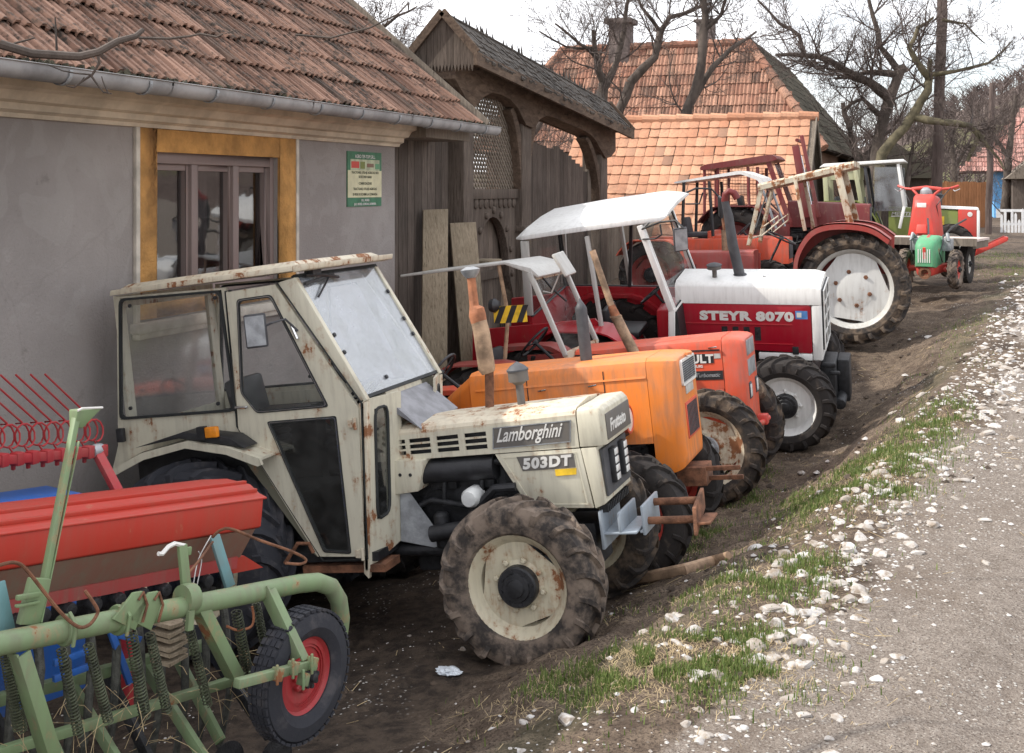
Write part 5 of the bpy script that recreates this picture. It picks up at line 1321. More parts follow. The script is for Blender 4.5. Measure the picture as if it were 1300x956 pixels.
# rear wall of the cab with a window
xR = f.on(150, 470, yc)[0]; zR0 = f.on(150, 560, yc)[1]; zR1 = r0[1]-.04
mb = MB(); oo = [(yL+.03, zR0), (-yL-.03, zR0), (-yL-.03, zR1), (yL+.03, zR1)]; mb.ring(oo, grow(oo, -.09), xR, xR+.03, 'x'); rwb = mb.build('cab_panel', cream, t1)
mb = MB(); mb.prism(grow(oo, -.09), xR+.012, xR+.016, 'x'); mb.build('pane', 'glass', rwb)
# inner floor, seat, console seen through the glass
mb = MB(); mb.bb(xR+.03, xcF, yL+.04, -yL-.04, .62, .68); mb.bb(xR+.05, .35, yL+.05, yL+.2, .68, zR0+.02); mb.bb(xR+.05, .35, -yL-.2, -yL-.05, .68, zR0+.02); mb.build('cab_floor', 'black', t1)
seat(t1, (.25, 0, zR0+.02)); steering(t1, (xcF-.32, 0, zcF-.02), .19, 50)
mb = MB(); mb.bb(xcF-.22, xcF-.05, -.3, .3, .7, zcF-.08); mb.build('dashboard', 'black', t1, bevel=.02)
mb = MB(); mb.bb(xR+.04, xcF-.05, -yL-.05, -yL-.04, zR0-.02, zR0+.12); mb.build('cab_trim', cream, t1)
# rear mudguards
pf = P([(141, 597), (180, 575), (236, 560), (290, 568), (330, 582), (333, 590), (328, 592), (288, 577), (236, 569), (182, 584), (146, 604)], -.86)
pf2 = [(x, z) for x, z in pf]
for sd in (1, -1):
    mb = MB(); mb.prism(pf2, sd*-.87, sd*-.845); n_ = 5
    up_ = pf2[:5]; dn_ = [(x, z-.015) for x, z in up_]
    mb.prism(up_+dn_[::-1], sd*-.845, sd*-.64)
    mb.build('mudguard', cream, t1)
for sd in (1, -1):
    q_ = P([(303, 548), (330, 582), (400, 705), (412, 706)], -.64); MB().prism([q_[0], q_[3], q_[2], (q_[1][0]-.12, q_[1][1]-.02)], sd*-.64, sd*-.60).build('inner_guard', 'olivegrey', t1)
o = MB().bb(0, .10, -.02, .02, 0, .075).build('indicator_lamp', 'amber', t1, bevel=.01); p_ = f.on(262, 556, -.86); o.location = (p_[0], -.86, p_[1])
MB().bb(-.06, .0, -.022, .022, -.005, .08).build('housing', 'black', o)
p_ = f.on(142, 556, -.80); o = MB().bb(-.03, .03, -.02, .02, -.05, .05).build('tail_lamp', 'black', t1, bevel=.008); o.location = (p_[0], -.70, p_[1])
mb = MB(); hz = P([(180, 566), (240, 546), (300, 552), (320, 566), (290, 562), (236, 554)], -.75); mb.prism(hz, -.84, -.66); mb.build('tool_bag', 'black', t1, bevel=.01)
# mirror on the door
a = f.p3(378, 420, yc-.02); mirror(t1, f.p3(325, 420, yc-.22), .15, .23, (0, 0, R_(-70)), 'darkgrey', 'grey', [a, f.p3(362, 405, yc-.10), f.p3(345, 410, yc-.2), f.p3(318, 422, yc-.21)])
mb = MB(); mb.tube([f.p3(378, 430, yc-.02), f.p3(370, 412, yc-.02)], .014, 8); mb.build('mirror_bracket', 'chrome', t1)
# crank handle sticking out under the step
mb = MB(); mb.tube([f.p3(*q, -.75) for q in ((362, 715), (378, 690), (392, 690), (398, 702))], .014, 8); mb.build('step_rod', 'rust', t1)
mb = MB(); mb.bb(f.on(380, 700, yc)[0], xcF+.05, yL+.02, yL+.25, zb0-.02, zb0+.03); mb.build('step', 'rust', t1)
# ================= orange tractor =================
G2 = 'tractors parked in a row in front of the house'
F2 = Frame((-4.45, 9.72, -.28), 6.5); f = F2
t2 = f.root('tractor', 'plain orange tractor with rounded nose and no cab, second in the row', 'tractor', G2)
cf = f.p3(798, 656, -.68); FX2 = cf.x
wheel(t2, (FX2, -.68, cf.z), .51, .30, .27, 'tyre', 'brightred', hubr=.11, n=18)
wheel(t2, (FX2, .68, cf.z), .51, .30, .27, 'tyre', 'brightred', cam=1, hubr=.11, n=18, hand=-1)
wheel(t2, (0, -.72, .66), .66, .38, .34, 'tyre', 'brightred', hubr=.13); wheel(t2, (0, .72, .66), .66, .38, .34, 'tyre', 'brightred', cam=1, hubr=.13)
axle_gear(t2, 0, FX2, .66, cf.z, .76, .6)
hw = .36; y2 = -hw
zT = f.on(880, 456, 0)[1]; xN = f.on(866, 560, y2)[0]; xN = f.on(862, 560, y2)[0]
zBn = f.on(850, 604, y2)[1]; xS = f.on(828, 540, y2)[0]      # seam
xB0 = f.on(597, 500, y2)[0]; zTr = f.on(668, 480, y2)[1]; zTf = f.on(848, 464, y2)[1]
zt2 = lambda x: lerp(zTr, zTf, (x-xB0)/(xS-xB0))+.03
zlow = zTf-.62
mb = MB(); secs = []
for k in range(7):
    x = lerp(xB0, xS-.004, k/6); secs.append(xsec(x, hw, zlow, zt2(x)+.03, .075))
loft(mb, secs); hd = mb.build('hood', 'orange', t2, angle=40)
mb = MB()   # side crease and seams
zc0 = lambda x: zt2(x)-.11
mb.hexa([(xB0+.05, y2-.008, zc0(xB0)-.012), (xS-.01, y2-.008, zc0(xS)-.012), (xS-.01, y2+.01, zc0(xS)-.012), (xB0+.05, y2+.01, zc0(xB0)-.012), (xB0+.05, y2-.002, zc0(xB0)+.004), (xS-.01, y2-.002, zc0(xS)+.004), (xS-.01, y2+.01, zc0(xS)+.004), (xB0+.05, y2+.01, zc0(xB0)+.004)])
mb.build('crease', 'orange', hd)
for px in (668, 766):
    x = f.on(px, 480, y2)[0]; MB().bb(x-.004, x+.004, y2-.003, y2+.004, zlow+.1, zt2(x)-.04).build('seam', 'engine', hd)
for px, py in ((683, 497), (747, 491)):
    c = f.p3(px, py, y2-.02); MB().bar((c.x, c.y, c.z), (c.x+.075, c.y-.012, c.z+.012), .016, .014).build('latch', 'chrome', hd, bevel=.003)
# tapering flank at the rear of the hood
mb = MB(); secs = [[(xB0-.3, -.25, zlow+.25), (xB0-.3, -.25, zt2(xB0)-.25), (xB0-.3, -.18, zt2(xB0)-.18), (xB0-.3, .18, zt2(xB0)-.18), (xB0-.3, .25, zt2(xB0)-.25), (xB0-.3, .25, zlow+.25)], [(xB0-.004, -hw+.01, zlow+.1), (xB0-.004, -hw+.01, zt2(xB0)-.06), (xB0-.004, -hw+.07, zt2(xB0)+.01), (xB0-.004, hw-.07, zt2(xB0)+.01), (xB0-.004, hw-.01, zt2(xB0)-.06), (xB0-.004, hw-.01, zlow+.1)]]
loft(mb, secs); mb.build('cowl', 'orange', t2, bevel=.02)
# rounded nose
mb = MB(); secs = []; ln = xN-xS+.05; nn_ = 12
for k in range(nn_+1):
    t = k/nn_; x = xS+ln*math.sin(t*PI/2); s_ = math.cos(t*PI/2)**.55 if t < 1 else 0
    s_ = lerp(.78, 1, s_) ; zt_ = zt2(xS)+.03-.02*t; zb_ = zBn+.12*(t**2)-.0
    hwk = hw*s_
    secs.append(xsec(x, hwk, zb_, zt_, .075)[:0]+[(x, -hwk*.92, zb_), (x, -hwk, zb_+.07), (x, -hwk, zt_-.075), (x, -hwk+.02, zt_-.02), (x, -hwk+.075, zt_), (x, hwk-.075, zt_), (x, hwk-.02, zt_-.02), (x, hwk, zt_-.075), (x, hwk, zb_+.07), (x, hwk*.92, zb_)])
loft(mb, secs); ns = mb.build('nose', 'orange', t2, angle=45, bevel=0)
xf_ = xS+ln
for nm, z0_, z1_, hw_, mt_, fr in (('grille', zTf-.17, zTf+.0, .24, 'grey', 'letter'), ('number_plate', zTf-.27, zTf-.20, .14, 'offwhite', None), ('lower_grille', zTf-.62, zTf-.33, .22, 'redorange', None)):
    MB().bb(xf_-.005, xf_+.008, -hw_, hw_, z0_, z1_).build(nm, mt_, ns, bevel=.003)
    if fr:
        mb = MB(); q_ = [(-hw_, z0_), (hw_, z0_), (hw_, z1_), (-hw_, z1_)]; mb.ring(rounded(grow(q_, .02), .03), rounded(q_, .02), xf_-.005, xf_+.018, 'x'); mb.build('grille_frame', fr, ns)
        for k in range(9): MB().bb(xf_+.008, xf_+.014, -hw_, hw_, z0_+.012+k*.018, z0_+.02+k*.018).build('grille_bar', 'darkgrey', ns)
for k in range(8): MB().bb(xf_+.008, xf_+.014, -.19+k*.05, -.17+k*.05, zTf-.6, zTf-.35).build('grille_bar', 'darkgrey', ns)
mb = MB(); mb.lathe([(.03, -.02), (.03, .0), (.02, .006)], (f.on(874, 452, 0)[0], 0, zt2(xS)+.025), 'z', 16); mb.build('radiator_cap', 'orange', t2)
for sd in (-1, 1):     # big drum headlights on the flanks
    c = f.p3(800, 532, -.52); mb = MB(); mb.lathe([(.04, -.20), (.09, -.185), (.105, -.13), (.11, -.02), (.115, 0), (.10, .006), (.09, -.008)], ax='x', seg=28)
    h_ = mb.build('headlight', 'redorange', t2); h_.location = (c.x, sd*.53, c.z)
    mb = MB(); mb.lathe([(.098, -.004), (.06, .010), (0, .016)], ax='x', seg=28); mb.build('lens', 'lamp', h_)
    mb = MB(); mb.tube([(-.08, 0, -.10), (-.08, -sd*.1, -.14), (-.08, -sd*.2, -.14)], .018, 8); mb.build('lamp_bracket', 'engine', h_)
engine(t2, xB0+.1, xS-.1, .58, zlow+.12, .22); mb = MB(); mb.bb(xB0-.2, xN-.15, -.16, .16, .42, .66); mb.build('chassis', 'engine', t2, bevel=.02)
mb = MB(); zc_ = f.on(885, 602, -.1)[1]; mb.bb(xN-.1, xN+.14, -.14, .14, zc_-.09, zc_+.06); mb.bar((xN+.1, -.10, zc_+.045), (xN+.42, -.10, zc_+.045), .035, .035); mb.bar((xN+.1, -.02, zc_-.05), (xN+.42, -.02, zc_-.05), .035, .035); mb.build('weight_bracket', 'rust', t2, bevel=.004)
# fenders, seat and steering
for sd in (-1, 1):
    fender(t2, (0, 0, .66), .76, sd*.58, sd*.92, 12, 150, 'redorange', flat=.70)
    mb = MB(); mb.bb(.05, .60, sd*.56, sd*.60, .55, 1.28); mb.build('fender_panel', 'redorange', t2, bevel=.01)
mb = MB(); mb.bb(-.35, .5, -.95, -.55, 1.34, 1.42); mb.build('fender_top', 'redorange', t2, bevel=.03)
seat(t2, (.05, 0, 1.2)); steering(t2, (xB0-.42, 0, zt2(xB0)+.02), .2, 40)
for k in range(3): MB().tube([(xB0-.32, -.2+.05*k, .9), (xB0-.62-.05*k, -.3, zt2(xB0)-.03+.03*k)], .012, 6).build('lever', 'black', t2)
mb = MB(); mb.bb(-.3, xB0-.25, -.45, .45, .55, .60); mb.build('floor', 'ihred', t2, bevel=.01)
bb0 = f.p3(746, 470, -.02); tt0 = f.p3(742, 398, -.02)
mb = MB(); mb.lathe([(.052, -.1), (.052, .52), (.048, .54), (.0, .62)], (bb0.x, bb0.y, bb0.z), 'z', 14); mb.build('exhaust_pipe', 'polewood', t2) if False else mb.build('exhaust_pipe', 'rust2' if 'rust2' in M else 'darkgrey', t2)

# ================= red-orange tractor with light canopy =================
F3 = Frame((-4.35, 12.0, -.22), 5.0); f = F3
t3 = f.root('tractor', 'red orange tractor with thin flat canopy and tilted windscreen, third in the row', 'tractor', G2)
cf = f.p3(899, 568, -.66); FX3 = cf.x
wheel(t3, (FX3, -.66, cf.z), .56, .36, .29, 'tyrebrown', 'ihcream', hubr=.12, n=20, hub='grey', spin=.9)
wheel(t3, (FX3, .66, cf.z), .56, .36, .29, 'tyrebrown', 'ihcream', cam=1, hubr=.12, hub='grey', hand=-1)
wheel(t3, (0, -.74, .70), .70, .40, .36, 'tyre', 'ihcream', hubr=.14); wheel(t3, (0, .74, .70), .70, .40, .36, 'tyre', 'ihcream', cam=1, hubr=.14)
axle_gear(t3, 0, FX3, .7, cf.z, .78, .58)
hw = .33; y3 = -hw; xS = f.on(918, 470, y3)[0]; xN = f.on(928, 470, y3)[0]; xB = f.on(720, 470, y3)[0]
zt0, zt1 = f.on(735, 441, 0)[1], f.on(925, 424, 0)[1]; zbN = f.on(930, 590, y3)[1]; zc = f.on(918, 440, y3)[1]
mb = MB(); secs = [xsec(lerp(xB, xS, k/5), hw, lerp(zt0, zt1, k/5)-.50, lerp(zt0, zt1, k/5), .07) for k in range(6)]; loft(mb, secs); hd = mb.build('hood', 'redorange', t3, angle=40)
mb = MB(); secs = []
for x, s_, dz in ((xS+.004, 1, 0), (xN, 1, 0), (xN+.10, .96, -.01), (xN+.15, .90, -.03)):
    secs.append([(x, -hw*s_, zbN-dz), (x, -hw*s_, zt1+dz-.07), (x, -hw*s_+.02, zt1+dz-.02), (x, -hw*s_+.07, zt1+dz), (x, hw*s_-.07, zt1+dz), (x, hw*s_-.02, zt1+dz-.02), (x, hw*s_, zt1+dz-.07), (x, hw*s_, zbN-dz)])
loft(mb, secs); ns = mb.build('nose', 'redorange', t3, bevel=.006); xf_ = xN+.15
for k, (a_, b_) in enumerate(((.05, .20), (.24, .40))): MB().bb(xf_-.003, xf_+.006, -.22, .22, zt1-b_, zt1-a_).build('grille', 'grey', ns, bevel=.002)
for sd in (-1, 1):
    o = MB().bb(xf_-.003, xf_+.012, sd*.20-.06, sd*.20+.06, zt1-.62, zt1-.46).build('headlight', 'darkgrey', t3, bevel=.006); MB().bb(xf_+.012, xf_+.018, sd*.20-.045, sd*.20+.045, zt1-.60, zt1-.48).build('lens', 'lamp', o, bevel=.004)
mb = MB(); mb.prism([(xS-.75, zt1-.50), (xS-.006, zt1-.50), (xS-.006, zbN-.02+.1), (xS-.45, zbN+.12)], y3, -y3); mb.build('side_panel', 'redorange', t3, bevel=.006)
MB().bb(xB+.1, xS-.02, y3-.006, y3+.002, zt1-.125, zt1-.110).build('seam', 'engine', hd)
c = f.p3(899, 442, y3-.012); MB().bar(c, (c.x+.09, c.y-.012, c.z+.01), .016, .014).build('latch', 'chrome', hd, bevel=.003)
bq = [f.on(868, 464, y3), f.on(913, 462, y3), f.on(913, 452, y3), f.on(868, 454, y3)]; x1_ = bq[1][0]
mb = MB(); mb.bb(x1_-.62, x1_-.05, y3-.004, y3+.002, zt1-.245, zt1-.150); nb_ = mb.build('name_badge', 'black', t3)
o = text('RENAULT', .115, (x1_-.60, y3-.006, zt1-.238), (R_(90), 0, 0), 'letter', nb_, bold=.004, depth=.002); o.scale.x = .55/max(.01, max(Vector(v.co).x for v in o.data.vertices))
MB().bb(x1_-.045, x1_+.02, y3-.004, y3+.002, zt1-.20, zt1-.152).build('sticker', 'offwhite', t3)
o = text('TRACTEURS', .036, (x1_-.36, y3-.004, zt1-.285), (R_(90), 0, 0), 'letter', t3, bold=.001, depth=.001)
mb = MB(); mb.bb(x1_-.26, x1_+.03, y3-.004, y3+.002, zt1-.41, zt1-.32); nb_ = mb.build('script_badge', 'black', t3); o = text('Turbomatic', .055, (x1_-.245, y3-.006, zt1-.38), (R_(90), 0, 0), 'grey', nb_, bold=.001, shear=.35, depth=.001); o.scale.x = .25/max(.01, max(Vector(v.co).x for v in o.data.vertices))
engine(t3, xB+.1, xS-.4, .6, zt0-.5, .22); MB().bb(xB-.2, xN, -.16, .16, .42, .7).build('chassis', 'engine', t3, bevel=.02)
mb = MB(); c = f.p3(945, 575, 0); mb.tube([(xN+.02, -.2, .62), (xN+.22, -.1, .66), (xN+.26, .1, .68)], .03, 8); mb.box((xN+.22, 0, .68), (.1, .12, .1)); mb.build('tow_bar', 'brightred', t3, bevel=.01)
p0 = f.p3(812, 462, y3-.06); p1 = f.p3(782, 402, y3-.06); p2 = f.p3(776, 388, y3-.06); p3_ = f.p3(752, 318, y3-.06)
mb = MB(); mb.tube([p0, p1], [.055, .055], 14); mb.lathe([(.062, -.01), (.062, .01)], p1, 'z', 14); ex_ = mb.build('exhaust_pipe', 'rustlight', t3); MB().tube([p1, p2], [.05, .04], 12).build('collar', 'copper', ex_); MB().tube([p2, p3_], [.036, .034], 12).build('outlet', 'rustlight', ex_)
# canopy, windscreen and posts
yw = -.58
cA, cB, cC = f.on(508, 349, yw), f.on(640, 333, yw), f.on(676, 345, yw)
mb = MB(); rp = [cA, (cA[0], cA[1]-.03), (cB[0], cB[1]-.045), (cB[0]+.18, cB[1]-.10), (cC[0]+.02, cC[1]-.07), (cC[0]+.05, cC[1]-.03), (cB[0]+.2, cB[1]+.03), (cB[0], cB[1]+.02)]
mb.prism([(cA[0], cA[1]), (cA[0], cA[1]-.025), (cB[0], cB[1]-.025), (cC[0]-.05, cC[1]-.01), (cC[0]+.05, cC[1]-.07), (cC[0]+.07, cC[1]-.05), (cC[0]-.02, cC[1]+.04), (cB[0], cB[1]+.005)], yw, -yw)
mb.build('canopy', 'offwhite', t3, bevel=.008)
w0, w1 = f.on(672, 346, yw), f.on(718, 452, yw)
for sd in (-1, 1): MB().bar((w0[0], sd*.57, w0[1]), (w1[0], sd*.57, w1[1]), .05, .05).build('windscreen_post', 'offwhite', t3, bevel=.008); MB().tube([f.p3(633, 335, sd*.55), (f.p3(645, 400, sd*.55)), f.p3(640, 470, sd*.55)], .022, 8).build('canopy_post', 'rustlight', t3)
MB().bar((w1[0], -.57, w1[1]), (w1[0], .57, w1[1]), .04, .07).build('windscreen_sill', 'ihcream', t3); mb = MB(); mb.bar((lerp(w0[0], w1[0], .08), -.55, lerp(w0[1], w1[1], .08)), (lerp(w0[0], w1[0], .08), .55, lerp(w0[1], w1[1], .08)), .03, .03); ws = mb.build('windscreen', 'ihcream', t3)
mb = MB(); mb.add([(lerp(w0[0], w1[0], .1), -.55, lerp(w0[1], w1[1], .1)), (w1[0], -.55, w1[1]), (w1[0], .55, w1[1]), (lerp(w0[0], w1[0], .1), .55, lerp(w0[1], w1[1], .1))], [(0, 1, 2, 3)]); mb.build('pane', 'glass', ws)
mb = MB(); mb.tube([(w0[0]+.05, -.3, w0[1]-.08), (w0[0]+.12, -.25, w0[1]-.2), (w0[0]+.2, -.05, w0[1]-.35)], .012, 6); mb.build('wiper', 'black', ws)
for sd in (-1, 1): 
    MB().tube([(w1[0], sd*.5, w1[1]), (w1[0]+.05, sd*.5, w1[1]-.35)], .02, 8).build('post_foot', 'ihcream', t3)
mp = f.p3(716, 335, -.75); mirror(t3, mp, .19, .26, (R_(8), R_(-28), R_(-20)), 'offwhite', 'offwhite', [f.p3(690, 370, -.57), f.p3(700, 372, -.7), mp])
for sd in (-1, 1): fender(t3, (0, 0, .7), .80, sd*.58, sd*.94, 12, 150, 'ihred', flat=.75); MB().bb(.05, .7, sd*.56, sd*.60, .55, 1.35).build('fender_panel', 'ihred', t3, bevel=.01)
MB().bb(-.3, xB-.25, -.45, .45, .58, .63).build('floor', 'ihred', t3); seat(t3, (.1, 0, 1.2)); steering(t3, (xB-.45, 0, zt0+.08), .2, 45)
o = MB().bb(-.10, .25, -.012, .0, 0, .17).build('warning_board', 'yellow', t3); q_ = f.p3(640, 410, -.9); o.location = (q_.x, -.9, q_.z)
for k in range(3): MB().prism([(-.10+k*.12, 0), (-.04+k*.12, 0), (.04+k*.12, .17), (-.02+k*.12, .17)], -.016, -.0125).build('stripe', 'black', o)
mb = MB(); mb.lathe([(0, -.05), (.06, -.03), (.075, .02), (.04, .07), (0, .08)], ax='x', seg=18); o = mb.build('work_lamp', 'black', t3); q_ = f.p3(626, 388, -.9); o.location = q_

# ================= white and dark red tractor with cab =================
F4 = Frame((-4.05, 14.62, -.02), 1.0, 11.0); f = F4
t4 = f.root('tractor', 'dark red tractor with white hood top and white cab roof, lettered on its side', 'tractor', G2)
cf = f.p3(998, 512, -.76); FX4 = cf.x
wheel(t4, (FX4, -.76, cf.z), .56, .345, .32, 'tyre', 'white', hubr=.14, n=19, hubout=.07, flats=False)
wheel(t4, (FX4, .76, cf.z), .56, .345, .32, 'tyre', 'white', cam=1, hubr=.14, n=19, hand=-1)
wheel(t4, (0, -.80, .76), .76, .46, .42, 'tyre', 'white', hubr=.15); wheel(t4, (0, .80, .76), .76, .46, .42, 'tyre', 'white', cam=1, hubr=.15)
axle_gear(t4, 0, FX4, .76, cf.z, .82, .7)
hw = .36; y4 = -hw; xB = f.on(861, 400, y4)[0]; xS = f.on(1030, 400, y4)[0]; xN = f.on(1043, 400, y4)[0]
zt = f.on(950, 362, y4)[1]; zw = f.on(950, 386, y4)[1]; zb = f.on(1030, 449, y4)[1]; zbb = f.on(1030, 458, y4)[1]
mb = MB(); secs = [[(x, -hw-.004, zw), (x, -hw-.004, zt-.03), (x, -hw+.02, zt), (x, -hw+.09, zt+.028), (x, hw-.09, zt+.028), (x, hw-.02, zt), (x, hw+.004, zt-.03), (x, hw+.004, zw)] for x in (xB-.02, xB+.2, lerp(xB, xS, .5), xS)]
x = xN; secs.append([(x, -hw+.0, zw), (x, -hw+.0, zt-.05), (x, -hw+.03, zt-.025), (x, -hw+.09, zt), (x, hw-.09, zt), (x, hw-.03, zt-.025), (x, hw, zt-.05), (x, hw, zw)])
loft(mb, secs); mb.build('hood_top', 'white', t4, angle=50)
mb = MB(); mb.prism([(xB, zw-.004), (xS-.03, zw-.004), (xS-.004, zw-.03), (xS-.004, zb+.02), (xS-.02, zb), (xS-.6, zb+.02), (xB, zb+.10)], y4, -y4); hs = mb.build('hood_side', 'steyr', t4, bevel=.006) if 'steyr' in M else mb.build('hood_side', 'red', t4, bevel=.006)
zs = f.on(940, 411, y4)[1]
MB().bb(xB+.02, xS-.22, y4-.012, y4+.002, zs-.008, zs+.006).build('rib', 'red', hs, bevel=.003)
MB().bb(xB+.02, xS-.22, y4-.010, y4+.002, zs-.24, zs-.23).build('rib', 'red', hs, bevel=.003)
for k, px in enumerate((920, 934, 948, 962)):
    x = f.on(px, 420, y4)[0]; MB().bb(x-.035, x+.035, y4-.003, y4+.002, zs-.20, zs-.035).build('vent', 'engine', hs)
# white front bezel and grille
mb = MB(); mb.bb(xS, xN, y4-.004, -y4+.004, zbb, zw-.002); mb.build('nose', 'white', t4, bevel=.02)
mb = MB(); mb.bb(xS-.62, xS-.004, y4-.003, y4+.04, zbb-.0, zb-.006); mb.build('sill', 'white', t4, bevel=.008)
mb = MB(); mb.bb(xN, xN+.02, y4+.05, -y4-.05, zbb+.12, zt-.07); gr = mb.build('grille', 'engine', t4, bevel=.004)
for k in range(5): MB().bb(xN+.02, xN+.032, y4+.05, -y4-.05, lerp(zbb+.12, zt-.08, k/4)-.008, lerp(zbb+.12, zt-.08, k/4)+.008).build('grille_bar', 'white', gr)
for yy_ in (y4+.06, 0, -y4-.06): MB().bb(xN+.02, xN+.034, yy_-.012, yy_+.012, zbb+.12, zt-.08).build('grille_bar', 'white', gr)
o = text('STEYR 8070', .135, (f.on(889, 405, y4)[0], y4-.004, f.on(889, 405, y4)[1]), (R_(90), 0, 0), 'letter', hs, bold=.0085, depth=.002, space=1.12)
s_ = (f.on(1008, 405, y4)[0]-f.on(889, 405, y4)[0])/max(.01, max(Vector(v.co).x for v in o.data.vertices)); o.scale = (s_, 1.05, 1)
a_, b_ = f.on(1010, 405, y4), f.on(1025, 395, y4); o = MB().bb(a_[0], b_[0], y4-.004, y4+.002, a_[1], b_[1]).build('sticker', 'bluesticker' if 'bluesticker' in M else 'blue', t4)
MB().bb(a_[0]+.015, lerp(a_[0], b_[0], .5), y4-.006, y4-.004, a_[1]+.02, b_[1]-.02).build('emblem', 'letter', o)
MB().bb(f.on(1009, 452, y4)[0]-.02, f.on(1014, 440, y4)[0], y4-.02, y4+.002, zb-.01, zb+.08).build('latch', 'black', t4, bevel=.004)
b_ = f.p3(909, 375, -.1); precleaner(t4, (b_.x, -.12, zt-.0), .19, .085); 
bo = f.p3(940, 357, .0); mb = MB(); pp = lambda px, py: f.p3(px, py, .0)
mb.lathe([(.09, -.02), (.075, .01)], (bo.x, 0, zt+.03), 'z', 18); mb.tube([(bo.x, 0, zt), pp(930, 310), pp(925, 275), pp(920, 255)], [.062, .062, .055, .042], 14, True)
ex_ = mb.build('exhaust_pipe', 'darkgrey', t4); MB().tube([pp(920, 256), pp(921, 247), pp(926, 243), pp(932, 245), pp(936, 252)], [.042, .042, .042, .042, .045], 12).build('outlet', 'maroon', ex_)
MB().lathe([(.055, 0), (.05, .012), (.02, .016)], (f.p3(975, 362, 0).x, -.05, zt+.026), 'z', 18).build('filler_cap', 'chrome', t4)
engine(t4, xB+.1, xS-.15, .62, zb+.08, .25); MB().bb(xB-.2, xN-.05, -.17, .17, .45, .75).build('chassis', 'engine', t4, bevel=.02)
mb = MB(); mb.bb(xN-.05, xN+.12, -.25, .25, .48, zbb-.08); mb.bb(xN+.12, xN+.26, .0, .3, .45, zbb-.1); mb.lathe([(.07, -.28), (.07, .3)], (xN+.16, 0, .52), 'y', 16); mb.box((xN+.06, -.34, zbb-.05), (.16, .06, .06)); mb.box((xN+.12, -.30, zbb-.16), (.12, .05, .05)); mb.build('front_linkage', 'engine', t4, bevel=.02)
# cab
yw = -.74; cC = (f.on(852, 478, yw))
rN0, rN1 = f.on(653, 305, yw-.02), f.on(818, 284, yw-.02); rTip = f.on(838, 274, yw+.12)
zr0, zr1 = rN0[1], rN1[1]; xr0, xr1 = rN0[0], rN1[0]
mb = MB()
secs = []
for x, z, dh, dy in ((xr0, zr0, .03, .05), (xr0+.10, zr0, .11, .0), (lerp(xr0, xr1, .5), lerp(zr0, zr1, .5), .13, 0), (xr1-.02, zr1, .13, 0), (xr1+.18, zr1+.02, .10, .04), (xr1+.24, zr1+.05, .05, .08)):
    a = yw-.02+dy; secs.append([(x, a, z), (x, a+.01, z+.05*dh/.11), (x, a+.20, z+dh), (x, 0, z+dh+.02), (x, -a-.20, z+dh), (x, -a-.01, z+.05*dh/.11), (x, -a, z), (x, 0, z+.02)])
loft(mb, secs); mb.build('cab_roof', 'white', t4, angle=25, bevel=.004)
for sd in (-1, 1):
    s_ = sd*-yw if False else sd*abs(yw)
    q = lambda px, py: (f.on(px, py, yw)[0], s_, f.on(px, py, yw)[1])
    p0, p1 = q(745, 300), q(776, 490); MB().bar(p0, p1, .045, .07, (0, 1, 0)).build('cab_post', 'offwhite', t4, bevel=.008)
    p0, p1, p2 = q(812, 286), q(853, 395), q(853, 480); mb = MB(); mb.bar(p0, p1, .07, .055, (0, 1, 0)); mb.bar((p1[0], p1[1], p1[2]+.03), p2, .075, .05, (0, 1, 0)); mb.build('windscreen_pillar', 'white', t4, bevel=.01)
    p0, p1 = q(666, 306), q(672, 400); MB().bar(p0, p1, .10, .05, (0, 1, 0)).build('cab_post', 'offwhite', t4, bevel=.008)
    MB().prism([f.on(745, 470, yw), f.on(778, 420, yw), f.on(800, 470, yw), f.on(853, 500, yw), f.on(853, 540, yw), f.on(700, 540, yw)] if False else [f.on(600, 420, yw), f.on(755, 405, yw), f.on(778, 430, yw), f.on(805, 475, yw), f.on(853, 482, yw), f.on(853, 520, yw), f.on(600, 520, yw)], s_-sd*.04, s_).build('side_panel', 'red', t4)
    fender(t4, (0, 0, .76), .86, sd*.60, sd*1.02, 8, 150, 'red', flat=.80)
# far side and rear windows with black frames
q0, q1 = f.on(812, 286, yw), f.on(853, 395, yw)
zsill = f.on(760, 405, yw)[1]; 
for nm, quad in (('side_window', [(xr0+.15, -yw-.02, zsill), (q1[0]-.1, -yw-.02, zsill), (q0[0]-.02, -yw-.02, zr1-.02), (xr0+.1, -yw-.02, zr0-.02)]), ('rear_window', [(xr0+.12, yw+.05, zsill), (xr0+.12, -yw-.05, zsill), (xr0+.08, -yw-.05, zr0-.02), (xr0+.08, yw+.05, zr0-.02)])):
    mb = MB(); mb.tube(quad+[quad[0]], .018, 6, False); w = mb.build(nm, 'black', t4); MB().add(quad, [(0, 1, 2, 3)]).build('pane', 'glass', w)
MB().hexa([(xr0+.1, -yw-.06, .6), (q1[0], -yw-.06, .6), (q1[0], -yw-.02, .6), (xr0+.1, -yw-.02, .6), (xr0+.1, -yw-.06, zsill), (q1[0]-.1, -yw-.06, zsill), (q1[0]-.1, -yw-.02, zsill), (xr0+.1, -yw-.02, zsill)]).build('side_panel', 'red', t4)
MB().bb(xr0+.08, xr0+.12, yw+.05, -yw-.08, .6, zsill).build('rear_panel', 'red', t4)
MB().bar((q0[0]-.55, -yw-.04, zsill), (q0[0]-.45, -yw-.04, zr1-.02), .04, .04, (0, 1, 0)).build('cab_post', 'black', t4)
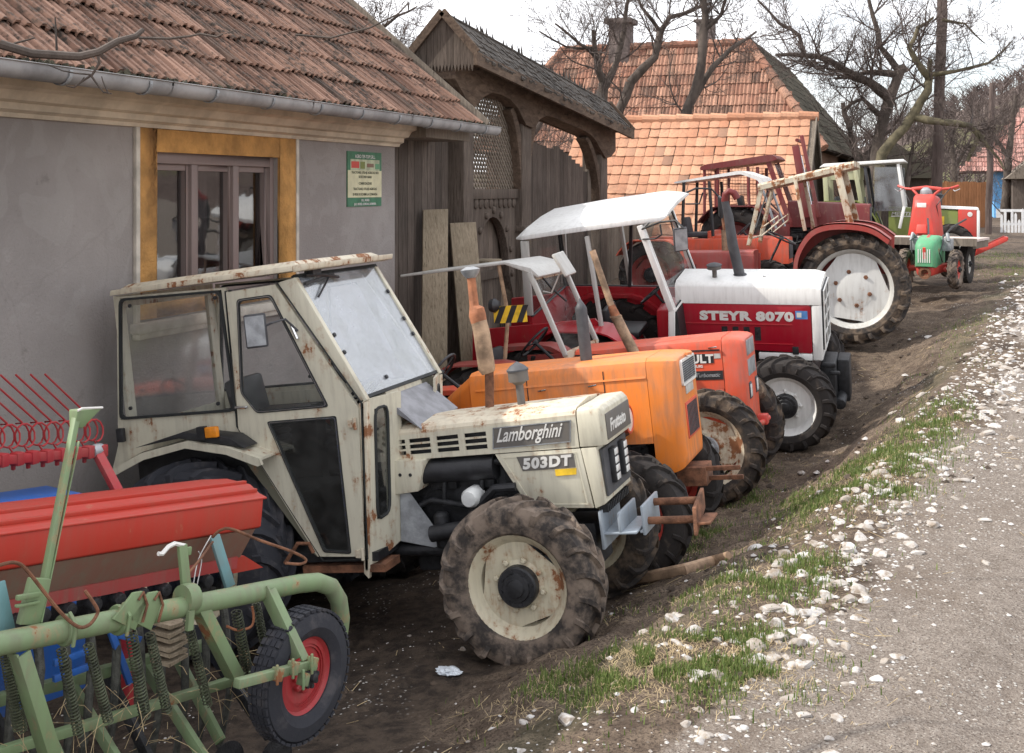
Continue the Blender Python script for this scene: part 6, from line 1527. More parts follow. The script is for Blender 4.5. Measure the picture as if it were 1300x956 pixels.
# windscreen
wq = [(q0[0]+.03, yw+.04, q0[1]-.02), (q1[0]+.03, yw+.04, q1[1]+.0), (q1[0]+.03, -yw-.04, q1[1]), (q0[0]+.03, -yw-.04, q0[1]-.02)]
mb = MB(); mb.tube(wq+[wq[0]], .020, 6, False); ws = mb.build('windscreen', 'white', t4); mb = MB(); mb.tube([tuple(lerp(c_, w_, .96) for c_, w_ in zip(((wq[0][0]+wq[2][0])/2, 0, (wq[0][2]+wq[2][2])/2), p)) for p in wq+[wq[0]]], .012, 6, False); mb.build('windscreen_seal', 'rubber', ws); MB().add(wq, [(0, 1, 2, 3)]).build('pane', 'glass', ws)
MB().hexa([(q1[0]-.02, yw+.04, zb), (q1[0]+.10, yw+.04, zb), (q1[0]+.10, -yw-.04, zb), (q1[0]-.02, -yw-.04, zb), (q1[0]+.0, yw+.04, q1[1]-.02), (q1[0]+.05, yw+.04, q1[1]-.02), (q1[0]+.05, -yw-.04, q1[1]-.02), (q1[0], -yw-.04, q1[1]-.02)]).build('bulkhead', 'black', t4)
seat(t4, (.35, 0, 1.28), 'black', .5); steering(t4, (q1[0]-.38, 0, q1[1]+.02), .21, 50)
MB().bb(q1[0]-.3, q1[0]-.03, -.3, .3, .75, q1[1]-.12).build('dashboard', 'red', t4, bevel=.03); MB().bb(xr0+.12, q1[0], -.68, .68, .66, .70).build('floor', 'black', t4)
# mirror rails
mb = MB(); mb.tube([f.p3(812, 292, yw-.0), f.p3(838, 282, yw-.15), f.p3(858, 280, yw-.3), f.p3(868, 290, yw-.35)], .013, 6); mb.tube([f.p3(812, 304, yw), f.p3(832, 303, yw-.1), f.p3(840, 298, yw-.16), f.p3(838, 285, yw-.14)], .011, 6); mb.build('mirror_arm', 'black', t4)
mirror(t4, f.p3(864, 304, yw-.33), .17, .27, (0, 0, R_(-55)), 'darkgrey', 'grey')
mb = MB(); b0 = Vector(rTip+()) if False else Vector((xr1+.2, -yw-.1, zr1+.08)); mb.tube([b0, b0+Vector((.12, .1, .04)), b0+Vector((.3, .16, .02)), b0+Vector((.38, .18, -.08))], .013, 6); mb.tube([b0-Vector((0, 0, .14)), b0+Vector((.15, .1, -.16)), b0+Vector((.2, .12, -.02))], .011, 6); mb.build('mirror_arm', 'black', t4)
mirror(t4, b0+Vector((.40, .18, -.22)), .17, .27, (0, 0, R_(20)), 'black', 'darkgrey')
# ================= faded red tractor facing the house =================
F5 = Frame((-1.24, 18.35, .68), 0, 0, 180); f = F5     # local x points to the house; the side we see is local +y
t5 = f.root('tractor', 'faded red tractor facing the house, with big white rear wheel and rusty cream safety frame', 'tractor')
wy = .76
cf = f.p3(1083, 366, wy); R5 = .80
wheel(t5, (cf.x, wy, cf.z), R5, .56, .36, 'tyrebrown', 'offwhite', 'whitewheel', cam=1, hub=None, n=22, hubr=.2, spots=True, spin=.3)
wheel(t5, (cf.x+.1, -wy, cf.z), R5, .56, .36, 'tyrebrown', 'offwhite', cam=-1, hub=None, n=22, hubr=.2)
xr = cf.x; zr_ = cf.z; xf5 = xr+2.1
wheel(t5, (xf5, .66, .38), .38, .22, .2, 'tyre', 'offwhite', cam=1, hubr=.07, lug=False); wheel(t5, (xf5, -.66, .38), .38, .22, .2, 'tyre', 'offwhite', hubr=.07, lug=False)
axle_gear(t5, xr, xf5, zr_, .38, .8, .6, 'ihred2')
q = lambda px, py, y=.30: f.on(px, py, y)
x0, z0 = q(956, 345); x1, z1 = q(866, 350); zt_ = q(920, 318)[1]
mb = MB(); loft(mb, [xsec(lerp(x0, xf5+.45, k/4), .28, zt_-.48, zt_-.03*k/4, .06) for k in range(5)]); hd = mb.build('hood', 'ihred', t5, bevel=0, angle=40)
for k in range(14): MB().bb(q(868, 340)[0]-.01*0+.03*k*-1+.2, q(868, 340)[0]-.03*k+.212, .278, .284, zt_-.4, zt_-.22).build('vent', 'engine', hd)
for sd in (-1, 1): MB().bb(x0-.02, x0+.35, sd*.26, sd*.36, zt_-.52, zt_-.06).build('side_panel', 'ihred', t5, bevel=.01)
MB().bb(x0+.05, x0+.13, .361, .364, zt_-.42, zt_-.34).build('sticker', 'yellow', t5)
engine(t5, x0, xf5+.2, .5, zt_-.5, .2); MB().bb(xr, x0, -.22, .22, .55, 1.0).build('gearbox', 'ihred2', t5, bevel=.03)
# fenders
for sd, aa in ((1, (f.on(1010, 318, wy), f.on(1060, 278, wy))), (-1, None)):
    mb = MB(); pts = [(xr+.82, zr_+.22), (xr+.80, zr_+.50), (xr+.62, zr_+.82), (xr+.40, zr_+.93), (xr+.05, zr_+.95), (xr-.28, zr_+.90), (xr-.52, zr_+.72)]
    for _ in range(2): pts = [pts[0]]+[(lerp(p[0], q_[0], w), lerp(p[1], q_[1], w)) for p, q_ in zip(pts, pts[1:]) for w in (.25, .75)]+[pts[-1]]
    inn = [(a, b-.02) for a, b in pts]; mb.prism(rounded(pts+inn[::-1], .02, 1), sd*.52, sd*.98)
    lip = [(a*.0+xr+(a-xr)*.93, zr_+(b-zr_)*.90) for a, b in pts]; mb.prism(pts+lip[::-1], sd*.965, sd*.98)
    mb.prism(pts+[(xr-.5, zr_+.2)], sd*.52, sd*.535); mb.build('mudguard', 'ihred', t5)
# cab frame: roof slab, four posts, windscreen frame
rA, rB = f.on(962, 236, .6), f.on(1084, 207, .6)
y_ = .62
sl5 = lambda x: lerp(rA[1], rB[1], (x-rA[0])/(rB[0]-rA[0]))
mb = MB(); secs = []
for x in (rA[0], rB[0]):
    z = sl5(x); secs.append([(x, y_, z-.07), (x, y_, z), (x, y_-.03, z+.03), (x, -y_+.03, z+.03), (x, -y_, z), (x, -y_, z-.07), (x, -y_+.04, z-.05), (x, y_-.04, z-.05)])
loft(mb, secs); cr = mb.build('canopy', 'ihcream', t5, angle=30); secs = []
for sd in (1, -1):
    for (ax_, ay_), (bx_, by_) in (((1009, 226), (1019, 279)), ((1062, 213), (1077, 272))):
        a, b = f.on(ax_, ay_, .6), f.on(bx_+3, by_+14, .6); w_ = .05 if ax_ < 1050 else .10
        MB().bar((a[0], sd*.60, a[1]), (b[0], sd*.60, b[1]), w_, .05, (0, 1, 0)).build('canopy_post', 'ihcream', t5, bevel=.005)
    a, b = f.on(967, 236, .6), f.on(950, 312, .6); MB().bar((a[0], sd*.58, a[1]), (b[0], sd*.58, b[1]), .06, .05, (0, 1, 0)).build('windscreen_post', 'ihcream', t5)
    a, b = f.on(968, 262, .6), f.on(990, 272, .6); c_ = f.on(985, 290, .6)
    mb = MB(); qq = [f.on(966, 290, .6), f.on(988, 274, .6), f.on(988, 282, .6), f.on(966, 300, .6)]; mb.tube([(p[0], sd*.58, p[1]) for p in qq+[qq[0]]], .012, 6, False); wq_ = mb.build('side_glass', 'ihcream', t5); MB().add([(p[0], sd*.58, p[1]) for p in qq], [(0, 1, 2, 3)]).build('pane', 'glass', wq_)
a, b = f.on(967, 238, .6), f.on(952, 303, .6)
mb = MB(); mb.tube([(a[0], -.56, a[1]), (a[0], .56, a[1]), (b[0], .56, b[1]), (b[0], -.56, b[1]), (a[0], -.56, a[1])], .02, 6, False); ws = mb.build('windscreen', 'ihcream', t5); MB().add([(a[0], -.56, a[1]), (a[0], .56, a[1]), (b[0], .56, b[1]), (b[0], -.56, b[1])], [(0, 1, 2, 3)]).build('pane', 'glass', ws)
mb = MB(); mb.tube([(a[0], 0, a[1]-.05), (lerp(a[0], b[0], .8), .25, lerp(a[1], b[1], .8))], .012, 5); mb.build('wiper', 'black', ws)
sc = f.p3(992, 302, .1); steering(t5, sc, .23, 65, .4, yaw=0)
seat(t5, (xr+.25, 0, zr_+.28), 'ihred2'); MB().bb(xr+.1, x0, -.45, .45, .72, .76).build('floor', 'ihred2', t5)
p0, p1, p2 = f.p3(922, 356, .05), f.p3(920, 292, .05), f.p3(916, 262, .05)
mb = MB(); mb.tube([p0, p1], [.055, .055], 12); ex_ = mb.build('exhaust_pipe', 'rustlight', t5); MB().tube([p1, p2], [.03, .028], 8).build('outlet', 'rust', ex_)
# ================= orange tractor with white canopy =================
def simple_tractor(fr, root, x_, hood, hm, zt, zb, cabz, R=.6, yaw=0, wm='offwhite', rm='orange'): pass
F6 = Frame((-4.7, 20.6, .95), 1); f = F6
t6 = f.root('tractor', 'orange tractor with curved white canopy and black seat, half hidden behind the white nosed one', 'tractor')
def basics(t, xf, Rr, Rf, wmat, hoodm, hx0, hx1, hz0, hz1, fm, hw=.3, tr=.72):
    for sd in (-1, 1):
        wheel(t, (0, sd*tr, Rr), Rr, Rr*.6, .34, 'tyre', wmat, cam=sd, hubr=.13, n=18, hub='black'); wheel(t, (xf, sd*.64, Rf), Rf, Rf*.6, .24, 'tyre', wmat, cam=sd, hubr=.09, n=16)
        fender(t, (0, 0, Rr), Rr+.10, sd*.54, sd*.92, 10, 150, fm, flat=Rr+.02)
    axle_gear(t, 0, xf, Rr, Rf, .76, .58)
    mb = MB(); loft(mb, [xsec(lerp(hx0, hx1, k/3), hw*(1 if k < 3 else .97), hz0, hz1-.02*k, .06) for k in range(4)]); h = mb.build('hood', hoodm, t, angle=40, bevel=0)
    MB().bb(hx1, hx1+.012, -hw+.06, hw-.06, hz0+.08, hz1-.12).build('grille', 'darkgrey', h, bevel=.003)
    engine(t, hx0, hx1-.2, .5, hz0, .2); MB().bb(.2, hx1-.1, -.16, .16, .4, .62).build('chassis', 'engine', t, bevel=.02)
    MB().bb(-.2, hx0, -.42, .42, .60, .64).build('floor', 'black', t)
basics(t6, 1.95, .58, .42, 'ihred2', 'redorange', .95, 2.25, .75, 1.25, 'redorange')
q = lambda px, py, y=-.6: f.on(px, py, y)
c0, c1, c2 = q(856, 231), q(940, 218), q(966, 222)
mb = MB(); mb.prism(rounded([(c0[0], c0[1]), (c1[0], c1[1]+.02), (c2[0], c2[1]-.04), (c2[0]+.06, c2[1]-.22), (c2[0], c2[1]-.20), (c2[0]-.05, c2[1]-.09), (c1[0], c1[1]-.04), (c0[0], c0[1]-.03)], .04, 2), -.62, .62); mb.build('canopy', 'white', t6)
for sd in (-1, 1):
    for px0, px1 in ((868, 866), (900, 905)): a, b = q(px0, 230), q(px1, 300); MB().tube([(a[0], sd*.58, a[1]), (b[0], sd*.58, b[1])], .028, 8).build('canopy_post', 'black', t6)
    a, b = q(962, 224), q(985, 290); MB().tube([(a[0], sd*.58, a[1]), (b[0], sd*.56, b[1])], .022, 8).build('windscreen_post', 'grey', t6)
a, b = q(962, 226), q(983, 282); mb = MB(); mb.add([(a[0], -.56, a[1]), (a[0], .56, a[1]), (b[0], .56, b[1]), (b[0], -.56, b[1])], [(0, 1, 2, 3)]); mb.build('windscreen', 'glass', t6)
sx_ = q(888, 294, 0); seat(t6, (sx_[0], 0, sx_[1]-.05), 'darkgrey'); steering(t6, (sx_[0]+.75, 0, sx_[1]), .19, 45)
mb = MB(); mb.bb(q(868, 305)[0], q(960, 305)[0], -.66, -.5, q(900, 312)[1]-.25, q(900, 303)[1]); mb.build('fender_panel', 'redorange', t6, bevel=.02)
MB().bb(.9, 1.0, -.4, .4, .6, q(900, 290)[1]-.05).build('dashboard', 'redorange', t6, bevel=.02)
# ================= maroon tractor with raised loader arms =================
F7 = Frame((-3.75, 23.4, 1.22), 0); f = F7
t7 = f.root('tractor', 'dark maroon tractor with mesh cab and raised front loader arms beyond the others', 'tractor')
q = lambda px, py, y=-.55: f.on(px, py, y)
h0, h1 = q(1000, 256, -.3), q(1104, 286, -.3)
basics(t7, h1[0]-.45, .72, .45, 'maroon', 'maroon', h0[0], h1[0], h1[1]-.05, h0[1]+.02, 'maroon', .31)
r0, r1 = q(892, 212), q(984, 200)
mb = MB(); mb.prism(rounded([(r0[0]-.03, r0[1]-.07), (r1[0]-.03, r1[1]-.07), (r1[0]+.06, r1[1]-.03), (r1[0]-.05, r1[1]+.06), (r0[0]+.1, r0[1]+.05), (r0[0]-.03, r0[1])], .03, 2), -.66, .66); mb.build('cab_roof', 'maroon', t7)
for sd in (-1, 1):
    for px0, px1 in ((895, 895), (912, 912), (950, 952), (962, 966)): a, b = q(px0, 212), q(px1, 275); MB().tube([(a[0], sd*.6, a[1]), (b[0], sd*.6, b[1])], .03, 8).build('cab_post', 'maroon', t7)
    a, b = q(976, 206), q(1003, 282); MB().bar((a[0], sd*.6, a[1]), (b[0], sd*.6, b[1]), .09, .06, (0, 1, 0)).build('windscreen_pillar', 'maroon', t7)
a, b = q(978, 208), q(1001, 258); mb = MB(); mb.add([(a[0]+.04, -.56, a[1]), (a[0]+.04, .56, a[1]), (b[0]+.04, .56, b[1]), (b[0]+.04, -.56, b[1])], [(0, 1, 2, 3)]); mb.build('windscreen', 'glass', t7)
mb = MB(); a, b = q(896, 214, .6), q(975, 250, .6)
for k in range(22): x = lerp(a[0], b[0], k/21); mb.tube([(x, .6, b[1]-.1), (x, .6, a[1])], .004, 4, False)
for k in range(12): z = lerp(b[1]-.1, a[1], k/11); mb.tube([(a[0], .6, z), (b[0], .6, z)], .004, 4, False)
mb.build('wire_mesh', 'maroon', t7)
MB().bb(q(893, 270)[0], q(1003, 270)[0], -.6, -.54, .75, q(900, 272)[1]).build('side_panel', 'maroon', t7, bevel=.01); seat(t7, (.2, 0, 1.35), 'black'); steering(t7, (h0[0]-.4, 0, h0[1]), .2, 45)
for sd, px in ((-1, 0), (1, 22)):
    y_ = sd*.46; pts = [q(1025+px*0, 276, y_), q(1020, 235, y_), q(1010, 185, y_), q(1014, 168, y_)]
    a, b, c_, d_ = [(p[0], y_, p[1]) for p in pts]
    MB().bar(a, c_, .13, .12, (0, 1, 0)).build('loader_arm', 'maroon', t7, bevel=.01)
    pts2 = [q(1040, 276, y_), q(1018, 172, y_)]; MB().bar((pts2[0][0], y_-.06, pts2[0][1]), (pts2[1][0], y_-.06, pts2[1][1]), .07, .08, (0, 1, 0)).build('loader_arm', 'maroon', t7, bevel=.01)
    MB().tube([(a[0]+.1, y_+.05, a[2]), (c_[0]+.08, y_+.05, c_[2]-.2)], .03, 8).build('ram', 'chrome', t7)
    MB().bar((pts[0][0]+.15, y_-.02, .7), (pts[0][0]+.1, y_-.02, pts[0][1]+.25), .12, .10, (0, 1, 0)).build('loader_post', 'maroon', t7, bevel=.01)
a = q(1012, 178, -.46); MB().tube([(a[0], -.5, a[1]), (a[0], .5, a[1])], .035, 8).build('cross_tube', 'maroon', t7)
# ================= olive green tractor with white cab roof =================
F8 = Frame((-2.05, 26.4, 1.33), 0); f = F8
t8 = f.root('tractor', 'olive green tractor with red nose panel, white top and white roofed cab', 'tractor')
q = lambda px, py, y=-.34: f.on(px, py, y)
hx0, hx1 = q(1128, 280)[0], q(1216, 280)[0]; xn_ = q(1240, 280)[0]; zt8 = q(1180, 262)[1]; zb8 = q(1180, 305)[1]
basics(t8, xn_-.5, .70, .48, 'offwhite', 'tractorgreen', hx0, hx1, zb8, zt8-.01, 'tractorgreen', .34)
MB().bb(hx1+.002, xn_, -.34, .34, zb8-.05, zt8-.04).build('nose_panel', 'brightred', t8, bevel=.02)
mb = MB(); mb.hexa([(hx0+.6, -.345, zt8-.03), (xn_+.05, -.345, zt8-.08), (xn_+.05, .345, zt8-.08), (hx0+.6, .345, zt8-.03), (hx0+.6, -.33, zt8+.03), (xn_+.03, -.33, zt8-.02), (xn_+.03, .33, zt8-.02), (hx0+.6, .33, zt8+.03)]); mb.bb(xn_+.002, xn_+.06, -.35, .35, zb8-.1, zt8-.08); mb.build('hood_top', 'white', t8, bevel=.015)
for k in range(4): MB().bb(xn_+.06, xn_+.066, -.26, .26, zb8+k*.14, zb8+.08+k*.14).build('grille', 'darkgrey', t8)
for k in range(2): MB().lathe([(.05, -.348), (.05, -.345), (.02, -.350)] , (xn_-.13, 0, zt8-.16), 'y', 16).build('emblem', 'letter', t8) if k == 0 else None
MB().bb(q(1194, 280)[0]-.1, q(1202, 280)[0]-.05, -.345, -.339, zb8+.3, zb8+.5).build('sticker', 'yellow', t8)
MB().bb(hx0+.05, hx0+.75, -.345, -.34, zt8-.22, zt8-.2).build('trim', 'letter', t8)
o = text('MENTIUMA', .10, (hx0+.05, -.345, zt8-.19), (R_(90), 0, 0), 'letter', t8, bold=.002, depth=.002, shear=.2); o.scale.x = .66/max(.01, max(Vector(v.co).x for v in o.data.vertices))
yw = -.62; r0, r1 = f.on(1040, 211, yw), f.on(1147, 205, yw)
mb = MB(); mb.prism([(r0[0], r0[1]-.03), (r1[0]+.06, r1[1]-.01), (r1[0], r1[1]+.05), (r0[0]+.1, r0[1]+.05)], yw-.06, -yw+.06); mb.build('cab_roof', 'white', t8, bevel=.015)
for sd in (-1, 1):
    for (a_, b_), (c_, d_), w_, m_ in (((1047, 212), (1050, 270), .10, 'olivecream'), ((1085, 212), (1094, 262), .09, 'olivecream'), ((1098, 212), (1110, 290), .06, 'black'), ((1140, 208), (1148, 262), .06, 'white'), ((1148, 262), (1142, 290), .06, 'white')):
        a, b = f.on(a_, b_, yw), f.on(c_, d_, yw); MB().bar((a[0], sd*abs(yw), a[1]), (b[0], sd*abs(yw), b[1]), w_, .05, (0, 1, 0)).build('cab_post', m_, t8, bevel=.008)
    a, b = f.on(1046, 262, yw), f.on(1100, 290, yw); MB().bb(a[0], b[0], sd*abs(yw), sd*abs(yw)-sd*.04, b[1]-.5, a[1]).build('cab_panel', 'tractorgreen', t8, bevel=.01)
    a, b = f.on(1048, 212, yw), f.on(1092, 228, yw); MB().bb(a[0], b[0], sd*abs(yw), sd*abs(yw)-sd*.03, b[1], a[1]).build('cab_trim', 'olivecream', t8)
a, b = f.on(1110, 212, yw), f.on(1146, 262, yw); mb = MB(); mb.add([(a[0], abs(yw)-.02, a[1]), (b[0], abs(yw)-.02, a[1]), (b[0], abs(yw)-.02, b[1]-.1), (a[0], abs(yw)-.02, b[1]-.1)], [(0, 1, 2, 3)]); mb.build('side_glass', 'perspexdark', t8); mb = MB(); mb.add([(a[0], yw+.03, a[1]), (b[0]-.05, yw+.03, a[1]), (b[0], yw+.03, b[1]-.1), (a[0], yw+.03, b[1]-.1)], [(0, 1, 2, 3)]); mb.build('side_glass', 'perspexdark', t8)
steering(t8, (f.on(1085, 270, 0)[0]-.1, 0, f.on(1085, 262, 0)[1]), .25, 70); seat(t8, (.1, 0, 1.2))
for k in range(5): a = f.p3(1098+k*4, 250+5*k, -.66); b = f.p3(1105+k*3, 300, -.66); MB().tube([a, (a+b)/2+Vector((.06*math.sin(k*2), -.03, 0)), b], .018, 6).build('hose', 'black', t8)
b_ = f.p3(1192, 262, 0); precleaner(t8, (b_.x, 0, zt8), .25, .09, 'black', 'black')
mb = MB(); z_ = 0
a, b = f.p3(1228, 326, -.3), f.p3(1278, 303, -.35)
mb.bar(a, b, .07, .10); mb.bar(a+Vector((0, .6, 0)), b+Vector((0, .6, 0)), .07, .10); mb.bar(a, a+Vector((0, .6, 0)), .06, .06); mb.bar(b, b+Vector((0, .6, 0)), .06, .06); mb.build('loader_frame', 'brightred', t8, bevel=.01)

# ================= two-wheeled cultivators =================
def cultivator(loc, yaw, label, body, boxm, green):
    o = empty('cultivator', loc, label, 'cultivator', None, (0, 0, R_(yaw))); return o
F9 = Frame((-.22, 20.75, 1.36), 0, 0, -103); f = F9       # local +x points at the camera
c9 = empty('cultivator', F9.loc, 'mint green two wheeled tractor with red stripe and small grille, facing the camera', 'cultivator', None, F9.rot)
for sd in (-1, 1):
    wheel(c9, (0, sd*.40, .325), .325, .17, .16, 'tyremud', 'brightred', cam=sd, hubr=.05, n=15, hub='black')
MB().tube([(0, -.34, .325), (0, .34, .325)], .05, 10).build('axle', 'brightred', c9)
mb = MB(); secs = []
for x, w, z0_, z1_ in ((-.28, .17, .42, .86), (.05, .185, .40, .88), (.32, .165, .36, .80), (.40, .13, .38, .70)): secs.append(xsec(x, w, z0_, z1_, .08))
loft(mb, secs); hd = mb.build('hood', 'mint', c9, angle=45)
mb = MB(); mb.hexa([(-.28, -.022, .84), (.32, -.022, .79), (.32, .022, .79), (-.28, .022, .84), (-.28, -.022, .868), (.05, -.022, .888), (.05, .022, .888), (-.28, .022, .868)]); mb.hexa([(.325, -.03, .50), (.405, -.03, .50), (.405, .03, .50), (.325, .03, .50), (.30, -.022, .80), (.41, -.022, .68), (.41, .022, .68), (.30, .022, .80)]); mb.build('stripe', 'brightred', hd)
for k in range(6): MB().bb(.395, .408, -.10+k*.036, -.085+k*.036, .44, .66).build('grille_bar', 'letter', hd)
mb = MB(); mb.hexa([(-.2, -.30, .30), (.35, -.12, .22), (.35, .12, .22), (-.2, .30, .30), (-.2, -.30, .42), (.35, -.14, .38), (.35, .14, .38), (-.2, .30, .42)]); gb_ = mb.build('gear_case', 'brightred', c9, bevel=.03)
mb = MB(); mb.lathe([(.10, 0), (.10, .03), (.06, .03), (.05, -.01)], (.35, 0, .27), 'x', 20); mb.build('starter_flange', 'rust', c9)
for sd in (-1, 1):
    mb = MB(); mb.box((-.1, sd*.26, .72), (.2, .14, .2)); mb.tube([(-.1, sd*.25, .82), (.02, sd*.28, .9), (.05, sd*.3, .78)], .03, 8); mb.build('engine', 'grey', c9, bevel=.02)
    mb = MB(); mb.tube([(-.3, sd*.1, .8), (-.7, sd*.2, 1.0), (-1.15, sd*.32, 1.12)], .016, 8); mb.build('handlebar', 'black', c9)
# trailer bed behind with whitish planks
F9b = Frame((-.27, 21.9, 1.38), 0, 0, -103)
ct = empty('cart', F9b.loc, 'low flat cart with whitish boards standing behind the green cultivator', 'cart', None, F9b.rot)
for k in range(5): MB().bb(-.5+k*.2, -.31+k*.2, -.92, .92, .74+.002*(k % 2), .78).build('plank', 'whiteplank', ct)
MB().bb(-.5, .5, -.9, -.85, .62, .735).build('side_rail', 'oldwood', ct); MB().bb(-.5, .5, .85, .9, .62, .735).build('side_rail', 'oldwood', ct)
MB().bb(.505, .53, -.92, .92, .66, .79).build('end_board', 'oldwood', ct)
for sd in (-1, 1): wheel(ct, (-.1, sd*.62, .33), .33, .18, .16, 'tyre', 'offwhite', cam=sd, hubr=.05, lug=False)
MB().tube([(-.1, -.6, .33), (-.1, .6, .33)], .03, 8).build('axle', 'engine', ct); MB().bb(-.14, -.06, -.5, .5, .33, .735).build('chassis', 'engine', ct)
# red cultivator
F10 = Frame((-.30, 22.9, 1.40), 0, 0, -103)
c10 = empty('cultivator', F10.loc, 'bright red cultivator with wide handlebars standing behind the mint green one', 'cultivator', None, F10.rot)
for sd in (-1, 1): wheel(c10, (0, sd*.36, .36), .36, .18, .16, 'tyremud', 'brightred', cam=sd, hubr=.05, n=15)
mb = MB(); loft(mb, [[(x, -w0, z0_), (x, -w1, z1_), (x, -w1+.05, z1_+.05), (x, w1-.05, z1_+.05), (x, w1, z1_), (x, w0, z0_)] for x, w0, w1, z0_, z1_ in ((-.25, .24, .18, .72, 1.42), (.15, .30, .20, .70, 1.46), (.30, .27, .17, .72, 1.36), (.38, .24, .13, .76, 1.25))]); hd = mb.build('hood', 'brightred', c10, bevel=.02, angle=45)
mb = MB(); mb.hexa([(.32, -.11, .82), (.43, -.10, .80), (.43, .10, .80), (.32, .11, .82), (.30, -.10, 1.0), (.39, -.08, .96), (.39, .08, .96), (.30, .10, 1.0)]); mb.build('front_box', 'brightred', hd, bevel=.015)
MB().bb(.37, .385, -.08, .08, 1.27, 1.35).build('badge', 'letter', hd, bevel=.004)
MB().bb(.34, .352, -.09, .06, 1.05, 1.15).build('grille', 'maroon', hd)
mb = MB(); mb.bb(-.2, .25, -.18, .18, .36, .72); mb.build('gear_case', 'brightred', c10, bevel=.03)
for sd in (-1, 1):
    mb = MB(); mb.tube([(.1, sd*.10, 1.42), (.08, sd*.17, 1.52), (.02, sd*.26, 1.60), (-.02, sd*.40, 1.61), (-.08, sd*.54, 1.66)], .024, 10); mb.build('handlebar', 'brightred', c10)
mb = MB(); mb.tube([(.02, -.26, 1.60), (.04, 0, 1.63), (.02, .26, 1.60)], .035, 10); mb.build('cross_tube', 'brightred', c10)
for sd in (-1, 1):
    MB().tube([(.0, sd*.42, 1.62), (.12, sd*.34, 1.50), (.20, sd*.22, 1.30), (.1, sd*.26, .9)], .008, 5).build('cable', 'black', c10)
    MB().tube([(-.04, sd*.44, 1.60), (.04, sd*.50, 1.56), (.0, sd*.58, 1.60)], .008, 5).build('brake_lever', 'chrome', c10)
    MB().tube([(.0, sd*.2, .88), (.2, sd*.26, .80), (.3, sd*.22, .6), (.2, sd*.24, .45)], .010, 5).build('cable', 'black', c9)
mb = MB(); mb.lathe([(.09, 0), (.11, .04), (.10, .12), (.05, .17), (0, .18)], (.05, 0, 1.46), 'z', 18); mb.build('fuel_cap', 'grey', c10)
# ================= seeder in the foreground =================
aS = Vector((.235, .965, -.115)).normalized()
# local frame: x along the drill towards the street side end, y away from camera (towards the house), z up
HR = atD(334, 645, 6.2)
yS = Vector((-aS.y, aS.x, 0)).normalized(); zS = aS.cross(yS).normalized()
mS = Matrix((aS, yS, zS)).transposed()
so_ = HR.copy(); so_.z = 0.05
sd0 = empty('seed_drill', so_, 'red seed drill with pale green tube frame at the bottom left corner', 'seed drill', None, mS.to_euler())
mw = Matrix.Translation(so_) @ mS.to_4x4(); mwi = mw.inverted(); mr = mwi.to_3x3()
def SL(px, py, yl):
    o = mwi @ CAM; d = mr @ ray(px, py); return o+d*((yl-o.y)/d.y)
Lh = 2.7; e = SL(334, 625, -.15)
# hopper: cross-section in (y, z); y=-.15 is the camera-side face
zt = SL(330, 634, -.17).z; zk = SL(334, 668, -.17).z; zb = SL(318, 705, -.06).z; zbb = SL(318, 717, -.06).z
xe_ = SL(334, 640, -.17).x
MBx = MB()
MBx.prism([(-.17, zt), (-.17, zk), (-.155, zk-.01), (.28, zk-.01), (.30, zt)], xe_-Lh, xe_, 'x'); MBx.build('hopper', 'seedred', sd0, bevel=.006)
MBx = MB(); MBx.prism([(-.15, zk-.012), (-.06, zb), (.16, zb), (.27, zk-.012)], xe_-Lh+.02, xe_-.02, 'x'); MBx.build('hopper_trough', 'dirtyred', sd0)
MBx = MB(); MBx.prism([(-.075, zb+.01), (-.075, zbb), (-.06, zbb), (-.06, zb+.01)], xe_-Lh+.02, xe_-.05, 'x'); MBx.build('rail', 'dirtyred2', sd0)
lid = MB(); lid.prism([(-.175, zt-.002), (-.175, zt+.008), (-.16, zt+.012), (-.12, zt+.02), (-.05, zt+.055), (.12, zt+.06), (.31, zt+.03), (.31, zt)], xe_-Lh-.02, xe_+.02, 'x'); ld = lid.build('lid', 'seedred', sd0, bevel=.004)
for yy_, zz_ in ((-.10, .034), (-.02, .062)): MB().bb(xe_-Lh, xe_+.01, yy_-.012, yy_+.012, zt+zz_-.01, zt+zz_+.008).build('lid_rib', 'seedred', ld, bevel=.002)
# metering units under the hopper
for k in range(20):
    x = xe_-.12-k*.13; mb = MB(); mb.lathe([(.03, -.03), (.035, .02), (.015, .03)], (x, -.07, zbb-.03), 'y', 12); mb.box((x, -.03, zbb-.05), (.05, .09, .07)); mb.build('metering_unit', 'engine', sd0, bevel=.004)
    mb = MB(); x2 = x+random.uniform(-.03, .03); mb.tube([(x, -.04, zbb-.08), (x, -.10, zbb-.25), (x2, -.14, .45), (x2, -.1, .15)], [.022, .02, .018, .016], 8); mb.build('seed_tube', 'hose', sd0)
MB().bb(xe_-Lh, xe_, .02, .10, zbb-.16, zbb-.08).build('axle_beam', 'engine', sd0, bevel=.01)
mb = MB(); mb.prism([(xe_-.13, zb), (xe_+.02, zb), (xe_+.16, zbb-.03), (xe_-.08, zbb-.03)], -.05, -.03); mb.build('end_plate', 'seedred', sd0)
# green tube with bend
yT = -.55
tp = [SL(-140, 846, yT), SL(0, 817, yT), SL(120, 793, yT), SL(250, 767, yT), SL(380, 741, yT), SL(403, 739, yT), SL(420, 745, yT), SL(430, 762, yT), SL(433, 785, yT), SL(430, 810, yT+.03), SL(428, 850, yT+.1)]
for p in tp[:5]: p.z += 0
mb = MB(); mb.tube(tp, .044, 18); mb.build('frame_tube', 'seedgreen', sd0)
yv = yT-.03
def fb(px, py, y=None): return SL(px, py, yv if y is None else y)
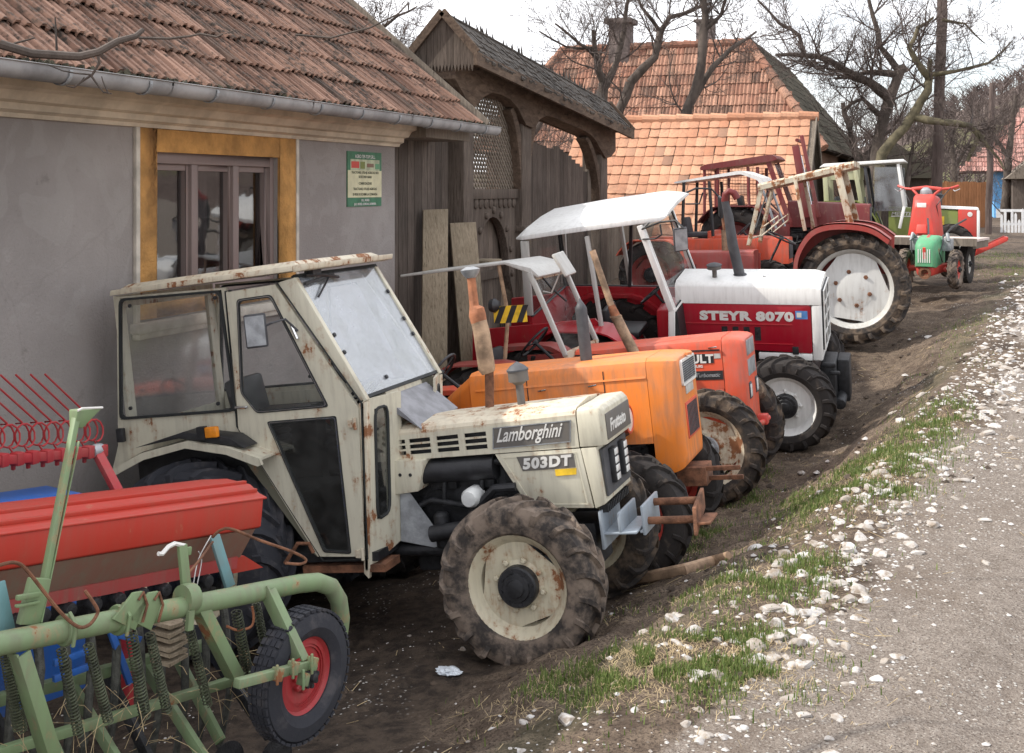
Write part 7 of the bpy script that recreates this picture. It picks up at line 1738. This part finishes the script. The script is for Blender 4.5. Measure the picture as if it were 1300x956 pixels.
# struts hanging from the tube
for (a, b), w in (((( 30, 830), (70, 960)), .075), (((258, 770), (305, 862)), .075), (((345, 748), (388, 838)), .06), (((-60, 830), (-30, 980)), .075)):
    p, q_ = fb(*a), fb(*b); w *= .72
    if a[0] == 345: p, q_ = SL(*a, -.60), SL(*b, -.80)
    MB().bar(p, q_, w, .012, (0, 1, 0)).build('strut', 'seedgreen', sd0, bevel=.003)
    MB().bar(p+Vector((-w*.45, .035, 0)), q_+Vector((-w*.45, .035, 0)), .010, .07, (0, 1, 0)).build('strut', 'seedgreen', sd0, bevel=.002)
# lower bar and clamps near the wheel
mb = MB(); mb.bar(SL(300, 868, -.8), SL(395, 843, -.8), .04, .04); mb.build('lower_bar', 'seedgreen', sd0, bevel=.005)
for px, py in ((352, 856), (372, 848), (396, 842), (385, 862)): mb = MB(); mb.box(fb(px, py, -.82), (.032, .05, .055), (0, .2, 0)); mb.tube([fb(px, py-12, -.85), fb(px, py+14, -.85)], .008, 6); mb.build('clamp', 'seedgreenrust', sd0, bevel=.004)
# coil springs
def spring(p0, p1, r=.02, turns=20, wr=.0035, m='springsteel'):
    p0, p1 = Vector(p0), Vector(p1); d = p1-p0; a = d.normalized().orthogonal().normalized(); b = d.normalized().cross(a); n = turns*9
    mb = MB(); mb.tube([p0+d*(k/n)+(a*math.cos(2*PI*k/9)+b*math.sin(2*PI*k/9))*r for k in range(n+1)], wr, 5); mb.tube([p0, p1], .006, 6)
    mb.build('spring', m, sd0)
for k, (px, pz) in enumerate(((8, 842), (78, 838), (112, 832), (166, 815), (190, 818), (238, 800), (300, 790), (325, 780))):
    yk = -.46 if k % 2 else -.50; a = SL(px, pz-14, yk); b = SL(px+18+(k % 3)*4, pz+85+(k % 2)*10, yk+.02); spring(a, b, .019 if k % 3 else .024, 26)
# coulter arms, tines and wheels below the frame
for k in range(12):
    x = xe_-.1-k*.2; y_ = -.30 if k % 2 else -.42; z0_ = .62
    mb = MB(); mb.bar((x, .05, z0_), (x+.02, y_, .28), .03, .05); mb.build('coulter_arm', 'seedgreen' if k % 3 else 'engine', sd0, bevel=.003)
    mb = MB(); mb.lathe([(.11, -.002), (.11, .002), (.03, .01), (.03, -.01)], (x+.03, 0, 0), 'y', 24, True); o0 = mb.build('coulter_disc', 'engine', sd0); o0.location = (0, y_-.04, .18); 
mb = MB(); mb.bb(xe_-Lh, xe_-.05, .0, .05, .60, .65); mb.bb(xe_-Lh, xe_-.05, -.30, -.26, .52, .56); mb.build('cross_beam', 'seedgreen', sd0, bevel=.004)
for a, b in (((68, 842), (112, 826)), ((68, 862), (115, 845)), ((140, 800), (165, 868)), ((12, 815), (16, 870)), ((150, 806), (178, 812))): MB().bar(SL(*a, -.1), SL(*b, -.1), .022, .03).build('blue_bar', 'blue', sd0, bevel=.003)

for k in range(6):
    mb = MB(); c = SL(215, 790+k*9, -.3); mb.box(c, (.14+.01*(k % 2), .10, .016), (.1, .05*(-1)**k, .3)); mb.build('wood_packer', 'paleplank', sd0)
# upright marker lever with folded foot, standing on the tube
a, b = fb(122, 512, -.34), fb(50, 790, -.5)
a = fb(98, 522, -.34); b = fb(46, 790, -.5); mb = MB(); mb.bar(b, a, .024, .03, (0, 1, 0)); mb.bar(b+Vector((.008, -.018, 0)), a+Vector((.008, -.018, -.12)), .006, .014, (0, 1, 0)); lv = mb.build('lever', 'seedgreen', sd0, bevel=.004)
mb = MB(); mb.hexa([a+Vector(v) for v in ((-.018, -.02, -.06), (.02, -.02, -.07), (.02, .02, -.07), (-.018, .02, -.06), (-.02, -.03, .005), (.10, -.03, .012), (.10, .03, .012), (-.02, .03, .005))]); mb.build('step', 'seedgreen', lv, bevel=.005); mb = MB(); mb.tube([a+Vector((-.02, -.03, .006)), a+Vector((.0, -.03, .014)), a+Vector((.10, -.03, .014))], .005, 6); mb.build('edge', 'letter', lv)
p = fb(42, 770, -.5); mb = MB(); mb.box(p+Vector((0, 0, .02)), (.09, .03, .17), (0, .18, 0)); mb.box(p+Vector((-.04, -.02, .05)), (.10, .02, .02)); mb.box(p+Vector((-.04, -.02, .02)), (.10, .02, .012)); mb.build('bracket', 'seedgreen', lv, bevel=.004)
# second upright with curved hook
a, b = fb(231, 692, -.5), fb(238, 765, -.52); mb = MB(); mb.bar(b, a, .045, .02, (0, 1, 0)); mb.box(a+Vector((.035, 0, -.03)), (.035, .015, .035)); up2 = mb.build('upright', 'seedgreen', sd0, bevel=.003)
mb = MB(); mb.tube([fb(201, 703, -.5), fb(206, 703, -.5), fb(214, 694, -.5), fb(222, 690, -.5), fb(236, 693, -.5)], .010, 6); mb.build('hook', 'letter', up2)
mb = MB(); c = fb(238, 760, yT); mb.lathe([(.062, -.03), (.066, 0), (.062, .03)], c, 'x', 20); mb.build('collar', 'seedgreen', sd0)
MB().bar(fb(242, 775, -.6), fb(240, 800, -.6), .03, .02, (0, 1, 0)).build('spring_hanger', 'seedgreen', sd0)
# lifting ears
for dx in (0, 20):
    mb = MB(); c = [fb(142+dx, 786, -.60), fb(168+dx, 752, -.60), fb(180+dx, 750, -.60), fb(184+dx, 765, -.60), fb(170+dx, 800, -.60)]
    mb.prism([(p.x, p.z) for p in c], -.61, -.595); mb.build('lug', 'seedgreen', sd0, bevel=.003)
    mb = MB(); mb.tube([fb(176+dx, 762, -.615), fb(182+dx, 752, -.615), fb(187+dx, 768, -.615), fb(181+dx, 790, -.615)], .006, 6); mb.build('ring', 'rust', sd0)
# coupling flanges on the tube
for px, py in ((82, 800), (150, 787)): c = fb(px, py, yT); mb = MB(); mb.lathe([(.058, -.012), (.062, 0), (.058, .012)], c, 'x', 20); mb.tube([c+Vector((0, -.06, -.05)), c+Vector((0, -.07, .03)), c+Vector((0, -.02, .07))], .008, 6); mb.build('collar', 'seedgreen', sd0)
# bent rods and cords
def rod(pts, r, m, nm='rod'):
    mb = MB(); P_ = [fb(a, b, c) for a, b, c in pts]; fine = []
    for i in range(len(P_)-1):
        p0, p1, p2, p3 = P_[max(i-1, 0)], P_[i], P_[i+1], P_[min(i+2, len(P_)-1)]
        for k in range(5):
            t = k/5; fine.append(.5*((2*p1)+(p2-p0)*t+(2*p0-5*p1+4*p2-p3)*t*t+(3*p1-p0-3*p2+p3)*t**3))
    fine.append(P_[-1]); mb.tube(fine, r, 7); return mb.build(nm, m, sd0)
rod([(-20, 725, -.62), (5, 716, -.62), (22, 715, -.62), (36, 726, -.62), (75, 775, -.63), (98, 795, -.65), (112, 794, -.65), (122, 782, -.64), (123, 772, -.64), (108, 750, -.62)], .007, 'rust')
rod([(270, 682, -.3), (280, 673, -.35), (295, 672, -.4), (330, 686, -.45), (370, 700, -.5), (388, 710, -.5), (382, 716, -.5), (363, 715, -.5)], .007, 'rust')
rod([(235, 732, -.5), (250, 715, -.45), (270, 688, -.35)], .006, 'rust')
rod([(288, 795, -.5), (302, 800, -.5), (318, 796, -.5), (322, 785, -.5), (320, 770, -.5)], .006, 'copper')
rod([(268, 680, -.3), (252, 710, -.32), (245, 745, -.35)], .0025, 'rope', 'twine'); rod([(252, 700, -.3), (256, 712, -.3), (249, 748, -.33)], .0025, 'rope', 'twine')
p, q_ = SL(272, 680, -.22), SL(292, 745, -.3); MB().bar(p, q_, .055, .02, (0, 1, 0)).build('strut', 'bluesteel', sd0, bevel=.003)
p, q_ = SL(-4, 740, -.4), SL(12, 815, -.45); MB().bar(p, q_, .06, .02, (0, 1, 0)).build('strut', 'bluesteel', sd0, bevel=.003)
# wheel: road tyre and red rim
cw = SL(382, 856, -.66)
wheel(sd0, (cw.x, -.66, cw.z), .295, .185, .13, 'tyreblue', 'seedred2', hubr=.05, lug=False, flats=False, dish=.02)
for o in kids(sd0):
    if o.name.startswith('wheel'): o.rotation_euler = (0, 0, R_(4))
wheel(sd0, (cw.x-2.75, -.66, cw.z), .325, .205, .16, 'tyreblue', 'seedred2', hubr=.05, lug=False, flats=False, dish=.02)
# dry straw tangled on the coulters
mb = MB()
for k in range(110):
    x = xe_-random.uniform(0, 1.6); y_ = random.uniform(-.5, -.2); z = random.uniform(.3, .7); v = rvec(random)*random.uniform(.04, .12); mb.tube([(x, y_, z), Vector((x, y_, z))+v, Vector((x, y_, z))+v*1.8+Vector((0, 0, -.02))], .0014, 3, False)
mb.build('straw', 'strawm', sd0)['kind'] = 'stuff'
# ================= hay tedder with coiled tines =================
yH = 6.05
hb0 = atD(132, 572, 6.9); hb1 = atD(-60, 590, 6.0)
ht = empty('hay_tedder', hb0, 'red hay rake bar with row of coiled spring tines against the grey wall', 'hay rake')
bd_ = (hb1-hb0); nrm = bd_.normalized()
MB().bar((0, 0, 0), bd_, .05, .05).build('bar', 'seedred2', ht, bevel=.006)
for k in range(11):
    t = (.02+k/10*.98); base = bd_*t; mb = MB(); up = Vector((0, 0, 1)); fwd = nrm
    cc = base+Vector((0, 0, .115)); ax = Vector((nrm.y, -nrm.x, 0)).normalized()
    pts = [base+ax*.03, base+ax*.035+Vector((0, 0, .03))]
    for j in range(0, 23):
        a = -PI/2-.5+2*PI*j/11; r = .064; pts.append(cc+nrm*(-math.cos(a)*r*.9)+Vector((0, 0, math.sin(a)*r))+ax*(.03+.004*j))
    end = pts[-1]; 
    tip = cc+nrm*(.34)+Vector((0, 0, .33))+ax*.08; st = cc+nrm*-.02+Vector((0, 0, .064))+ax*.10
    pts = pts[:-4]+[st, st.lerp(tip, .5), tip]
    mb.tube(pts, .0055, 6); mb.build('tine', 'seedred2', ht); mb = MB(); mb.box(base+Vector((0, 0, .0)), (.06, .05, .07)); mb.box(base+ax*.03+Vector((0, 0, -.045)), (.02, .02, .04)); mb.build('tine_clamp', 'seedred2', ht, bevel=.005)
ar0 = atD(122, 572, 6.85)-hb0; ar1 = atD(158, 640, 6.7)-hb0; MB().bar(ar0, ar1, .055, .04).build('arm', 'seedred2', ht, bevel=.004); mb = MB(); mb.lathe([(.035, -.04), (.04, 0), (.035, .04)], ar0, 'y', 14); mb.build('pivot', 'grey', ht)
MB().bar(ar1, ar1+Vector((.1, -.1, -1.1)), .055, .04).build('arm', 'seedred2', ht, bevel=.004)
MB().bar(bd_, bd_+Vector((0, 0, -1.35)), .05, .05).build('arm', 'seedred2', ht, bevel=.004)
# ================= blue steel box behind the drill =================
b0 = atD(114, 634, 6.55); b1 = atD(-90, 668, 5.6)
bx_ = empty('feed_box', Vector((b0.x, b0.y, b0.z-.3)), 'blue steel box lid just behind the red seed hopper', 'metal box')
d_ = b1-b0; n_ = Vector((-d_.y, d_.x, 0)).normalized()*-.32
mb = MB(); dz = Vector((0, 0, .3)); z3 = Vector((0, 0, .045))
mb.hexa([dz, dz+d_, dz+d_+n_, dz+n_, dz+z3*.6, dz+d_+z3*.6, dz+d_+n_+z3, dz+n_+z3]); mb.build('lid', 'blue', bx_, bevel=.006)
mb = MB(); i_ = n_.normalized()*.03; mb.hexa([v+Vector((0, 0, -.75)) for v in (i_, d_+i_, d_+n_-i_, n_-i_)]+[v+Vector((0, 0, .298)) for v in (i_, d_+i_, d_+n_-i_, n_-i_)]); mb.build('body', 'blue', bx_, bevel=.004)
# ================= stones, grass, litter =================
def stonemat():
    m, nt, out = new_mat('pale limestone'); v = coords(nt, world=True); oi = nt.nodes.new('ShaderNodeObjectInfo')
    n1 = noise(nt, 14, 5, .65, v); n2 = noise(nt, 90, 4, .6, v)
    c = mixc(nt, oi.outputs['Random'], (.58, .56, .54), (.36, .32, .28)); c = mixc(nt, ramp(nt, n1, .42, .66), c, (.26, .21, .165))
    finish(nt, out, c, .92, 0, n2, .5, .008, .2); return m
M['stone'] = stonemat()
rs = random.Random(21); protos = []
def stone_mesh(k):
    bm = bmesh.new(); bmesh.ops.create_icosphere(bm, subdivisions=2, radius=1)
    pl = [(Vector((rs.gauss(0, 1), rs.gauss(0, 1), rs.gauss(0, 1))).normalized(), rs.uniform(.55, .85)) for _ in range(13)]
    sc = Vector((rs.uniform(.8, 1.3), rs.uniform(.7, 1.0), rs.uniform(.42, .7)))
    for v in bm.verts:
        p = v.co.copy()
        for n, d in pl:
            e_ = p.dot(n)-d
            if e_ > 0: p -= n*e_
        v.co = Vector((p.x*sc.x, p.y*sc.y, p.z*sc.z))*(1+rs.uniform(-.03, .03))
    me = bpy.data.meshes.new('stone'); bm.to_mesh(me); bm.free(); me.materials.append(M['stone']); me.shade_smooth(); me.set_sharp_from_angle(angle=R_(26)); return me
sm_ = [stone_mesh(k) for k in range(9)]
def edge_x(y): return float(np.interp(y, [-5, 6.2, 11.9, 18.3, 25], [-3.2, -1.16, .11, .96, 2]))
cand = []
def px_of(x, y, z):
    D = -ST*x+CT*y; return 650+F*(CT*x+ST*y)/D, 240-F*(z-3)/D, D
for k in range(12000):
    y = 3+22*rs.random()**1.25; u = rs.gauss(.05, .6) if rs.random() < .6 else rs.uniform(-1.6, 3.2)
    x = edge_x(y)+u
    dens = math.exp(-((u-.15)/.50)**2)*1.0+.06+(.14 if 0 < u < 2.2 else 0)
    cl = .5+1.8*float(fbm(np.array(x*1.5), np.array(y*1.1), 3, 50)+.1)
    if rs.random() > dens*max(0, cl)*1.15: continue
    if y > 14 and u < -.3 and rs.random() < .6: continue
    s_ = min(.075, .0125*math.exp(rs.expovariate(1.75)))
    if u > .9: s_ = min(s_, .026)
    z = g1(x, y); a, b, D = px_of(x, y, z)
    if -20 < a < 1320 and b < 990 and D > 2.5: cand.append((s_/D, s_, x, y, z))
fixed = [(862, 782, .10), (930, 658, .0), (1019, 601, .09), (1050, 745, .09), (1040, 735, .07), (1180, 513, .08), (1214, 634, .06), (965, 840, .10), (998, 835, .06), (1252, 715, .07), (1090, 575, .07), (1110, 548, .07), (1060, 575, .06), (848, 800, .06), (908, 778, .05), (588, 825, .06), (520, 807, .035), (1155, 720, .06), (1125, 735, .05), (1120, 665, .05), (980, 760, .06), (930, 765, .06)]
for px, py, s_ in fixed:
    if s_ <= 0: continue
    r = ray(px, py); t = (0.2-3)/r.z
    for _ in range(8): P_ = CAM+r*t; t = (g1(P_.x, P_.y)-3)/r.z
    cand.append((9, s_*.62, P_.x, P_.y, P_.z))
cand.sort(reverse=True)
for i, (_, s_, x, y, z) in enumerate(cand[:298]):
    o = bpy.data.objects.new('stone', sm_[i % 9]); COL.objects.link(o); o.location = (x, y, z-s_*.06); o.scale = (s_,)*3
    o.rotation_euler = (rs.uniform(-.4, .4), rs.uniform(-.4, .4), rs.uniform(0, 6.28))
    tag(o, 'pale limestone lump lying among the rubble between parked tractors and road', 'stone', 'pale limestone lumps scattered along the bank and road')
mb = MB(); base = [(v.co.copy(), None) for v in sm_[0].vertices]
def lowstone(mb, x, y, z, s_):
    a = rs.uniform(0, 6.28); ca, sa = math.cos(a), math.sin(a); pts = []
    for px_, py_, pz_ in ((1, 0, 0), (.3, .8, .05), (-.8, .5, 0), (-.7, -.6, .05), (.4, -.8, 0), (.1, .1, .6), (-.2, -.1, -.5)):
        px_ *= rs.uniform(.7, 1.3); py_ *= rs.uniform(.6, 1.2); pts.append((x+s_*(px_*ca-py_*sa), y+s_*(px_*sa+py_*ca), z+s_*(pz_*.9+.05)))
    mb.add(pts, [(0, 1, 5), (1, 2, 5), (2, 3, 5), (3, 4, 5), (4, 0, 5), (1, 0, 6), (2, 1, 6), (3, 2, 6), (4, 3, 6), (0, 4, 6)])
for _, s_, x, y, z in cand[298:]: lowstone(mb, x, y, z, s_)
for k in range(11000):
    y = 2.6+20*rs.random()**1.5; u = rs.uniform(-1.0, 4.5) if rs.random() < .58 else rs.uniform(-3.2, 0); x = edge_x(y)+u
    if float(fbm(np.array(x*2), np.array(y*2), 2, 60)) < -.12+.2*rs.random(): continue
    lowstone(mb, x, y, g1(x, y), rs.uniform(.003, .010))
o = mb.build('gravel', 'stone', None, angle=20); tag(o, 'small pale gravel scattered over the dirt bank and road', 'gravel', kind='stuff')
# dirt clods
mb = MB()
for k in range(5200):
    y = 3.5+15*rs.random(); x = edge_x(y)-rs.uniform(.1, 3.2) if rs.random() < .8 else edge_x(y)+rs.uniform(-.5, .6)
    if float(fbm(np.array(x*1.7), np.array(y*1.7), 2, 71)) < -.06: continue
    lowstone(mb, x, y, g1(x, y)-.003, min(.06, .010*math.exp(rs.expovariate(2.0))))
M['clod'] = plain('dark earth clod', (.062, .044, .031), .95, 0, .5, 10, .8)
o = mb.build('dirt_clods', 'clod', None, angle=20); tag(o, 'loose dark clods of earth under and beside the tractors', 'earth', kind='stuff')
# grass
def grassmat(name, a, b):
    m, nt, out = new_mat(name); vc = nt.nodes.new('ShaderNodeVertexColor'); vc.layer_name = 'tint'
    c = mixc(nt, vc.outputs['Color'], a, b); bs = finish(nt, out, c, .6, 0, None, spec=.3)
    tl = nt.nodes.new('ShaderNodeBsdfTranslucent'); L(nt, c, tl.inputs[0]); mx = nt.nodes.new('ShaderNodeMixShader'); mx.inputs[0].default_value = .3
    L(nt, bs.outputs[0], mx.inputs[1]); L(nt, tl.outputs[0], mx.inputs[2]); L(nt, mx.outputs[0], out.inputs[0]); return m
M['grass'] = grassmat('spring grass', (.075, .125, .025), (.22, .265, .085))
mb = MB()
def blade(x, y, z, h, t):
    a = rs.uniform(0, 6.28); w = rs.uniform(.0022, .0045); ln = rs.uniform(.1, .6)*h; dx, dy = math.cos(a), math.sin(a); mb.t = t
    mb.add([(x-dy*w, y+dx*w, z-.01), (x+dy*w, y-dx*w, z-.01), (x+dx*ln*.4+dy*w*.8, y+dy*ln*.4-dx*w*.8, z+h*.6), (x+dx*ln*.4-dy*w*.8, y+dy*ln*.4+dx*w*.8, z+h*.6), (x+dx*ln, y+dy*ln, z+h)], [(0, 1, 2, 3), (3, 2, 4)])
patches = []
for (a, b, rx, ry, n) in ((865, 845, .55, .35, 3400), (770, 862, .45, .3, 1500), (930, 818, .3, .3, 1300), (955, 740, .40, .35, 1700), (1040, 712, .12, .15, 260), (1010, 725, .25, .3, 700), (1070, 625, .40, .75, 3200), (1105, 590, .35, .7, 2600), (1165, 552, .32, .8, 2300), (1195, 530, .25, .5, 1200), (1010, 640, .25, .4, 800),
    (885, 680, .25, .35, 900), (945, 635, .25, .3, 700), (1140, 625, .08, .1, 200), (960, 600, .2, .3, 400), (1280, 345, .5, 2.2, 1200), (1260, 325, .8, 2.0, 1200), (1130, 610, .3, .5, 900), (870, 700, .12, .3, 300), (1230, 410, .3, .8, 250), (950, 857, .12, .12, 240), (790, 780, .1, .1, 60)):
    r = ray(a, b); t = (0.3-3)/r.z
    for _ in range(8): P_ = CAM+r*t; t = (g1(P_.x, P_.y)-3)/r.z
    patches.append((P_.x, P_.y, rx, ry, n))
    for k in range(int(n*1.15)):
        x = P_.x+rs.gauss(0, .62)*rx; y = P_.y+rs.gauss(0, .62)*ry
        if float(fbm(np.array(x*6), np.array(y*6), 2, 90)) < -.14: continue
        blade(x, y, g1(x, y), rs.uniform(.015, .06)*(1 if rs.random() < .93 else 1.7), min(1, max(0, rs.gauss(.45, .3))))
for k in range(3500):
    y = 5+14*rs.random(); x = edge_x(y)-.5+rs.gauss(0, .55)
    if float(fbm(np.array(x*2.5), np.array(y*2), 3, 95)) > .04: blade(x, y, g1(x, y), rs.uniform(.015, .05), rs.random())
mb.t = 1
o = mb.build('grass', 'grass', None); tag(o, 'short green grass growing in tufts along the bank', 'grass', kind='stuff')
mb = MB()
for a, b, rx, ry, n in patches:
    for k in range(int(n*.5)):
        x = a+rs.gauss(0, .75)*rx; y = b+rs.gauss(0, .75)*ry; z = g1(x, y); w = rs.uniform(0, 6.28); l = rs.uniform(.02, .07); dx, dy = math.cos(w)*l, math.sin(w)*l; q = .0013/l; h_ = rs.uniform(.004, .025)
        mb.add([(x-dy*q, y+dx*q, z), (x+dy*q, y-dx*q, z), (x+dx*.6+dy*q, y+dy*.6-dx*q, z+h_), (x+dx*.6-dy*q, y+dy*.6+dx*q, z+h_), (x+dx, y+dy, z+.006)], [(0, 1, 2, 3), (3, 2, 4)])
mb.t = 1; o = mb.build('dead_grass', 'strawm', None); tag(o, 'dead yellow blades matted among the green grass tufts', 'grass', kind='stuff')
M['strawm'] = M.get('strawm') or plain('dry straw', (.42, .32, .18), .9)
mb = MB()
for k in range(2600):
    y = 4+14*rs.random(); x = edge_x(y)+rs.gauss(-.8, .9); z = g1(x, y); a = rs.uniform(0, 6.28); l = rs.uniform(.03, .12)*(1 if rs.random() < .95 else 2.5)
    if float(fbm(np.array(x*1.4), np.array(y*1.4), 2, 33)) < -.02: continue
    mb.tube([(x, y, z+.006), (x+math.cos(a)*l, y+math.sin(a)*l, g1(x+math.cos(a)*l, y+math.sin(a)*l)+rs.uniform(.004, .02))], rs.uniform(.0012, .0025), 3, False)
o = mb.build('straw', 'strawm', None); tag(o, 'dry straw and stalks strewn over the muddy ground', 'straw', kind='stuff')
# crumpled plastic and a leaning log in the mud
M['plastic'] = plain('milky plastic', (.62, .66, .70), .3)
for px, py, s_, lab in ((1205, 605, 0, ''), (1022, 600, .0, ''), (880, 655, .09, 'crumpled pale plastic bag lying on the mud beside the orange tractor wheel'), (570, 855, .05, 'crushed pale plastic bottle lying in the mud below the cream tractor')):
    if not s_: continue
    r = ray(px, py); t = -3/r.z
    for _ in range(8): P_ = CAM+r*t; t = (g1(P_.x, P_.y)-3)/r.z
    bm = bmesh.new(); bmesh.ops.create_icosphere(bm, subdivisions=3, radius=1)
    for v in bm.verts: v.co = Vector((v.co.x*1.6, v.co.y, v.co.z*.45))*(1+rs.uniform(-.25, .25))
    me = bpy.data.meshes.new('plastic_bag'); bm.to_mesh(me); bm.free(); me.materials.append(M['plastic']); o = bpy.data.objects.new('plastic_bag', me); COL.objects.link(o); o.location = P_+Vector((0, 0, s_*.3)); o.scale = (s_,)*3; tag(o, lab, 'litter')
def ontog(px, py, z=0):
    r = ray(px, py); t = (.2-3)/r.z
    for _ in range(8): P_ = CAM+r*t; t = (g1(P_.x, P_.y)-3)/r.z
    return P_
lg = [ontog(*q) for q in ((798, 742), (830, 738), (870, 728), (905, 718), (925, 712))]
mb = MB(); mb.tube([p-lg[0]+Vector((0, 0, .03+.01*math.sin(i*2))) for i, p in enumerate(lg)], [.035, .045, .05, .045, .03], 9); o = mb.build('log', 'rustlight'); o.location = lg[0]; tag(o, 'long peeled log half sunk in the mud past the front wheels', 'log')
# ================= camera, sky, sun =================
cam = bpy.data.cameras.new('Camera'); co_ = bpy.data.objects.new('Camera', cam); COL.objects.link(co_)
cam.sensor_width = 36; cam.lens = 36*F/1300; cam.shift_y = -(478-240)/1300; cam.shift_x = 0
cam.clip_end = 3000; cam.clip_start = .1
co_.location = CAM; co_.rotation_euler = (R_(90), 0, TH); scn.camera = co_
cam.dof.use_dof = False
sd_ = Vector((-.66, -.22, .62)).normalized()
el = math.asin(sd_.z); az = math.atan2(sd_.x, sd_.y)
w = bpy.data.worlds.new('World'); scn.world = w; w.use_nodes = True; nt = w.node_tree; nt.nodes.clear()
out = nt.nodes.new('ShaderNodeOutputWorld'); bg = nt.nodes.new('ShaderNodeBackground')
sky = nt.nodes.new('ShaderNodeTexSky'); sky.sky_type = 'NISHITA'; sky.sun_disc = False
sky.sun_elevation = el; sky.sun_rotation = az % (2*PI); sky.air_density = 1; sky.dust_density = 2; sky.ozone_density = 1
tc = nt.nodes.new('ShaderNodeTexCoord'); mp = nt.nodes.new('ShaderNodeMapping'); mp.inputs['Scale'].default_value = (1, 1, 2.6); L(nt, tc.outputs['Generated'], mp.inputs[0])
n1 = noise(nt, 2.2, 7, .6, mp.outputs[0], .4); cl = ramp(nt, n1, .36, .56)
n2 = noise(nt, 5, 6, .6, mp.outputs[0], .2)
cc = mixc(nt, n2, (8.2, 8.3, 8.8), (11.5, 11.5, 11.6))
c = mixc(nt, mth(nt, 'ADD', mth(nt, 'MULTIPLY', cl, .62), .33), sky.outputs[0], cc)
L(nt, c, bg.inputs[0]); bg.inputs[1].default_value = .138; L(nt, bg.outputs[0], out.inputs[0])
sl_ = bpy.data.lights.new('sun', 'SUN'); so = bpy.data.objects.new('sun', sl_); COL.objects.link(so)
sl_.energy = 3.3; sl_.angle = R_(.6); sl_.color = (1, .955, .88)
so.rotation_euler = sd_.to_track_quat('Z', 'Y').to_euler(); so.location = (-10, -5, 20)
scn.view_settings.view_transform = 'Standard'; scn.view_settings.look = 'None'; scn.view_settings.exposure = .54; scn.view_settings.gamma = 1; scn.view_settings.use_curve_mapping = False
scn.render.engine = 'CYCLES'; scn.cycles.max_bounces = 6; scn.cycles.transparent_max_bounces = 12
